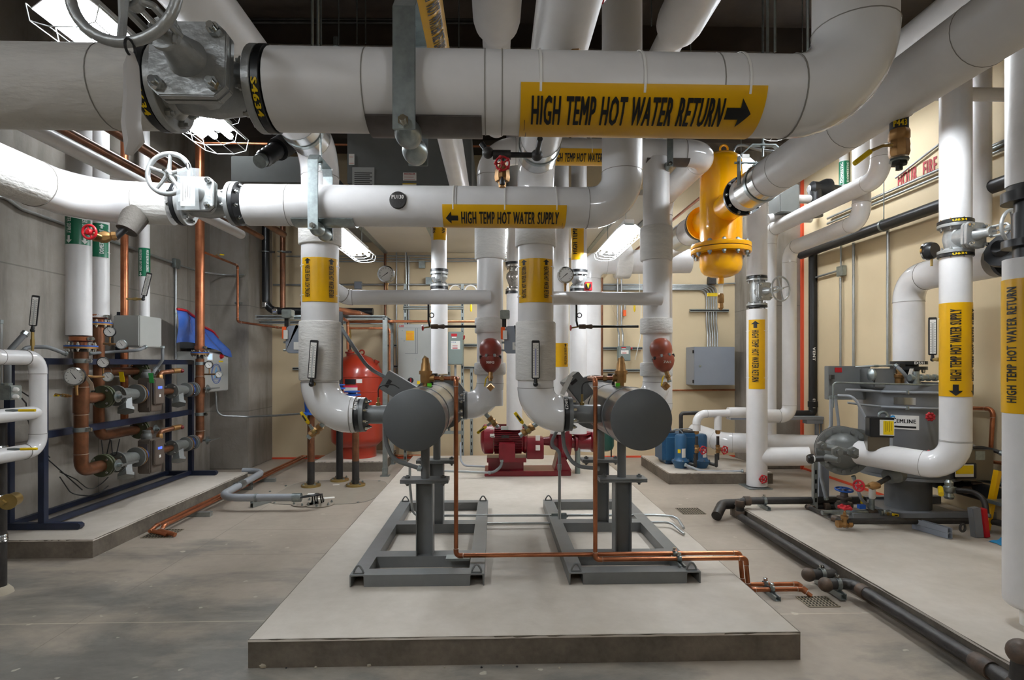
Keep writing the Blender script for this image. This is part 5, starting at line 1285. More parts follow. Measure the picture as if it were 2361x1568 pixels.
# conduits on the left walls
w = XL + .02
rigid([PX(-20, 452, w), PX(30, 465, w), PX(52, 485, w), PX(150, 517, w), PX(400, 606, w)], .1, .013, 'steel conduit running down along the left concrete wall', R_ if False else cond) if False else None
rigid([PX(-40, 450, w), PX(12, 455, w), PX(50, 482, w), PX(395, 605, w)], .15, .014, 'steel conduit running along the left concrete wall to a small box')
pj = PX(403, 608, w); t = thing('junction_box', 'small conduit box on the left concrete wall', 'junction box'); MB().box(pj + V((.02, 0, 0)), (.05, .12, .12)).build('housing', galv, t, bevel=.005)
rigid([pj + V((.0, .02, -.05)), V((w, pj.y + .02, 1.62))], .1, .014, 'vertical steel conduit below the small box on the left wall', coup=[(V((w, pj.y + .02, 2.2)), ZA)])
rigid([pj + V((0, .06, 0)), V((w, 8.2, pj.z)), V((-4.0, 8.47, pj.z)), V((-3.68, 8.47, pj.z))], .15, .012, 'steel conduit continuing round the corner from the small wall box')
rigid([(-3.97, 8.2, 1.17), (-3.95, 8.2, .82), (-3.6, 8.44, .78), P(640, 958, 8.1), P(706, 953, 7.35)], .12, .014, 'gray conduit leaving the bottom of the control panel toward the tank')
copper_line([P(474, 583, 7.25), P(548, 612, 8.3), P(548, 742, 8.3), P(640, 755, 8.3), P(690, 757, 8.3)], .04, .016, 'thin copper line with a small yellow valve on the left return wall')
for q_ in (637, 699): 
    p = P(550, q_, 8.38); solo(MB().box(p, (.07, .1, .03)), 'pipe_bracket', galv, 'small bracket holding the thin copper line, %s' % ('upper' if q_ < 650 else 'lower'), 'clamp')
ball_valve(P(500, 592, 7.62), P(530, 604, 8.0) - P(480, 585, 7.3), (.4, .6, .1), (0, 0, 1), 'tiny yellow lever valve on the thin copper line', 1.0, L=.1, ext=(0, 0))
# black and copper pipes in the left rear corner
Yk = 8.9
copper_line([P(652, 400, Yk), P(652, 712, Yk)], .05, .042, 'copper pipe standing in the rear left corner', m=copperd)
t = thing('cast_iron_pipe', 'black pipe with band couplings in the rear left corner', 'pipe')
MB().tube(route([P(613, 400, Yk), P(613, 717, Yk), P(860, 719, Yk)], .18), .058, 20).build('pipe', black, t)
for a_, d_ in ((P(613, 703, Yk), ZA), (P(636, 717, Yk), XA)): MB().lathe(a_, d_, [(-.04, .058), (-.035, .064), (-.02, .061), (0, .065), (.02, .061), (.035, .064), (.04, .058)], 20, False).build('band_coupling', chrome, t)
for px_ in (613, 652):
    t = thing('riser_clamp', 'riser clamp on the %s corner pipe' % ('black' if px_ == 613 else 'copper'), 'clamp')
    MB().lathe(P(px_, 582, Yk), ZA, [(0, .044), (0, .08), (.012, .08), (.012, .044)], 16, False).build('ring', galv, t); MB().box(P(px_ + 9, 581, Yk - .03), (.14, .03, .03)).build('ear', iron, t)
copper_line([P(700, 700, 6.6), P(760, 712, 7.4), P(828, 724, 8.3), P(860, 735, 9.0)], .05, .045, 'thick copper pipe angling away behind the left near riser')
# strut frame near red tank
Yp = 7.95
t = thing('strut_rack', 'galvanized strut frame around the red expansion tank', 'frame')
def sp(t, a, b, w=.041, nm='strut'):
    a, b = V(a), V(b); d, u, v = frame_of(b - a); h = w / 2; e = .004
    MB().prism(a, u, v, [(-h, -h), (h, -h), (h, h), (h * .45, h), (h * .45, h - .008), (h - e, h - .008), (h - e, -h + e), (-h + e, -h + e), (-h + e, h - .008), (-h * .45, h - .008), (-h * .45, h), (-h, h)], (b - a).length, d).build(nm, strut, t)
zt = Z_(733, Yp)
sp(t, (X_(888, Yp), Yp, .0), (X_(888, Yp), Yp, zt), .06, 'post'); sp(t, (X_(903, 8.9), 8.9, 0), (X_(903, 8.9), 8.9, zt + .02), .06, 'post')
sp(t, (X_(590, Yp), Yp, zt), (X_(888, Yp), Yp, zt), .06, 'beam'); sp(t, (X_(888, Yp), Yp, zt), (X_(903, 8.9), 8.9, zt), .05, 'beam'); sp(t, (X_(600, 8.9), 8.9, zt), (X_(903, 8.9), 8.9, zt), .05, 'beam')
for px_, yy in ((888, Yp), (903, 8.9)): MB().bb(X_(px_, yy) - .06, X_(px_, yy) + .06, yy - .06, yy + .06, 0, .012).bb(X_(px_, yy) - .035, X_(px_, yy) + .035, yy - .035, yy + .035, .01, .12).build('post_base', galv, t)

# ---------------------------------------------------------------- back of the room
# air handling units hung over the back bay
t = thing('air_handling_unit', 'large gray air handling unit hanging high at the back with warning stickers', 'air handler')
MB().bb(-1.55, -.25, 6.0, 9.2, 3.44, 4.0).build('casing', duct, t, bevel=.01)
MB().bb(-2.75, -1.82, 6.0, 8.9, 3.44, 3.72).build('side_section', duct, t, bevel=.01)
YU = 5.99
def sticker(px0, py0, px1, py1, Y, m, par, text=None, tm=ink, lines=0, hd=None):
    a = P(px0, py1, Y); b = P(px1, py0, Y); w, h = b.x - a.x, b.z - a.z
    o = MB().bb(a.x, b.x, Y, Y + .003, a.z, b.z).build('sticker', m, par)
    if hd: MB().bb(a.x, b.x, Y - .0012, Y, b.z - h * .22, b.z).build('sticker_heading', hd, o)
    if text: tx = MB(); text_flat(tx, text, (a.x + w * .1, Y - .001, b.z - h * .24), XA, ZA, w * .8, h * .17); tx.build('lettering', tm, o)
    if lines:
        l = MB()
        for k in range(lines): z = a.z + h * (.12 + .58 * k / max(1, lines - 1)); l.add([(a.x + w * .1, Y - .001, z), (b.x - w * (.1 + .1 * (k % 2)), Y - .001, z), (b.x - w * (.1 + .1 * (k % 2)), Y - .001, z + h * .035), (a.x + w * .1, Y - .001, z + h * .035)], [[0, 1, 2, 3]])
        l.build('print_lines', tm, o)
    return o
sticker(804, 355, 817, 380, YU, paper, t, lines=2, tm=firecaulk)
sticker(812, 386, 863, 432, YU, mat('wiring_diagram_paper', 'A9AAA8', .6), t, lines=7)
sticker(929, 398, 960, 416, YU, paper, t, 'INSTALLER', red, 3)
sticker(928, 423, 960, 432, YU, paper, t, hd=yellow)
t = thing('ceiling_panels', 'off-white panel deck with metal strips hung over the back bay', 'ceiling panel')
MB().bb(-1.78, 1.88, 6.05, 9.25, 3.36, 3.42).build('deck', panelw, t)
for x in (-.85, -.05, .75, 1.5): MB().bb(x - .06, x + .0, 6.1, 9.15, 3.345, 3.36).build('strip', galv, t)
MB().bb(-1.80, -1.74, 6.05, 9.25, 3.34, 3.42).build('edge_angle', galv, t); MB().bb(1.84, 1.9, 6.05, 9.25, 3.34, 3.46).build('edge_angle', duct, t)
t = thing('duct', 'small gray metal box high behind the thick pipe right of the yellow vessel', 'duct')
MB().bb(3.55, 3.8, 7.0, 7.3, 3.45, 3.8).build('casing', duct, t, bevel=.01)
solo(MB().cyl((2.15, 5.2, 3.3), (2.15, 9.2, 3.3), .016), 'copper_pipe', copper, 'thin copper pipe beside the glowing light right of centre', 'pipe')
solo(MB().cyl((-3.3, 6.35, 3.98), (1.6, 6.35, 3.98), .012), 'copper_pipe', copper, 'thin copper pipe crossing dark space above the air handling unit', 'pipe')
t = thing('flexible_duct', 'dark ribbed duct collar under the ceiling at left', 'duct')
a = P(640, 345, 5.2); b_ = P(605, 368, 5.0); MB().lathe(a, b_ - a, [((b_ - a).length * k / 8, .07 + (.006 if k % 2 else -.004)) for k in range(9)], 24).build('ribbed_collar', black, t)
MB().lathe(b_, b_ - a, [(0, .06), (.05, .06)], 20).build('inner_tube', galv, t); MB().cyl(a, a + (a - b_) * 3.5, .1).build('duct_run', black, t)
# conduits across the back wall
Yw = YB - .03
for k, (y_, x0, x1, r) in enumerate(((597, 700, 1690, .012), (603, 770, 1240, .012), (657, 630, 1100, .016), (591, 640, 1000, .01))):
    rigid([P(x0, y_, Yw), P(x1, y_ - 1, Yw)], 0, r, 'steel conduit running level across the beige back wall, %s' % ['long upper line', 'second upper line', 'line through the small boxes', 'faint top line'][k])
for k, (px, py) in enumerate(((826, 658), (973, 610), (989, 648))):
    t = thing('junction_box', 'small gray junction box on the beige back wall, %s' % ['on the lower conduit left', 'on the upper conduit', 'on the lower conduit beside the valve'][k], 'junction box')
    MB().box(P(px, py, Yw - .02), (.115 if k == 0 else .1, .07, .12), ).build('housing', graybl if k == 0 else galv, t, bevel=.004)
for k, px in enumerate((888, 937, 942, 914)):
    if px == 888: copper_line([P(888, 560, Yw - .03), P(888, 1075, Yw - .03)], 0, .02, 'vertical copper pipe behind the strut frame on the back wall', m=copperd)
    else: rigid([P(px, 540 if px < 940 else 590, Yw), P(px, 760 if px != 914 else 875, Yw)], 0, (.014, .01, .016, .012)[k], 'vertical conduit on the back wall above the pale drive cabinet, %s' % ['', 'left', 'right', 'beside the cabinet'][k])
# slotted strut rack with cabinets
Yr = 9.0
t = thing('strut_rack', 'slotted strut rack carrying the drive cabinet and disconnect', 'rack')
def slotted(t, px, y0, y1, Y=Yr, w=.045):
    x = X_(px, Y); z0, z1 = max(.0, Z_(y0, Y)), Z_(y1, Y); MB().bb(x - w / 2, x + w / 2, Y, Y + .04, z0, z1).build('slotted_post', strut, t)
    s_ = MB(); n = int((z1 - z0) / .11)
    for k in range(n): z = z0 + .05 + k * .11; s_.bb(x - .009, x + .009, Y - .002, Y - .0005, z, z + .05)
    s_.build('slots', darkhole, t)
slotted(t, 934, 1084, 655); slotted(t, 1066, 1084, 655); slotted(t, 1035, 1000, 843); slotted(t, 1087, 1050, 850)
for y_ in (707, 712): MB().cyl(P(930, y_, Yr - .01), P(1068, y_, Yr - .01), .014).build('rail', strut, t)
MB().bb(X_(960, Yr), X_(1070, Yr), Yr - .02, Yr + .02, Z_(1000, Yr), Z_(993, Yr)).build('rail', strut, t)
Ya = 8.75
t = thing('drive_cabinet', 'pale gray motor drive cabinet with a yellow warning label', 'electrical cabinet')
x0, x1, z0, z1 = X_(917, Ya), X_(1008, Ya), Z_(912, Ya), Z_(748, Ya)
MB().bb(x0, x1, Ya, Ya + .25, z0, z1).build('housing', graylt, t, bevel=.008)
tx = MB(); text_flat(tx, 'ABB', (x0 + .02, Ya - .001, z1 - .045), XA, ZA, .075, .03, off=.03); tx.build('lettering', red, t)
MB().bb(x0 + .005, x1, Ya - .002, Ya, z1 - .058, z1 - .054).build('panel_line', cable, t)
sticker(936, 763, 955, 785, Ya - .002, MATS['yellow_vinyl'], t, None, orange, 5)
g = MB()
for a_, b2, c_, d_ in ((958, 757, 959, 815), (962, 757, 963, 815), (934, 815, 963, 816)): g.bb(X_(a_, Ya), X_(c_, Ya), Ya - .002, Ya, Z_(d_, Ya), Z_(b2, Ya))
g.build('door_line', cable, t)
MB().lathe(P(947, 877, Ya), -YA, [(0, .045), (.012, .045), (.016, .035), (.02, .035)], 20).build('switch', black, t); MB().box(P(947, 877, Ya - .025), (.014, .012, .06)).build('switch_handle', red, t)
for px, py in ((928, 762), (927, 780), (932, 786), (959, 828), (928, 875)): MB().lathe(P(px, py, Ya), -YA, [(0, .009), (.004, .009), (.005, .005)], 12).build('screw', galv, t)
MB().box(P(965, 882, Ya - .002), (.045, .003, .05)).build('yellow_sticker', yellow, t)
t = thing('disconnect_switch', 'gray green disconnect box with red lever, left one on the rack', 'electrical box')
def disconnect(t, px0, px1, py0, py1, Y, dp=.16):
    x0, x1, z0, z1 = X_(px0, Y), X_(px1, Y), Z_(py1, Y), Z_(py0, Y); w = x1 - x0; h = z1 - z0
    MB().bb(x0, x1, Y, Y + dp, z0, z1).build('housing', graygr, t, bevel=.006); MB().bb(x0 + .004, x1 - .004, Y - .008, Y, z0 + .01, z1 - .01).build('door', graygr, t, bevel=.003)
    MB().bb(x0 + w * .22, x0 + w * .62, Y - .01, Y - .008, z1 - h * .14, z1 - h * .06).build('red_plate', red, t); MB().bb(x0 + w * .26, x0 + w * .58, Y - .01, Y - .008, z1 - h * .19, z1 - h * .155).build('white_plate', white, t)
    o = MB().bb(x0 + w * .2, x0 + w * .82, Y - .01, Y - .008, z1 - h * .53, z1 - h * .28).build('sticker', paper, t)
    l = MB()
    for k in range(3): l.bb(x0 + w * .3, x0 + w * .65, Y - .0115, Y - .0105, z1 - h * (.42 + .04 * k), z1 - h * (.435 + .04 * k))
    l.build('print_lines', red, o)
    tx = MB(); text_flat(tx, 'E-T-N', (x0 + w * .25, Y - .0102, z1 - h * .335), XA, ZA, w * .28, h * .03); tx.build('lettering', blue, o)
    MB().tube([(x1 + .004, Y + .05, z1 - h * .23), (x1 + .02, Y + .03, z1 - h * .2), (x1 + .022, Y + .01, z1 - h * .12)], [.008, .012, .014], 8).build('lever', red, t)
disconnect(t, 1033, 1067, 765, 841, 8.8)
t = thing('disconnect_switch', 'small gray disconnect box with red lever, right one on the back wall', 'electrical box')
disconnect(t, 1426, 1454, 798, 832, 9.15, .12)
rigid([P(1050, 842, 8.9), P(1050, 900, 8.9), P(1048, 1070, 8.95)], .1, .018, 'conduit dropping below the left disconnect box', m=graycon)
# struts on the back wall
for k, (px0, px1, py) in enumerate(((1375, 1480, 803), (1375, 1480, 854), (1590, 1679, 716), (1068, 1100, 796), (893, 915, 797), (676, 694, 850), (905, 917, 845), (1068, 1100, 848))):
    a = P(px0, py, Yw); b = P(px1, py, Yw); t = thing('wall_strut', 'short strut rail on the beige back wall, %s' % ['upper right of centre', 'lower right of centre', 'behind the five conduits', 'beside the left disconnect', 'beside the strut frame', 'left of the near riser', 'beside the drive cabinet', 'below the left disconnect'][k], 'strut')
    MB().bb(a.x, b.x, Yw - .03, Yw + .02, a.z - .022, a.z + .022).build('channel', strut, t); MB().bb(a.x, b.x, Yw - .032, Yw - .03, a.z - .008, a.z + .008).build('slot', darkhole, t)
for k, px in enumerate((1424, 1433)):
    rigid([P(px, 600, Yw - .03), P(px, 755, Yw - .03), P(px + 3, 770, Yw - .03), P(px + 3, 800, Yw - .06)], .05, .014, 'steel conduit dropping to the small disconnect, %s one' % ('left', 'right')[k])
t = thing('conduit_stub', 'conduit stub with an orange plastic cap on the back wall', 'conduit')
MB().cyl(P(1441, 680, Yw), P(1441, 722, Yw), .014).build('stub', cond, t); MB().box(P(1440, 722, Yw - .01), (.05, .03, .1)).build('orange_cap', orange, t)
copper_line([P(1388, 640, 9.2), P(1388, 865, 9.2)], 0, .018, 'thin vertical copper pipe on the back wall right of the risers', m=copperd)
for k, pts in enumerate(([(1473, 628), (1475, 680), (1479, 700), (1476, 780), (1464, 830)], [(1405, 690), (1415, 720), (1424, 740), (1433, 760), (1436, 800)], [(933, 545), (935, 600), (936, 660)])):
    solo(MB().tube(route([P(a, b, 9.25) for a, b in pts], .2), .006 if k != 1 else .003, 6), 'cable', white if k != 1 else mat('tan_cable', 'B9A88C', .5), ['white cable hanging beside the right far riser', 'thin tan wire curling on the back wall', 'thin white cord hanging over the drive cabinet'][k], 'cable')
for k in range(2):
    a = PI * .0; px = (1085, 1050)[k]
    pts = [P(px + 14 * math.cos(q), 672 - 14 * math.sin(q), 9.1) for q in [PI * i / 8 for i in range(9)]]
    solo(MB().tube(pts, .013 if k == 0 else .01, 8), 'cable', white, 'white hose arching behind the left far riser, %s' % ('right', 'left')[k], 'cable')
for px, lab in ((1086, 'left'), (1463, 'right')):
    t = thing('ball_valve', 'yellow vertical lever grip hanging behind the bypass pipe, %s one' % lab, 'valve lever')
    MB().tube([P(px, 700, 8.6), P(px, 704, 8.6), P(px, 716, 8.6), P(px, 719, 8.6)], [.006, .016, .016, .006], 10).build('grip', yellow, t)
# copper lines around the strut frame
copper_line([P(800, 742, 8.1), P(905, 741, 8.1), P(1100, 741, 8.6)], .05, .018, 'copper pipe running level behind the risers at centre left')
copper_line([P(802, 806, 8.0), P(802, 740, 8.0), P(792, 735, 7.8)], .05, .02, 'short copper drop above the red expansion tank')
copper_line([P(803, 757, 8.05), P(898, 757, 8.05), P(898, 860, 8.05), P(893, 880, 8.1)], .05, .016, 'copper pipe bending down beside the strut frame post')
copper_line([P(1550, 900, Yw), P(1695, 899, Yw)], .05, .013, 'thin copper line low on the beige back wall under the gray panel')
# five conduits and the gray panel
t = thing('electrical_panel', 'blue gray electrical panel with a round lock on the beige back wall', 'electrical cabinet')
x0, x1, z0, z1 = X_(1601, 9.0), X_(1694, 9.0), Z_(889, 9.0), Z_(799, 9.0)
MB().bb(x0, x1, 9.02, 9.4, z0, z1).build('housing', graybl, t, bevel=.006); MB().bb(x0, x1, 9.0, 9.02, z0 + .003, z1 - .003).build('door', graybl, t, bevel=.004)
MB().lathe(P(1614, 844, 9.0), -YA, [(0, .02), (.006, .02), (.008, .01)], 16).build('lock', galv, t)
for z in (z0 + .06, z1 - .08): MB().box((x0 - .01, 9.03, z), (.02, .03, .05)).build('hinge', black, t)
for k in range(5):
    px = 1629 + 5.6 * k; yt = 668 - 2.6 * k
    rigid([P(1364, yt - (0 if k < 4 else 2), Yw), P(px, yt, Yw), P(px, 745, Yw), P(px + 2.5, 768, Yw), P(px + 2.5, 800, 9.2)], .12, .0125, 'steel conduit curving down into the blue gray panel, number %s from the left' % ['one', 'two', 'three', 'four', 'five'][k])
t = thing('junction_box', 'dark square junction box above the conduits at the blue gray panel', 'junction box'); MB().box(P(1641, 647, Yw - .03), (.13, .08, .12)).build('housing', iron, t, bevel=.004)
rigid([P(1641, 600, Yw), P(1641, 640, Yw)], 0, .012, 'short conduit above the dark junction box'); rigid([P(1650, 655, Yw), P(1695, 653, Yw)], 0, .012, 'conduit leaving the dark junction box to the right')

# red expansion tank
t = thing('expansion_tank', 'red expansion tank with domed top standing on its small pad', 'tank')
xt, yt, rt = X_(823, 8.72) + .0, 8.74, .385
zt0, zt1 = .15, 1.74
MB().lathe((xt, yt, zt0), ZA, [(0, rt * .74), (.16, rt * .74), (.17, rt * .8), (.24, rt * .98), (.3, rt), (.98, rt), (.985, rt + .004), (1.0, rt + .004), (1.005, rt), (1.18, rt), (1.3, rt * .95), (1.42, rt * .78), (1.5, rt * .55), (1.55, rt * .25), (1.56, 0)], 48).build('shell', tankred, t)
MB().torus((xt, yt, zt0 + 1.21), ZA, rt - .004, .008, 48, 6).build('weld_seam', tankred, t)
MB().lathe((xt - .1, yt - .05, zt0 + 1.5), ZA, [(0, .05), (.06, .05), (.065, .07), (.09, .07), (.09, .03), (.12, .03)], 20).build('top_port', tankred, t)
MB().lathe((xt + .27, yt - .08, zt0 + 1.36), (.5, 0, 1), [(0, .03), (.08, .03), (.082, .042), (.11, .042), (.11, 0)], 6).build('side_port', tankred, t)
MB().torus((xt + .08, yt - .05, zt0 + 1.58), YA, .035, .012, 20, 6).build('lifting_eye', tankred, t)
for s in ((795, 874, 820, 886, 'n', black), (821, 874, 834, 883, 'w', white), (792, 889, 824, 908, 'w', MATS['paper_label'])):
    a0_ = math.asin(max(-1, min(1, (X_((s[0] + s[2]) / 2, yt - rt) - xt) / rt))); hw = (X_(s[2], yt - rt) - X_(s[0], yt - rt)) / 2 / rt
    o = MB().sheet((xt, yt, 0), ZA, -YA, XA, rt + .001, Z_(s[3], yt - rt), Z_(s[1], yt - rt), a0_ - hw, a0_ + hw, 8, 2, .002).build('label', s[5], t)
    if s[1] == 889: MB().sheet((xt, yt, 0), ZA, -YA, XA, rt + .003, Z_(893, yt - rt), Z_(889, yt - rt), a0_ - hw, a0_ + hw, 8, 2, .002).build('label_heading', mat('magenta_heading', 'D02850', .5), o)
t = thing('tank_valve', 'thin black pipe with brass valve rising from the red tank', 'valve')
p0 = V((xt - .1, yt - .05, zt0 + 1.6)); MB().cyl(p0, p0 + V((0, 0, .17)), .017).build('pipe', black, t); MB().lathe(p0 + V((0, 0, .17)), ZA, [(0, .02), (.05, .026), (.12, .02), (.2, .014)], 8).build('valve_body', brass, t)
MB().tube([p0 + V((0, -.02, .25)), p0 + V((-.03, -.03, .33))], .01, 8).build('grip', yellow, t)

# actuators with orange levers on the near risers
for k, (px, nm) in enumerate(((680, 'left near riser'), (1178, 'middle near riser'))):
    t = thing('valve_actuator', 'gray actuator box with orange lever on the %s' % nm, 'actuator'); Yq = 4.2
    x = X_(px, Yq); s_ = 1
    MB().prism((x - .05, Yq - .05, Z_(815, Yq)), XA, ZA, [(0, .02), (.02, 0), (.1, 0), (.1, .17), (.08, .2), (.1 if k else .1, .2), (.02, .2), (0, .17)], .1, YA).build('housing', graybl, t, bevel=.004)
    MB().bb(x - .075, x - .045, Yq - .055, Yq, Z_(783, Yq), Z_(755, Yq)).build('orange_lever', orange, t, bevel=.004)
    MB().bb(x - .06, x - .03, Yq - .062, Yq - .05, Z_(783, Yq), Z_(763, Yq)).build('scale_plate', paper, t)
    MB().bb(x - .065, x - .035, Yq - .03, Yq + .0, Z_(755, Yq), Z_(733, Yq)).build('black_bracket', black, t)
    MB().bb(x - .08, x - .01, Yq - .05, Yq + .03, Z_(736, Yq), Z_(716, Yq)).build('terminal_box', galv, t, bevel=.005)
    MB().bb(x + .01, x + .045, Yq - .054, Yq - .048, Z_(807, Yq), Z_(790, Yq)).build('sticker', paper, t)
    MB().cyl((x + .02, Yq + .02, Z_(795, Yq)), ((xn1, xn2)[k] - .05, YN + .1, Z_(795, Yq)), .02).build('mounting_stem', galv, t)
    if k == 0: MB().cyl((x - .0, Yq - .01, Z_(732, Yq)), (x + .12, Yq - .01, Z_(732, Yq)), .014).build('connector', galv, t)
    for q_ in (790, 808): MB().cyl((x - .07, Yq - .03, Z_(q_, Yq)), (x - .02, Yq - .03, Z_(q_, Yq)), .008).build('thumb_screw', galv, t)

# maroon pump
YP = 7.3
t = thing('pump', 'maroon base mounted pump and motor on the big pad', 'pump')
def mx(px): return X_(px, YP)
zm = Z_(1012, YP)
MB().bb(mx(1118), mx(1312), YP - .2, YP + .25, .151, .21).build('base_plate', maroon, t, bevel=.005)
MB().bb(mx(1118), mx(1290), YP - .21, YP - .16, .152, Z_(1080, YP)).build('base_rail', maroon, t, bevel=.004)
b = MB().lathe((mx(1108), YP, zm), XA, [(0, .06), (.02, .15), (.05, .19), (.16, .19), (.165, .175)], 36); b.build('fan_cowl', maroon, t)
b = MB().lathe((mx(1138), YP, zm), XA, [(0, .165), (mx(1205) - mx(1138), .165), (mx(1208) - mx(1138), .185), (mx(1212) - mx(1138), .185), (mx(1216) - mx(1138), .08)], 36)
for k in range(44):
    a = 2 * PI * k / 44; d_ = V((0, math.cos(a), math.sin(a))); c = V(((mx(1140) + mx(1202)) / 2, YP, zm)) + d_ * .175
    Mr = Matrix((XA, d_, XA.cross(d_))).transposed(); b.box(c, (mx(1202) - mx(1140), .03, .005), Mr)
b.build('motor_body', maroon, t)
MB().bb(mx(1150), mx(1186), YP - .3, YP - .15, Z_(1058, YP), Z_(1015, YP)).build('terminal_box', maroon, t, bevel=.008)
MB().bb(mx(1156), mx(1173), YP - .185, YP - .17, Z_(1006, YP), Z_(1000, YP)).build('nameplate', iron, t)
MB().bb(mx(1155), mx(1173), YP - .16, YP - .13, Z_(988, YP), Z_(980, YP)).build('nameplate', graylt, t)
for px0, py0, px1, py1 in ((1131, 982, 1140, 986), (1130, 996, 1140, 1003), (1132, 1001, 1141, 1004)):
    MB().bb(mx(px0), mx(px1), YP - .192, YP - .186, Z_(py1, YP), Z_(py0, YP)).build('sticker', paper, t)
cg_ = [(0, 0), (mx(1252) - mx(1213), 0), (mx(1252) - mx(1213), .27), (0, .27)]
MB().prism((mx(1213), YP - .12, Z_(1056, YP)), YA, ZA, [(0, 0), (.24, 0), (.26, .15), (.22, .27), (.04, .27), (-.02, .15)], mx(1252) - mx(1213), XA).build('coupling_guard', maroon, t, bevel=.008)
for y_ in (1006, 1028): MB().bb(mx(1233), mx(1243), YP - .15, YP - .141, Z_(y_ + 7, YP), Z_(y_ - 5, YP)).build('sticker', paper, t)
MB().lathe((mx(1252), YP, zm - .03), XA, [(0, .05), (.08, .06), (.1, .1), (.16, .12), (.18, .12), (.18, .2), (.22, .24), (.3, .24), (.34, .2), (.36, .12)], 32).build('volute', maroon, t)
MB().lathe((mx(1287), YP, zm), ZA, [(0, .07), (.2, .06), (.22, .1), (.26, .1)], 24).build('discharge', maroon, t)
MB().lathe((mx(1307), YP, Z_(1020, YP)), XA, [(0, .09), (.0, .13), (.03, .13), (.035, .08), (.09, .08), (.1, .12), (.13, .12), (.14, .09), (.3, .1), (.32, .13), (.35, .13)], 28).build('suction_diffuser', maroon, t)
MB().lathe((mx(1340), YP, Z_(1020, YP)), ZA, [(0, .09), (.09, .09), (.1, .13), (.13, .13)], 24).build('inlet_flange', maroon, t)
MB().prism((mx(1275), YP - .15, .21), XA, ZA, [(0, 0), (.22, 0), (.12, .2), (.05, .2)], .3, YA).build('pump_foot', maroon, t)
MB().bb(mx(1123), mx(1212), YP - .15, YP + .15, Z_(1062, YP), Z_(1052, YP)).bb(mx(1126), mx(1206), YP - .12, YP + .12, .2, Z_(1060, YP)).build('motor_mount', maroon, t)
MB().cyl((mx(1331), YP - .03, .15), (mx(1331), YP - .03, Z_(1025, YP)), .035).build('suction_support', graygr, t)
flex([P(1157, 1062, 7.0), P(1157, 1075, 7.0), P(1140, 1088, 7.0), P(1128, 1090, 7.0)], .017, 'gray flexible conduit curving from the maroon motor to the pad', R=.12)
rigid([P(1128, 1090, 7.0), P(1020, 1086, 7.0), P(962, 1084, 7.0)], .05, .014, 'steel conduit lying on the pad left of the maroon pump')
rigid([P(1120, 1076, 7.6), P(1070, 1074, 7.6), P(1062, 1060, 7.7), P(1062, 1020, 7.8)], .08, .014, 'gray conduit curving up the slotted post left of the pump', m=graycon)
t = thing('pipe_foot', 'white insulated elbow between the far risers at knee height', 'pipe') if False else None
# round gauges
g0 = P(890, 632, 4.5); gauge(g0, (.0, -1, -.0), .066, 'large round gauge reflecting a lamp, left of centre', g0 + V((0, 0.02, -.15)), .05, needle=2.2)
g0 = P(1304, 634, 4.5); gauge(g0, (-.05, -1, 0), .065, 'large round gauge with white dial right of the middle riser', g0 + V((0, 0.02, -.15)), .05, needle=2.3)
t = thing('valve_actuator', 'red square actuator with a yellow pointer right of the white dial', 'actuator')
MB().box(P(1356, 661, 6.6), (.085, .08, .1)).build('housing', red, t, bevel=.004); MB().lathe(P(1356, 659, 6.555), -YA, [(0, .035), (.012, .035), (.012, 0)], 20).build('dial', black, t)
MB().prism(P(1352.5, 653, 6.53), XA, ZA, [(0, 0), (.035, 0), (.0175, -.06)], .004, -YA).build('pointer', yellow, t)

# condensate unit
YBp = 7.85
t = thing('condensate_tank', 'dark blue condensate receiver tank on the small right pad', 'tank')
b = MB().bb(X_(1529, YBp), X_(1615, YBp), YBp, YBp + .45, .16, Z_(1002, YBp)); b.build('tank', pumpblue, t, bevel=.05)
for px in (1550, 1597): MB().lathe((X_(px, YBp), YBp + .2, Z_(1004, YBp)), ZA, [(0, .1), (.03, .1), (.035, .07)], 20).build('tank_cap', iron, t)
MB().prism((X_(1553, YBp), YBp + .25, Z_(1000, YBp)), XA, ZA, [(0, 0), (.05, 0), (.04, .14), (.01, .14)], .04, YA).build('bracket', blue, t)
pr = None
for k, px in enumerate((1569, 1617)):
    yy = 7.62; x = X_(px, yy)
    t = thing('condensate_pump', 'blue vertical condensate pump, %s of two on the small pad' % ('left', 'right')[k], 'pump')
    MB().lathe((x, yy, .152), ZA, [(0, .07), (.03, .085), (.06, .1), (.08, .115), (.1, .115), (.1, .1), (.13, .08), (.16, .075), (.42, .075), (.45, .06), (.46, .03)], 28).build('motor', pumpblue, t)
    bolt_set(t, (x, yy, .252), ZA, .105, 6, .01, .01)
    MB().sheet((x, yy, 0), ZA, -YA, XA, .076, .3, .42, -.1, .65, 6, 2, .002).build('nameplate', paper, t)
    if k == 0: MB().sheet((x, yy, 0), ZA, -YA, XA, .076, .36, .41, -.8, -.3, 6, 2, .002).build('yellow_sticker', yellow, t)
    MB().tube(route([(x + .08, yy - .03, .22), (x + .17, yy - .08, .2), X_(1606 + 49 * k, 7.4) * XA + V((0, 7.45, .2)), X_(1606 + 49 * k, 7.4) * XA + V((0, 7.45, .36))], .04), .022, 12).build('discharge_pipe', iron, t)
for k, px in enumerate((1606, 1655)):
    x = X_(px, 7.45); small_valve((x, 7.45, Z_(1037, 7.45)), ZA, (.35, -.93, 0), 'bronze gate valve with red wheel beside the blue pumps, %s one' % ('left', 'right')[k], 1.5, wr=.032, ext=(.1, .12))
    solo(MB().lathe((x, 7.45, Z_(1003, 7.45)), ZA, [(0, .02), (.02, .034), (.05, .034), (.06, .04), (.07, .03)], 8), 'union_fitting', bronze, 'bronze fitting above the %s red wheel valve by the blue pumps' % ('left', 'right')[k], 'pipe fitting')
Yp_ = 7.45
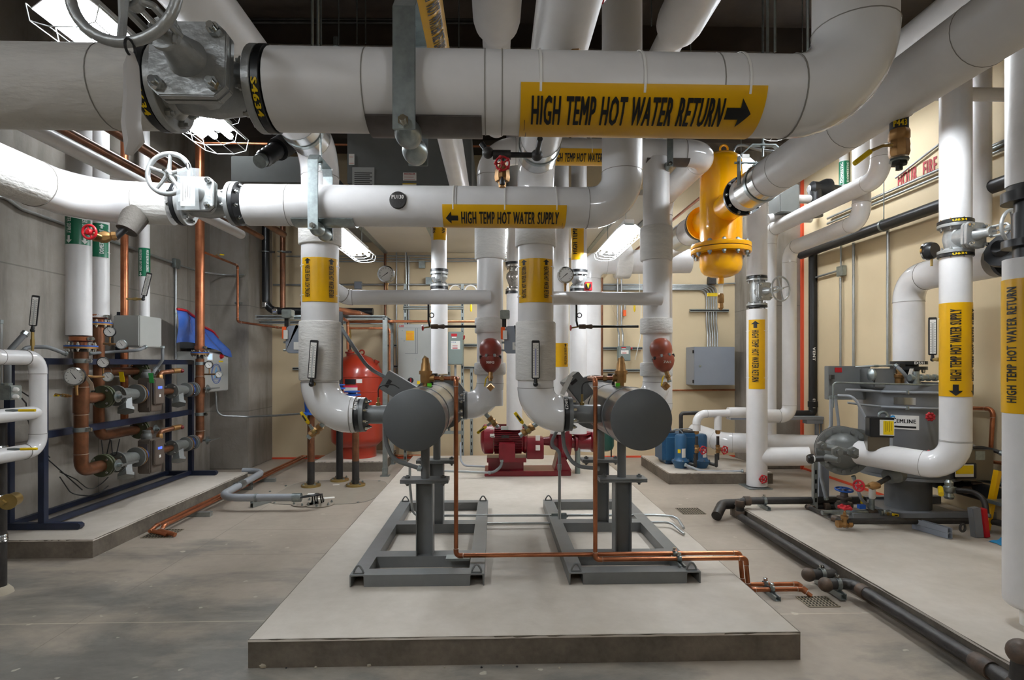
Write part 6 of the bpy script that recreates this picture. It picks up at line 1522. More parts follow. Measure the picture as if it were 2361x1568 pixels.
pipe('slim white pipe joining the two blue pump discharges', [(X_(1606, Yp_), Yp_, Z_(995, Yp_)), (X_(1606, Yp_), Yp_, Z_(956, Yp_)), (X_(1720, Yp_), Yp_, Z_(953, Yp_))], .12, .05)
t = pipe('short white drop from the slim pipe to the right pump discharge', [(X_(1655, Yp_), Yp_, Z_(993, Yp_)), (X_(1655, Yp_), Yp_, Z_(960, Yp_))], 0, .048, elbows=False)
pipe('thicker end of the slim white pipe beside the labelled riser', [(X_(1680, Yp_), Yp_ + .02, Z_(953, Yp_)), (X_(1725, Yp_), Yp_ + .02, Z_(953, Yp_))], 0, .072, elbows=False)
pipe('white pipe bending behind the blue condensate pumps', [(X_(1604, 8.6), 8.7, Z_(1000, 8.6)), (X_(1668, 8.2), 8.2, Z_(1022, 8.2)), (X_(1885, 7.7), 7.7, Z_(1030, 7.7))], .3, .14)
rigid([P(1570, 1010, 7.9), P(1570, 953, 7.9), P(1612, 952, 7.9)], .04, .028, 'black pipe rising from the blue tank', m=iron, cat='pipe', name='vent_pipe')
flex([P(1553, 992, 7.8), P(1575, 985, 7.7), P(1575, 1006, 7.7)], .008, 'thin blue gray tube arching over the left pump', R=.1); flex([P(1556, 990, 7.8), P(1600, 988, 7.7), P(1608, 1012, 7.65)], .008, 'thin blue gray tube arching to the right pump', R=.1)
flex([P(1580, 1072, 7.5), P(1620, 1088, 7.4), P(1680, 1088, 7.35), P(1712, 1086, 7.3)], .018, 'gray conduit snaking on the small pad from the pumps', m=graycon, R=.2)
t = thing('plate_exchanger', 'dark green vessel behind the right exchanger post', 'tank')
MB().lathe(P(1395, 1040, 8.2), ZA, [(0, .05), (.03, .11), (.08, .13), (.4, .13), (.45, .1), (.47, 0)], 24).build('shell', darkgreen, t)
for dx in (-.09, .09): MB().cyl(P(1395, 1040, 8.2) + V((dx, 0, .03)), V((P(1395, 1040, 8.2).x + dx, 8.2, .15)), .01).build('leg', black, t)

# cleat plates and pipe stubs standing on the floor, left of the pad
for k, (px, Y, y0, m1, m2, nm) in enumerate(((717, 7.28, 950, copperd, iron, 'left copper and black'), (783, 7.62, 720, black, black, 'tall black middle'), (820, 7.3, 985, copperd, iron, 'right copper and black'))):
    t = thing('floor_pipe', '%s pipe standing on a round bronze floor flange' % nm, 'pipe'); x = X_(px, Y)
    MB().cyl((x, Y, .02), (x, Y, .32), .045).build('lower_pipe', m2, t); MB().cyl((x, Y, .3), (x, Y, Z_(y0 - 60 if k != 1 else y0, Y)), .044).build('upper_pipe', m1, t)
    MB().lathe((x, Y, .0), ZA, [(0, .12), (.028, .12), (.032, .11), (.032, .05)], 32).build('floor_flange', brass, t); bolt_set(t, (x, Y, .03), ZA, .1, 4, .013, .016, galv)
t = thing('butterfly_valve', 'blue flanged valve on the floor pipes behind the left elbow', 'valve')
MB().lathe(P(812, 912, 7.35), ZA, [(0, .05), (0, .11), (.02, .11), (.02, .05), (.045, .05), (.045, .1), (.06, .1), (.06, .04)], 24).build('flange', blue, t); MB().lathe(P(797, 915, 7.3), (-1, 0, 0), [(0, .03), (.06, .045), (.1, .03), (.13, .06), (.15, .06)], 20).build('body', blue, t)
MB().cyl(P(812, 917, 7.35), P(820, 935, 7.32), .03).build('neck', blue, t)
t = thing('pipe_flange', 'small blue flange behind the left near riser', 'flange'); MB().lathe(P(780, 897, 7.62), ZA, [(0, .05), (0, .09), (.02, .09), (.02, .06), (.05, .06), (.05, .085), (.065, .085)], 20).build('ring', blue, t)
t = thing('pipe_flange', 'blue flange on the left floor pipe by the elbow', 'flange'); MB().lathe(P(712, 956, 7.28), ZA, [(0, .045), (0, .1), (.03, .1), (.03, .045), (.2, .06)], 24).build('ring', blue, t)

# ---------------------------------------------------------------- gray water heater on the right pad
YCt = 5.3; xt = X_(2093, YCt); rt = .405
t = thing('water_heater', 'large gray cylindrical water heater with the CEMLINE plate', 'water heater')
zt = Z_(900, YCt - .3)
MB().lathe((xt, YCt, Z_(1108, YCt - .3)), ZA, [(0, .2), (.0, rt - .01), (.02, rt), (zt - Z_(1108, YCt - .3), rt), (zt - Z_(1108, YCt - .3) + .01, rt - .01), (zt - Z_(1108, YCt - .3) + .01, 0)], 56).build('shell', graytank, t)
MB().lathe((xt, YCt, zt - .01), ZA, [(0, rt + .006), (.06, rt + .006), (.062, rt - .01)], 56, False).build('top_band', graytank, t)
MB().lathe((xt, YCt, Z_(1112, YCt - .3) - .005), ZA, [(0, rt + .008), (.025, rt + .008), (.025, rt)], 56, False).build('bottom_band', graytank, t)
MB().lathe((xt, YCt, .19), ZA, [(0, .19), (.38, .19)], 40).build('pedestal', graytank, t)
MB().cyl((xt + .14, YCt + .12, .16), (xt + .14, YCt + .12, .45), .12).build('rear_port', black, t)
MB().bb(xt - .75, xt + .55, YCt - .35, YCt - .28, .152, .225).build('base_rail', graytank, t); MB().bb(xt - .6, xt + .55, YCt + .28, YCt + .35, .152, .225).build('base_rail', graytank, t)
MB().bb(xt - .3, xt + .3, YCt - .3, YCt + .3, .165, .2).build('base_plate', graytank, t)
def wrapped(px0, px1, y0, y1, m, nm, lift=.002):
    def ang(px):
        # angle on the drum where the line of sight meets it
        d = ray(px, 840); d = V((d.x, d.y, 0)).normalized(); c = V((xt, YCt, 0)); b = d.dot(c); q = b - math.sqrt(max(1e-6, b * b - (c.length_squared - rt * rt))); p = d * q - c
        return math.atan2(p.x, -p.y), (d * q).y
    a0, ya = ang(px0); a1, yb = ang(px1); ym = (ya + yb) / 2
    return MB().sheet((xt, YCt, 0), ZA, -YA, XA, rt + lift, Z_(y1, ym), Z_(y0, ym), a0, a1, 12, 2, .002).build(nm, m, t), a0, a1, Z_(y1, ym), Z_(y0, ym)
o, a0, a1, z0, z1 = wrapped(2054, 2119, 960, 993, white, 'maker_plate')
tx = MB(); text_wrap(tx, 'EMLINE', (xt, YCt, 0), ZA, -YA, XA, rt + .004, z0 + (z1 - z0) * .45, z0 + (z1 - z0) * .72, a0 + (a1 - a0) * .22, a0 + (a1 - a0) * .89, run='C', off=.03); tx.build('lettering', ink, o)
tx = MB(); text_wrap(tx, 'C', (xt, YCt, 0), ZA, -YA, XA, rt + .004, z0 + (z1 - z0) * .42, z0 + (z1 - z0) * .8, a0 + (a1 - a0) * .05, a0 + (a1 - a0) * .2, run='C', off=.03); tx.build('letter_c', ink, o)
tx = MB(); text_wrap(tx, 'C', (xt, YCt, 0), ZA, -YA, XA, rt + .003, z0 + (z1 - z0) * .34, z0 + (z1 - z0) * .96, a0 - (a1 - a0) * .04, a0 + (a1 - a0) * .16, run='C', off=.03); tx.build('blue_swirl', mat('bright_blue', '3AA0E0', .4), o)
MB().sheet((xt, YCt, 0), ZA, -YA, XA, rt + .004, z0 + (z1 - z0) * .1, z0 + (z1 - z0) * .24, a0, a0 + (a1 - a0) * .9, 10, 2, .0006).build('black_stripe', ink, o)
wrapped(2061, 2111, 918, 935, chrome, 'rating_plate')
# conduits strapped round the drum
def band_conduit(z, a0, a1, r, label, start=None):
    t2 = thing('conduit', label, 'conduit'); pts = [V((xt + (rt + .02) * math.sin(a), YCt - (rt + .02) * math.cos(a), z + dz)) for a, dz in [(a0 + (a1 - a0) * i / 14, 0) for i in range(15)]]
    if start: pts = [V(q) for q in start] + pts
    MB().tube(pts, r, 10).build('conduit_run', graycon, t2)
    for f in (.3, .75):
        a = a0 + (a1 - a0) * f; MB().box((xt + (rt + .02) * math.sin(a), YCt - (rt + .03) * math.cos(a), z), (.014, .03, .034)).build('strap', galv, t2)
xb0 = X_(1925, 5.1)
band_conduit(Z_(907, 4.9), -1.15, .5, .012, 'upper gray conduit strapped round the water heater', [(xb0 + .1, 5.1, Z_(900, 5.1)), (xb0 + .2, 5.08, Z_(901, 5.05))])
band_conduit(Z_(944, 4.9), -1.15, .5, .01, 'lower gray conduit strapped round the water heater', [(xb0 + .12, 5.1, Z_(930, 5.1)), (xb0 + .22, 5.1, Z_(934, 5.1))])
rigid([P(1932, 912, 5.0), P(1962, 913, 4.92), P(1975, 925, 4.9), P(2010, 990, 4.85), P(2015, 1010, 4.85)], .08, .012, 'gray conduit slanting across the water heater to the black box', m=graycon)
rigid([P(2055, 1000, 4.85), P(2055, 1060, 4.85)], 0, .011, 'short gray conduit below the black actuator box', m=graycon)
rigid([P(1921, 940, 4.95), P(1921, 882, 4.95), P(2160, 888, 4.9)], .03, .008, 'thin steel tube along the top of the water heater', m=galv, cat='pipe', name='steel_tube')
# control cabinet behind
t = thing('control_cabinet', 'gray control cabinet with a red label beside the water heater', 'electrical cabinet')
x0, x1, z0, z1 = X_(1910, 5.3), X_(1967, 5.3), Z_(923, 5.3), Z_(844, 5.3)
MB().bb(x0, X_(1998, 5.36), 5.3, 5.37, z0, z1).build('housing', gray, t, bevel=.005)
MB().prism((x0, 5.29, z0), XA, ZA, [(0, 0), (x1 - x0, 0), (x1 - x0, z1 - z0), (0, z1 - z0)], .01, YA).build('door', gray, t)
MB().bb(x0 + .055, x0 + .12, 5.284, 5.29, z1 - .06, z1 - .015).build('red_label', red, t)
MB().box((X_(1928, 5.2), 5.27, Z_(870, 5.2)), (.03, .04, .04)).build('latch', black, t)
t = thing('relay_box', 'gray box with a rounded end on top of the water heater', 'control box')
MB().bb(X_(2015, 5.1), X_(2065, 5.1), 5.1, 5.35, zt + .01, Z_(850, 5.1)).build('housing', gray, t, bevel=.01); MB().lathe(P(2012, 864, 5.1), -XA, [(0, .055), (.02, .055), (.04, .02), (.04, 0)], 20).build('end_cap', galv, t)
rigid([P(1972, 846, 5.15), P(2010, 844, 5.1), P(2065, 843, 5.1)], .02, .009, 'steel conduit with couplings above the water heater', coup=[(P(2020, 844, 5.1), XA), (P(2050, 843, 5.1), XA)])
flex([P(2065, 843, 5.05), P(2082, 858, 5.0), P(2100, 884, 5.0), P(2110, 884, 5.0)], .016, 'gray flexible conduit bending over the top of the water heater')
t = thing('relief_valve', 'bronze relief valve on top of the water heater', 'valve')
MB().lathe((X_(2073, 5.1), 5.1, zt), ZA, [(0, .03), (.05, .04), (.1, .04), (.11, .048), (.13, .048), (.14, .03), (.2, .022)], 16).build('body', bronze, t)
MB().box((X_(2075, 5.1), 5.08, zt + .22), (.05, .03, .03)).build('cap', black, t)
MB().prism((X_(2082, 5.1), 5.05, zt + .1), V((.3, 0, 1)), XA, [(0, 0), (.09, 0), (.09, .035), (0, .035)], .002).build('paper_tag', paper, t)
t = thing('companion_flange', 'black bolted flanges where the white bend meets the water heater', 'flange')
MB().lathe((3.93, YW, Z_(833, YW)), -ZA, [(0, .1), (0, .15), (.03, .15), (.03, .08), (.05, .08), (.05, .15), (.08, .15), (.08, .09), (.14, .07), (Z_(833, YW) - zt, .12)], 32).build('ring', black, t)
bolt_set(t, (3.93, YW, Z_(833, YW) - .08), -ZA, .125, 8, .013, .02)
m_ = MB(); text_wrap(m_, 'D591', (3.93, YW, 0), ZA, V((-.5, -.87, 0)), V((.87, -.5, 0)), .151, Z_(833, YW) - .028, Z_(833, YW) - .003, D(10), D(45), run='C'); m_.build('handwriting', paper, t)
t = thing('pipe_cross', 'silver threaded fittings on top of the water heater at right', 'pipe fitting')
c = P(2112, 872, 4.95); MB().tube([P(2098, 871, 4.95), P(2168, 871, 4.95)], .022, 12).cyl(c - ZA * .05, c + ZA * .06, .026).build('body', galv, t)
for q_ in (2100, 2125, 2140, 2155): MB().cyl(P(q_ - 3, 871, 4.95), P(q_ + 3, 871, 4.95), .03).build('collar', galv, t)
q = P(2143, 814, 4.45)
thermometer(P(2150, 829, 4.42), (0, 0, 1), (-.5, -1, 0), .3, .055, 'black cased thermometer between the white bend and the SUPPLY column', foot=(XT - .09, YT, Z_(829, 4.42)))
for k, (px, py) in enumerate(((2145, 961), (2144, 1048))):
    t = thing('drain_cock', 'small red handwheel on the side of the water heater, %s one' % ('upper', 'lower')[k], 'valve'); c = P(px, py, 4.78)
    MB().cyl(c, c + V((.05, .1, 0)), .008).build('stem', brass, t); wheel(c, (-.2, -1, 0), .028, red, t, 6, .007, knobs=8)
# black actuator box with yellow label
t = thing('actuator_box', 'black actuator box with a yellow instruction label before the water heater', 'actuator')
ca = P(2028, 984, 4.75); Ma = Matrix.Rotation(-.35, 3, 'Z')
MB().box(ca, (.18, .14, .165), Ma).build('housing', black, t, bevel=.006)
f = lambda x, z: ca + Ma @ V((x, -.0715, z))
MB().box(f(.035, .0), (.105, .003, .13), Ma).build('label', paper, t); MB().box(f(.045, .0) + V((0, -.002, 0)), (.075, .003, .115), Ma).build('yellow_panel', yellow, t)
l = MB()
for k in range(4): l.box(f(.025 + .013 * k, .01) + V((0, -.004, 0)), (.0025, .001, .09 - .02 * (k % 2)), Ma)
l.build('print_lines', ink, t)
MB().box(ca + V((-.02, .01, -.14)), (.16, .12, .12), Ma).build('bracket', mat('stainless_brown', '7A7264', .3, metal=.8), t, bevel=.003)
MB().torus(ca + V((.03, 0, .095)), V((.3, 1, 0)), .03, .012, 20, 8).build('conduit_elbow', galv, t)
# big gray bolted valve
t = thing('control_valve', 'large gray cast control valve with a ring of hex bolts', 'valve')
YVv = 4.95; cv = P(1945, 1040, YVv); dv = V((-.45, -1, .06)).normalized()
MB().lathe(cv - dv * .05, dv, [(-.25, .12), (-.2, .2), (-.14, .215), (-.14, .2), (-.08, .2), (-.08, .215), (-.03, .215), (-.03, .19), (0, .215), (.03, .215), (.035, .16), (.045, .155), (.08, .13), (.105, .085), (.115, .03), (.116, 0)], 40).build('diaphragm_case', castgray, t)
for k in range(16):
    a = 2 * PI * k / 16; d_, u_, w_ = frame_of(dv); p = cv - dv * .02 + (u_ * math.cos(a) + w_ * math.sin(a)) * .185; MB().hexa(p, dv, .019, .024).build('bolt', castgray, t)
MB().tube(route([P(1905, 1030, 4.75), P(1935, 1038, 4.68), P(1960, 1045, 4.66), P(1972, 1050, 4.7)], .05), .03, 14).build('cross_tube', castgray, t)
for px, py, r_ in ((1890, 1027, .038), (1926, 1040, .045), (1962, 1040, .042)): MB().lathe(P(px, py, 4.62), (-.1, -1, 0), [(0, r_ * .8), (.01, r_), (.05, r_), (.055, r_ * .5), (.075, r_ * .5)], 6).build('hex_fitting', castgray, t)
MB().tube([P(1904, 1055, 4.85), P(1935, 1060, 4.75)], .03, 14).build('port', castgray, t)
MB().prism(P(1955, 1005, 5.12), (1, -.2, 0), ZA, [(0, 0), (.2, -.02), (.2, .03), (.12, .06), (0, .07)], .16, YA).build('yoke_arm', castgray, t, bevel=.01)
MB().prism(P(1972, 1035, 5.0), (1, -.2, 0), ZA, [(0, 0), (.14, -.03), (.14, .13), (0, .12)], .14, YA).build('bracket', MATS['stainless_brown'], t, bevel=.004)
t = thing('companion_flange', 'black nipple and union left of the gray control valve', 'pipe fitting')
MB().tube([P(1862, 1058, 4.95), P(1906, 1057, 4.9)], .028, 14).build('nipple', iron, t); MB().lathe(P(1864, 1058, 4.95), XA, [(0, .04), (.035, .045), (.05, .035)], 6).build('union', black, t)
for px in (1874, 1903): MB().lathe(P(px, 1058, 4.93), XA, [(0, .03), (.008, .03)], 14).build('tape', white, t)
# its hanging parts
small_valve(P(2010, 1121, 4.6), (1, 0, .1), (-.1, 0, 0) if False else V((-.2, -.9, .3)), 'bronze valve with a red wheel below the gray control valve', 1.6, wr=.034, ext=(.02, .12)) if False else None
t = thing('drain_valve', 'bronze valve with a red wheel seen edge-on under the gray control valve', 'valve')
wheel(P(1980, 1120, 4.6), (-1, -.5, .1), .042, red, t, 5, .009); MB().cyl(P(1982, 1120, 4.6), P(2005, 1120, 4.65), .009).build('stem', brass, t)
MB().lathe(P(2003, 1120, 4.65), XA, [(0, .02), (.03, .035), (.07, .03), (.09, .022)], 8).build('body', bronze, t); MB().tube([P(2020, 1118, 4.68), P(2060, 1095, 4.8)], .02, 12).build('nipple', iron, t)
MB().lathe(P(2046, 1100, 4.78), V((1, .2, .4)), [(0, .06), (.06, .075), (.07, .085), (.12, .085), (.14, .05)], 20).build('strainer_cap', castgray, t)
# strut post and stand left of the heater
t = thing('strut_post', 'slotted strut post with gray conduits left of the water heater', 'strut')
x = X_(1881, 5.4); MB().bb(x - .02, x + .02, 5.4, 5.44, .15, Z_(1060, 5.4)).build('post', strut, t); s_ = MB()
for k in range(4): s_.bb(x - .009, x + .009, 5.397, 5.399, .22 + .09 * k, .26 + .09 * k)
s_.build('slots', darkhole, t); MB().bb(x + .06, x + .16, 5.45, 5.55, .15, Z_(1062, 5.4)).build('gray_column', graybl, t)
flex([P(1916, 915, 5.25), P(1916, 990, 5.3), P(1892, 1000, 5.3), P(1893, 1100, 5.35), P(1905, 1150, 5.35)], .016, 'gray flexible conduit hanging left of the control valve, outer', m=graycon)
flex([P(1926, 915, 5.22), P(1934, 980, 5.25), P(1930, 1000, 5.25)], .013, 'gray flexible conduit hanging above the control valve, inner', m=graycon)
flex([P(1968, 1100, 5.0), P(1985, 1150, 5.0), P(2005, 1170, 5.1)], .014, 'gray flexible conduit below the control valve', m=graycon)
t = thing('gray_bench', 'gray steel stand behind the risers at right', 'stand')
MB().bb(X_(1685, 7.75), X_(1902, 7.75), 7.75, 7.9, Z_(970, 7.75), Z_(963, 7.75)).build('top', graybl, t); 
for px in (1885, 1898): MB().bb(X_(px, 7.8) - .02, X_(px, 7.8) + .02, 7.8, 7.84, 0, Z_(968, 7.75)).build('leg', graybl, t)
MB().bb(X_(1862, 7.75), X_(1900, 7.75), 7.77, 7.88, Z_(980, 7.75), Z_(968, 7.75)).build('bracket', graybl, t)
# low piping in front of the heater
def lowpipe(pts, r, label, m=iron, R=.05, fit=(), n=14):
    t = thing('drain_piping', label, 'pipe'); MB().tube(route(pts, R, 6), r, n).build('pipe_run', m, t)
    for c, d, rr, L in fit: MB().lathe(V(c) - V(d).normalized() * L / 2, d, [(0, rr * .94), (.006, rr), (L - .006, rr), (L, rr * .94)], n).build('coupling', rusty, t)
    return t
t = lowpipe([P(1868, 1168, 5.45), P(1930, 1168, 5.4)], .022, 'short black pipe with union left of the blue wheel valve', fit=[(P(1906, 1168, 5.4), XA, .036, .05)])
lowpipe([P(1860, 1168, 5.45), P(1948, 1204, 4.75)], .021, 'black pipe with white taped joints running toward the red wheel valve', fit=[(P(1870, 1172, 5.38), V((.3, -.7, 0)), .032, .06), (P(1930, 1197, 4.88), V((.3, -.7, 0)), .03, .08)])
lowpipe([P(1950, 1202, 4.72), P(2250, 1201, 4.7), P(2290, 1203, 4.6), P(2361, 1217, 4.3), P(2500, 1235, 4.0)], .026, 'long black pipe across the right pad in front of the water heater')
lowpipe([P(1895, 1182, 5.0), P(1990, 1181, 5.0), P(2048, 1181, 5.0)], .02, 'short gray steel pipe manifold with silver fittings', m=galv, fit=[(P(2010, 1182, 5.0), XA, .034, .08), (P(2030, 1182, 5.0), XA, .03, .05)])
t = small_valve(P(1946, 1208, 4.72), XA, (0, -.1, 1), 'bronze valve with a flat red wheel on the long black floor pipe', 1.7, wr=.026, ext=(0, .02))
t = thing('gate_valve', 'steel gate valve with a flat blue handwheel on the right pad', 'valve')
c = P(1946, 1165, 5.1); MB().lathe(c, ZA, [(0, .05), (.03, .062), (.035, .03), (.06, .03), (.065, .06), (.08, .06), (.085, .035), (.13, .028), (.15, .02)], 16).build('body', bare, t); MB().cyl(c, P(1946, 1128, 5.1), .01).build('stem', galv, t)
MB().cyl(c - XA * .07, c + XA * .07, .03).build('body', bare, t)
wheel(P(1946, 1129, 5.1), (0, -.12, 1), .07, blue, t, 5, .008)
t = thing('steel_fitting', 'silver threaded cross with a white filter standing on the right pad', 'pipe fitting')
c = P(2010, 1182, 5.0); MB().cyl(c, P(2010, 1150, 5.0), .022).build('riser', galv, t); MB().lathe(P(2011, 1150, 5.0), ZA, [(0, .02), (.01, .028), (.08, .028), (.1, .015)], 12).build('capsule', white, t); MB().box(P(1986, 1168, 4.95), (.055, .04, .035)).build('blue_cap', blue, t)
ball_valve(P(2040, 1182, 4.95), XA, (1, 0, -.15), (0, -1, 0), 'small silver valve with a yellow grip before the heater pedestal', 1.3, m=galv, L=.09, ext=(0, 0))
MBq = MB().box(P(1987, 1152, 5.05), (.012, .02, .07)); solo(MBq, 'needle_valve', yellow, 'small upright yellow grip behind the blue wheel', 'valve lever')
t = thing('strut_piece', 'double strut block lying at the front of the heater base', 'strut')
for k in range(2):
    c = P(2168, 1222, 4.55); o = V((c.x, 4.45, .152 + .045 * k)); prof = [(-.02, 0), (.02, 0), (.02, .043), (.009, .043), (.009, .037), (.015, .037), (.015, .005), (-.015, .005), (-.015, .037), (-.009, .037), (-.009, .043), (-.02, .043)]
    MB().prism(o + V((.0, 0, 0)), XA, ZA, prof, .3, V((-.25, .97, 0))).build('channel', graybl, t)
# stainless box and yellow label at right
t = thing('stainless_box', 'brown stainless box with a yellow label behind the SUPPLY column foot', 'control box')
x0, x1 = X_(2205, 4.9), X_(2292, 4.9)
MB().bb(x0, x1, 4.9, 5.1, Z_(1115, 4.9), Z_(1043, 4.9)).build('housing', MATS['stainless_brown'], t, bevel=.006)
MB().bb(X_(2200, 4.89), X_(2249, 4.89), 4.875, 4.9, Z_(1110, 4.88), Z_(1074, 4.88)).build('label_holder', black, t, bevel=.004)
MB().bb(X_(2203, 4.87), X_(2245, 4.87), 4.87, 4.875, Z_(1106, 4.87), Z_(1077, 4.87)).build('label', paper, t); MB().bb(X_(2204, 4.87), X_(2244, 4.87), 4.868, 4.87, Z_(1099, 4.87), Z_(1079, 4.87)).build('yellow_panel', yellow, t)
MB().bb(X_(2251, 4.89), X_(2273, 4.89), 4.897, 4.9, Z_(1067, 4.88), Z_(1046, 4.88)).build('rating_sticker', galv, t)
t = thing('steam_trap', 'rusty brown valve body under the stainless box', 'valve')
c = P(2252, 1130, 4.95); MB().lathe(c - XA * .14, XA, [(0, .02), (.03, .035), (.08, .03), (.12, .06), (.18, .06), (.22, .035), (.28, .035), (.3, .02)], 16).cyl(c, c + ZA * .07, .04).cyl(c, V((c.x, c.y, Z_(1150, 4.95))), .03).build('body', rusty, t)
t = thing('pipe_nipple', 'galvanized stacked fittings left of the rusty valve', 'pipe fitting')
c = P(2188, 1150, 4.7); MB().lathe(c, ZA, [(0, .03), (.02, .04), (.05, .03), (.07, .042), (.1, .042), (.11, .03), (.14, .035), (.16, .02)], 14).build('body', galv, t)
MB().tube([P(2170, 1140, 4.6), P(2168, 1125, 4.7)], .02, 8).build('yellow_tag', yellow, t)
pipe('dark insulated pipe running low along the right wall', [(4.3, 5.6, .42), (4.3, 3.2, .42)], 0, .075, m=black, elbows=False)
solo(MB().cyl((4.42, 7.6, .5), (4.42, 3.2, .5), .02), 'steel_tube', galv, 'bright steel tube low along the right wall', 'pipe')
pipe('short white pipe end coming from behind the right edge column', [(X_(2300, 5.6), 5.4, Z_(1040, 5.4)), (4.5, 5.3, Z_(1042, 5.4))], 0, .075, elbows=False)
flex([P(2235, 1035, 4.98), P(2262, 1032, 5.0), P(2290, 1038, 4.95), P(2310, 1045, 4.9)], .018, 'dark curved hose above the stainless box', m=iron)
flex([P(2200, 1130, 4.8), P(2240, 1132, 4.7), P(2270, 1150, 4.6), P(2275, 1190, 4.55)], .022, 'dark gray hose curving down beside the red bracket', m=iron, R=.15)
copper_line([PX(2235, 941, 4.5), PX(2290, 943, 4.5), PX(2284, 1040, 4.5)], .05, .018, 'copper pipe with an elbow on the wall right of the SUPPLY column')
solo(MB().cyl(PX(2290, 1065, 4.5), PX(2345, 1073, 4.5), .016), 'copper_pipe', copper, 'copper pipe low on the wall right of the stainless box', 'pipe')
t = thing('spring_bracket', 'gray and red bracket standing on the pad right of the strut block', 'bracket')
c = P(2255, 1222, 4.5); MB().box((c.x - .02, 4.5, .27), (.07, .06, .24), Matrix.Rotation(-.12, 3, 'Y')).build('gray_plate', graytank, t, bevel=.005); MB().box((c.x + .035, 4.49, .27), (.045, .06, .23), Matrix.Rotation(-.12, 3, 'Y')).build('red_plate', red, t, bevel=.004)
MB().torus((c.x - .17, 4.45, .24), (.3, -1, 0), .03, .009, 16, 6).build('iron_hook', iron, t)
t = thing('stepladder', 'yellow stepladder leg half hidden behind the right edge column', 'ladder')
xa = X_(2322, 4.35) + .1; Ml = Matrix.Rotation(.2, 3, 'Y')
MB().box((xa + .02, 4.35, .42), (.03, .07, .5), Ml).build('rail', MATS['yellow_vinyl'], t); MB().box((xa + .02, 4.62, .42), (.03, .05, .5), Ml).build('rail', MATS['yellow_vinyl'], t)
MB().bb(xa - .03, xa + .12, 4.36, 4.62, .4, .43).build('step', galv, t)
t = thing('shop_rag', 'crumpled blue rag on the pad beside the ladder', 'rag'); vs = []
for i in range(7):
    for j in range(9):
        vs.append(V((X_(2320, 4.25) + .1 + (j - 4) * .03 + .01 * math.sin(i * 2 + j), 4.2 + i * .03, .155 + .035 * abs(math.sin(i * 1.3 + j * .9)) * math.sin(PI * j / 8))))
MB().add(vs, [[i * 9 + j, i * 9 + j + 1, (i + 1) * 9 + j + 1, (i + 1) * 9 + j] for i in range(6) for j in range(8)]).build('cloth', mat('blue_cloth', '2A86B8', .8), t, angle=90)

# ---------------------------------------------------------------- right wall
ww = XR - .03
t = thing('sprinkler_pipe', 'black fire main running along the right wall on clevis hangers', 'pipe')
zsp = Z_(840 - 255, 8.05)
MB().cyl((4.42, 1.2, 3.13), (4.42, 8.1, 3.13), .062).build('pipe', black, t)
for y in (2.4, 6.35):
    MB().lathe((4.42, y, 3.13), YA, [(-.015, .062), (-.015, .07), (.015, .07), (.015, .062)], 20, False).build('hanger_ring', galv, t); MB().cyl((4.42, y, 3.2), (4.42, y, ZC), .006, n=8).build('rod', galv, t)
tx = MB()
for c_ in ():
    pass
t = thing('vent_pipe', 'black vertical pipe marked VENT beside the concrete pier', 'pipe')
Yv = 7.95; xv = X_(1874, Yv)
MB().tube(route([(xv, Yv, 3.3), (xv, Yv, Z_(957, Yv)), (xv - .28, Yv, Z_(957, Yv))], .06), .055, 18).build('pipe', black, t); MB().lathe((xv, Yv, Z_(940, Yv)), ZA, [(0, .058), (0, .066), (.08, .066), (.08, .058)], 18).build('hub', black, t)
for w_, z0, z1 in (('VENT', 832, 800), ('PU63', 942, 920)):
    tx = MB(); text_wrap(tx, w_, (xv, Yv, 0), -ZA if w_ == 'VENT' else ZA, V((-.2, -.98, 0)), V((.98, -.2, 0)) if w_ == 'VENT' else V((-.98, .2, 0)), .055, *( (-Z_(800, Yv), -Z_(832, Yv)) if w_ == 'VENT' else (Z_(942, Yv), Z_(920, Yv))), -.3, .3); tx.build('chalk_mark', paper, t)
tx = MB(); o_ = V((XR - .004, 7.1, 3.62)); 
t = thing('wall_stencil', 'red stencilled HOUR FIRE wording high on the right wall', 'lettering')
a = PX(2070, 436, XR - .004); b_ = PX(2160, 402, XR - .004)
text_flat(tx, 'HOUR  FIRE', (XR - .004, a.y, a.z), -YA, ZA, a.y - b_.y, .17, off=.03); tx.build('letters', mat('dark_red_stencil', 'A02028', .6), t)
t = thing('wall_stencil', 'tiny red stencil on the back wall below the ceiling panels', 'lettering'); tx = MB(); text_flat(tx, '1 H', P(1072, 582, YB - .004), XA, ZA, .13, .06); tx.build('letters', red, t)
for k, (px, y0, y1, r) in enumerate(((1938, 640, 845, .014), (1968, 560, 845, .016), (2047, 530, 845, .016), (1939, 545, 615, .012))):
    p0 = PX(px, y0, ww); rigid([p0, V((ww, p0.y, Z_(y1, p0.y)))], 0, r, 'vertical steel conduit on the right wall, %s' % ['below the square box', 'second from the pier', 'third from the pier', 'above the square box'][k])
p = PX(1940, 625, ww); t = thing('junction_box', 'square gray box on the right wall near the pier', 'junction box'); MB().box(p, (.06, .13, .13)).build('housing', galv, t, bevel=.004)
p = PX(1968, 533, ww); t = thing('junction_box', 'small gray box above the black fire main', 'junction box'); MB().box(p, (.05, .13, .1)).build('housing', galv, t, bevel=.004)
rigid([PX(1876, 641, ww), PX(1930, 625, ww)], 0, .014, 'short steel conduit from the pier to the square wall box')
for k in range(2): rigid([(XR - .04, 1.5, 3.46 + .07 * k), (XR - .04, 7.6, 3.46 + .07 * k)], 0, .015, 'steel conduit running along the right wall under the red stencil, %s' % ('lower', 'upper')[k])
rigid([PX(2165, 333, ww), PX(2065, 440 - 30, ww)], 0, .012, 'steel conduit slanting on the right wall above the stencil')
rigid([PX(2285, 345, ww), PX(2361, 310, ww)], 0, .016, 'steel conduit on the right wall between the columns')
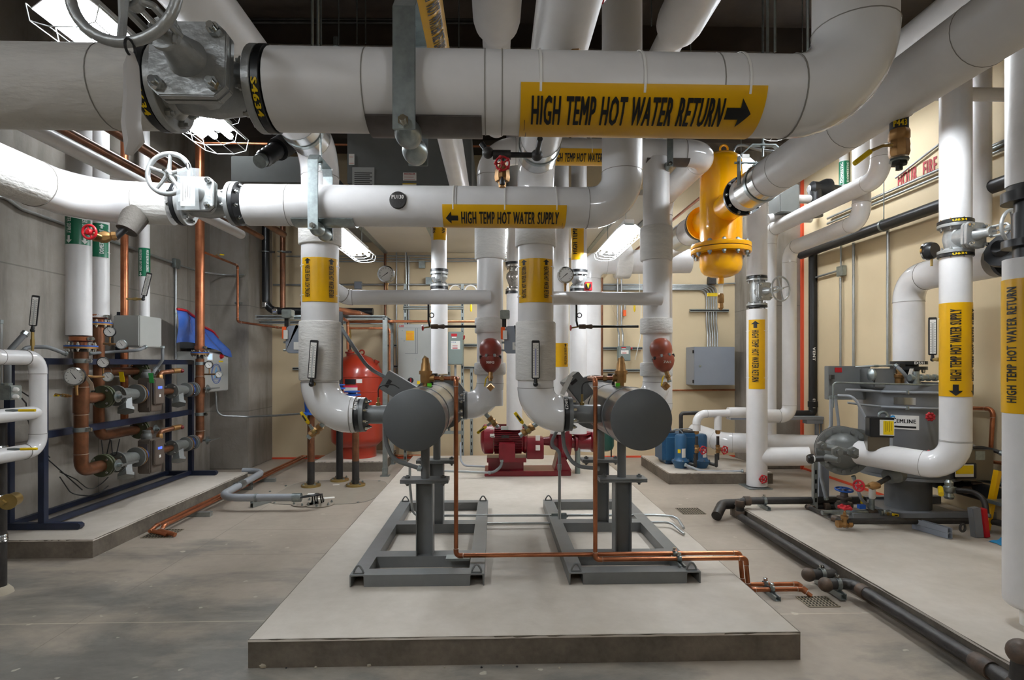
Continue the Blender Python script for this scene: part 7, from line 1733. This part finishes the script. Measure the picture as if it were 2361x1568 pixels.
for px in (1898,): solo(MB().box(P(1889, 909, 8.1), (.08, .1, .14)), 'pipe_bracket', iron, 'dark bracket holding the copper line at the right wall', 'clamp')
t = thing('equipment_shadow_pipe', '', '') if False else None
pipe('gray-white pipe stub low on the right wall behind the column', [(4.45, 5.7, 1.98), (4.45, 4.2, 1.98)], 0, .06, elbows=False) if False else None
# green labelled pipes under the overhead at right
Yg = 7.2
gp = pipe('slim white pipe with a green band high beside the pier', [(X_(1946, Yg), Yg, Z_(448, Yg)), (X_(1946, Yg), Yg, 4.9)], 0, .055, elbows=False)
riser_banner(gp, X_(1946, Yg), Yg, .055, Z_(420, Yg), Z_(365, Yg), 'DOMESTIC', [(-25, True), (45, True)], 0, half=110, field=green, txt=white_ink, th=.5, ties_=False)
pipe('slim white pipe stepping left below the green banded pipe', [(X_(1946, Yg), Yg, Z_(400, Yg)), (X_(1946, Yg), Yg, Z_(453, Yg)), (X_(1815, Yg), Yg, Z_(453, Yg)), (X_(1812, Yg), Yg, Z_(490, Yg)), (X_(1770, Yg), Yg, Z_(500, Yg))], .08, .055)
pipe('white pipe crossing level behind the descending pair at right', [(X_(1775, 7.9), 7.9, Z_(498, 7.9)), (X_(1870, 7.9), 7.9, Z_(498, 7.9))], 0, .06, elbows=False)
t = thing('black_valve', 'black cast valve assembly in shadow beside the green banded pipe', 'valve')
MB().lathe(P(1865, 436, 7.2), XA, [(0, .05), (.04, .1), (.12, .09), (.2, .13), (.26, .13), (.3, .06), (.42, .05)], 16).cyl(P(1880, 430, 7.2), P(1880, 500, 7.2), .09).build('body', black, t)

t = thing('drain_cock', 'small red handwheel at the foot of the labelled white riser', 'valve'); c = P(1760, 1105, 6.95); wheel(c, (.1, -1, 0), .045, red, t, 5, .008, knobs=5); MB().cyl(c, c + V((-.02, .08, 0)), .01).build('stem', brass, t)
solo(MB().bb(XC_ - .17, XC_ + .12, 6.93, 7.25, .001, .012), 'base_plate_steel', galv, 'thin steel plate under the labelled white riser', 'floor plate')

# yellow air separator
YS_ = 5.17
t = thing('air_separator', 'bright yellow cylindrical air separator with bolted flange', 'air separator')
x = X_(1662, YS_); r = .186
MB().lathe((x, YS_, Z_(590, YS_)), ZA, [(0, r), (Z_(372, YS_) - Z_(590, YS_), r), (Z_(372, YS_) - Z_(590, YS_) + .04, r * .93), (Z_(372, YS_) - Z_(590, YS_) + .075, r * .7), (Z_(372, YS_) - Z_(590, YS_) + .09, 0)], 48).build('vessel', amber, t)
z1 = Z_(563, YS_ - .15); 
MB().lathe((x, YS_, z1), ZA, [(0, r), (0, .262), (.004, .265), (.035, .265), (.038, .262), (.038, r)], 48).build('upper_flange', amber, t)
MB().lathe((x, YS_, z1 - .045), ZA, [(0, r), (0, .262), (.004, .265), (.035, .265), (.038, .262), (.038, r)], 48).build('lower_flange', amber, t)
MB().lathe((x, YS_, z1 - .008), ZA, [(0, .2), (0, .255), (.008, .255), (.008, .2)], 48).build('gasket', ink, t)
for k in range(12):
    a = 2 * PI * (k + .5) / 12; p = V((x + .235 * math.cos(a), YS_ + .235 * math.sin(a), 0))
    b = MB().hexa(p + ZA * (z1 + .038), ZA, .02, .016); b.cyl(p + ZA * (z1 - .08), p + ZA * (z1 + .062), .011, n=8); b.hexa(p + ZA * (z1 - .064), ZA, .02, .018); b.build('flange_bolt', galv, t)
MB().lathe((x, YS_, z1 - .04), -ZA, [(0, r), (.12, r), (.16, r * .94), (.19, r * .8), (.215, r * .5), (.225, .03), (.23, .026), (.28, .026)], 48).build('bottom_head', amber, t)
MB().cyl((x, YS_ - .1, ZD), (x, 4.68, ZD), .125, n=32).build('inlet', amber, t); MB().cyl((x, YS_ + .1, ZD), (x, 5.62, ZD), .125, n=32).build('outlet', amber, t)
for ya, s_ in ((4.66, 1), (5.64, -1)):
    o = MB().lathe((XD - .0, ya, ZD), (0, s_, 0), [(0, .05), (0, .165), (.025, .165), (.025, .1)], 36).build('companion_flange', black, t); bolt_set(o, (XD, ya, ZD), (0, -s_, 0), .15, 10, .014, .016)
MB().lathe((XD, 5.6, ZD), -YA, [(0, .05), (0, .165), (.025, .165), (.025, .1)], 36).build('outlet_flange', amber, t)
MB().torus((x + .02, YS_ - .02, Z_(340, YS_) - .0), YA, .036, .01, 24, 8).build('lifting_eye', amber, t)
t2 = thing('sight_glass', 'clear sight glass and small bronze valve hanging under the yellow air separator', 'valve')
pz = z1 - .32; MB().cyl((x, YS_, pz), (x, YS_, pz - .09), .02).build('glass_tube', film, t2)
MB().lathe((x, YS_, pz - .09), -ZA, [(0, .022), (.02, .03), (.08, .03), (.09, .022), (.13, .026), (.15, .01)], 8).build('valve_body', bronze, t2); MB().box((x - .08, YS_, pz - .1), (.09, .02, .03)).build('yellow_tag', yellow, t2)
t = thing('pipe_hanger', 'white steel clevis hanger on the thick pipe beside the yellow vessel', 'pipe hanger')
poly = [(-.19, -.02), (-.19, .2), (-.09, .29), (.09, .29), (.19, .2), (.19, -.02), (.182, -.02), (.182, .195), (.086, .282), (-.086, .282), (-.182, .195), (-.182, -.02)]
MB().prism((XD, 4.3, ZD), XA, ZA, poly, .05, YA).build('yoke', galv, t); k = MB().cyl((XD, 4.325, ZD + .2), (XD, 4.325, ZC), .008); k.hexa((XD, 4.325, ZD + .29), ZA, .018, .014); k.hexa((XD, 4.325, ZD + .262), ZA, .018, .014); k.build('threaded_rod', galv, t)
MB().cyl((XD - .22, 4.325, ZD + .15), (XD + .22, 4.325, ZD + .15), .009).build('spreader_bolt', galv, t)
flex([P(1690, 352, 5.1), P(1700, 330, 5.2), P(1745, 345, 5.2), P(1790, 350, 5.3)], .012, 'gray flexible tube leaving the top of the yellow vessel', m=cable)

# ---------------------------------------------------------------- floor runs along the right pad
xr_ = 2.375
t = lowpipe([P(1652, 1190, 5.55), P(1665, 1163, 5.72), P(1740, 1160, 5.76)], .05, 'thick black pipe bending up out of the floor drain', R=.09, m=iron, n=20)
tx = MB(); text_wrap(tx, 'OE', (0, 5.75, P(1700, 1162, 5.75).z), XA, V((0, -1, .2)), ZA, .05, X_(1632, 5.7), X_(1645, 5.7), -.1, .7)
t = lowpipe([(3.6, 5.45, .225), (2.372, 5.45, .225), (2.372, 5.45, .075), (2.372, 3.9, .075), (2.18, 3.9, .09)], .036, 'black drain pipe crossing the right pad, stepping down and along its foot', R=.05, fit=[((2.372, 5.45, .2), ZA, .046, .06), ((2.372, 5.45, .1), ZA, .046, .06), ((2.44, 5.45, .225), XA, .046, .06)])
MBq = MB().ball((2.18, 3.9, .085), .047, n=18); solo(MBq, 'pipe_elbow', rusty, 'rusty black elbow at the end of the pad drain, farther of two', 'pipe fitting')
t = lowpipe([(2.2, 3.72, .09), (2.372, 3.72, .09), (2.372, 2.62, .085)], .036, 'black drain pipe running along the pad foot toward the camera', R=.06, fit=[((2.372, 2.7, .085), YA, .046, .1), ((2.372, 3.6, .085), YA, .045, .07)])
MBq = MB().ball((2.195, 3.72, .085), .047, n=18); solo(MBq, 'pipe_elbow', rusty, 'rusty black elbow at the end of the pad drain, nearer of two', 'pipe fitting')
pipe_clamp(2.275, 3.81, .09, .036, 'pipe clamps on strut where the two black drains turn', both=[-.09, .09], strutlen=.32, under=.04)
t = lowpipe([(2.372, 2.62, .085), (2.365, 2.5, .085), (2.355, 2.47, .26), (2.75, 2.47, .26), (3.4, 2.47, .26)], .042, 'black pipe elbowing up onto the right pad in the lower right corner', R=.045, n=20)
for p_ in ((2.355, 2.48, .26), (2.36, 2.49, .09)): solo(MB().ball(p_, .058, n=20), 'pipe_elbow', rusty, 'brown cast elbow of the corner pipe, %s one' % ('upper' if p_[2] > .2 else 'lower'), 'pipe fitting')
pipe_clamp(2.72, 2.47, .26, .042, 'galvanized clamp on strut holding the corner pipe', ax=XA, strutlen=.3, under=.055)
pipe_clamp(X_(1762, 5.45), 5.45, .225, .036, 'clamp on strut holding the long black pipe at the pad corner', strutlen=.2, under=.03)
def grate(c, w, d, label):
    t = thing('floor_drain', label, 'drain'); c = V(c)
    MB().bb(c.x - w / 2, c.x + w / 2, c.y - d / 2, c.y + d / 2, .0005, .002).build('recess', darkhole, t)
    g = MB(); n = 9; m = 5
    for i in range(n + 1): x = c.x - w / 2 + w * i / n; g.bb(x - .004, x + .004, c.y - d / 2, c.y + d / 2, .002, .006)
    for j in range(m + 1): y = c.y - d / 2 + d * j / m; g.bb(c.x - w / 2, c.x + w / 2, y - .004, y + .004, .002, .006)
    g.build('grating', mat('grate_' + str(len(MATS)), '8E836F', .6), t)
grate(PZ(1885, 1388, 0), .2, .16, 'square floor drain grate beside the two rusty elbows')
grate(PZ(1592, 1179, 0), .24, .24, 'floor drain grate near the bend of the thick black pipe')
grate(PZ(375, 1231, 0), .24, .26, 'floor drain grate at the end of the copper floor pipes at left')
grate(PZ(1483, 1122, 0), .2, .16, 'floor drain grate right of the exchanger skid') if False else None
# copper floor lines at left
for k, x in enumerate((-3.1, -3.03)):
    t = copper_line([(x, 5.2 + .05 * k, .03 if k else .05), (x, 5.3, .075), (x, 9.2, .075), (-1.2, 9.24, .075)] if True else [], .05, .018, 'copper pipe running along the floor beside the left pad, %s of two' % ('outer', 'inner')[k])
    solo(MB().tube([(x, 5.22, .05), (x + .12, 5.2, .03), (x + .16, 5.19, .02)], .02, 12), 'copper_elbow', copper, 'copper outlet bend over the left floor drain, %s one' % ('outer', 'inner')[k], 'pipe fitting')
for y in (5.9, 7.6):
    b = MB().bb(-3.17, -2.9, y - .03, y + .03, .0, .045); solo(b, 'strut_piece', strut, 'strut block under the copper floor pipes, %s one' % ('near' if y < 6 else 'far'), 'strut')
# gray conduit loop and wires
zc = .15
t = thing('conduit', 'thick gray conduit looping on strut stands with its cables fanning out', 'conduit')
pp = [V((p.x, p.y, .14)) for p in (PZ(560, 1086, .14), PZ(612, 1086, .14), PZ(500, 1148, .14), PZ(688, 1147, .14))]
MB().tube(route(pp, .26, 9), .04, 16).build('conduit_run', graycon, t)
MB().lathe(pp[-1], XA, [(-.06, .04), (-.06, .046), (.03, .046), (.03, .04)], 20).build('bushing', galv, t); MB().lathe(V((PZ(556, 1117, .14).x, PZ(556, 1117, .14).y, .14)), pp[1] - pp[2], [(-.08, .041), (-.08, .047), (.06, .047), (.06, .041)], 20, False).build('coupling', galv, t)
e = pp[-1]
for k, (px, py) in enumerate(((722, 1160), (733, 1162), (742, 1160), (746, 1158), (727, 1157))):
    q = PZ(px, py, .01); MB().tube(route([e + V((.0, (k - 2) * .012, 0)), e + V((.25, (k - 2) * .02, .03)), V((q.x - .02, q.y, .1)), q], .1), .008, 6).build('cable', black, t)
for k, (px, py, an) in enumerate(((590, 1168, .6), (540, 1130, 0))):
    c = PZ(px, py, 0); t = thing('strut_stand', 'strut stand under the gray conduit loop, %s one' % ('near', 'far')[k], 'strut')
    for j in range(2): 
        d = V((.35, .94, 0)) if k == 0 else V((1, 0, 0)); s_ = ZA.cross(d)
        MB().prism(V((c.x, c.y, .002 + .045 * j)) - d * .06, s_, ZA, [(-.02, 0), (.02, 0), (.02, .043), (.009, .043), (.009, .038), (.016, .038), (.016, .004), (-.016, .004), (-.016, .038), (-.009, .038), (-.009, .043), (-.02, .043)], .28, d).build('channel', strut, t)
    MB().lathe(V((PZ(592, 1147, .14).x, pp[3].y, .14)) if k == 0 else V((PZ(545, 1122, .14).x, PZ(545, 1122, .14).y, .14)), XA if k == 0 else (pp[1] - pp[2]), [(-.012, .041), (-.012, .045), (.012, .045), (.012, .041)], 20, False).build('conduit_clamp', galv, t)
t = thing('manhole_plate', 'rounded steel floor plate with studs around the three floor pipes', 'floor plate')
ring = []; cx_, cy_ = PZ(755, 1140, 0).x, 7.0; 
for k in range(48):
    a = 2 * PI * k / 48; ex = 4; sx = math.copysign(abs(math.cos(a)) ** (2 / ex), math.cos(a)); sy = math.copysign(abs(math.sin(a)) ** (2 / ex), math.sin(a)); ring.append((cx_ + .62 * sx, cy_ + .66 * sy))
MB().prism((0, 0, .0005), XA, YA, ring, .004, ZA).build('plate', mat('dusty_steel_plate', '8C8275', .6, var=.05, vs=5), t)
MB().tube([V((x, y, .004)) for x, y in ring], .0025, 5, closed=True).build('rim', seam, t)
for k in range(14):
    a = 2 * PI * k / 14; p = V((cx_ + .74 * math.cos(a), cy_ + .74 * math.sin(a), 0)); solo(MB().hexa(p, ZA, .014, .012), 'stud_nut', galv, 'small steel nut in the ring around the floor plate', 'nut', group='nuts around the floor plate')
for k, (px, py) in enumerate(((705, 1162), (738, 1164))):
    c = PZ(px, py, .0); t = thing('cover_disc', 'small round cover with studs at the cable ends, %s one' % ('left', 'right')[k], 'floor plate'); MB().lathe((c.x, c.y, .004), ZA, [(0, .15), (.006, .15), (.008, .14), (.008, 0)], 32).build('disc', MATS['dusty_steel_plate'], t); bolt_set(t, (c.x, c.y, .01), ZA, .125, 6, .012, .02, galv)
for k, (px, py, w, d) in enumerate(((722, 1139, .13, .06), (758, 1148, .13, .08), (738, 1150, .09, .05), (775, 1118, .08, .04))):
    c = PZ(px, py, .0055); solo(MB().box((c.x, c.y, .0065), (w, d, .001), Matrix.Rotation(.3 * (k % 2), 3, 'Z')), 'paper_scrap', paper, 'white paper scrap lying on the floor plate, %s' % ('left', 'large right', 'middle', 'rear')[k], 'paper')
# small debris by the pad
rnd = random.Random(3)
for k, (px, py, s_) in enumerate(((608, 1538, .022), (852, 1535, .014), (763, 1536, .006), (728, 1540, .008), (1025, 1540, .005), (1192, 1538, .007), (1290, 1541, .007), (955, 1539, .004), (1110, 1540, .007), (1160, 1536, .005), (1236, 1543, .004), (660, 1541, .005))):
    c = PZ(px, py, 0); b = MB().ball((c.x, c.y, s_ * .4), s_, n=7, k=.6); b.v = [p + V((rnd.uniform(-1, 1), rnd.uniform(-1, 1), rnd.uniform(-.5, .5))) * s_ * .2 for p in b.v]
    for p in b.v: p.z = max(p.z, .0003)
    solo(b, 'concrete_chip', stone if k % 3 != 2 else black, ['large pale concrete chip at the left front corner of the big pad', 'pale concrete chip on the floor before the big pad'][min(k, 1)], 'debris', group=None if k == 0 else 'chips along the front of the pad')

# ---------------------------------------------------------------- rods and conduits under the ceiling
for k, (px, Y, y1) in enumerate(((720, 2.6, 119), (733, 2.6, 119), (781, 4.6, 100), (823, 5.0, 100), (843, 5.0, 100), (1058, 4.6, 118), (1770, 2.3, 128), (1787, 2.6, 120), (1862, 2.3, 128), (1592, 4.8, 118), (1850, 5.0, 118), (1502, 4.4, 60))):
    solo(MB().cyl(P(px, y1, Y), V((X_(px, Y), Y, ZC)), .006 if Y < 3 else .005, n=8), 'threaded_rod', galv, 'thin threaded hanger rod dropping from the dark ceiling', 'rod', group='hanger rods under the ceiling')
for k, y_ in enumerate((46, 53)):
    Y = 5.6; rigid([P(560, y_ - 2, Y), P(1130, y_, Y)], 0, .012, 'dark conduit crossing under the ceiling at top left, %s' % ('upper', 'lower')[k], m=iron)
t = thing('beam_clamp', 'small galvanized clamp on a rod above the return pipe', 'clamp'); MB().box(P(775, 97, 4.6), (.04, .03, .08)).build('clamp_body', galv, t, bevel=.005)

settle()
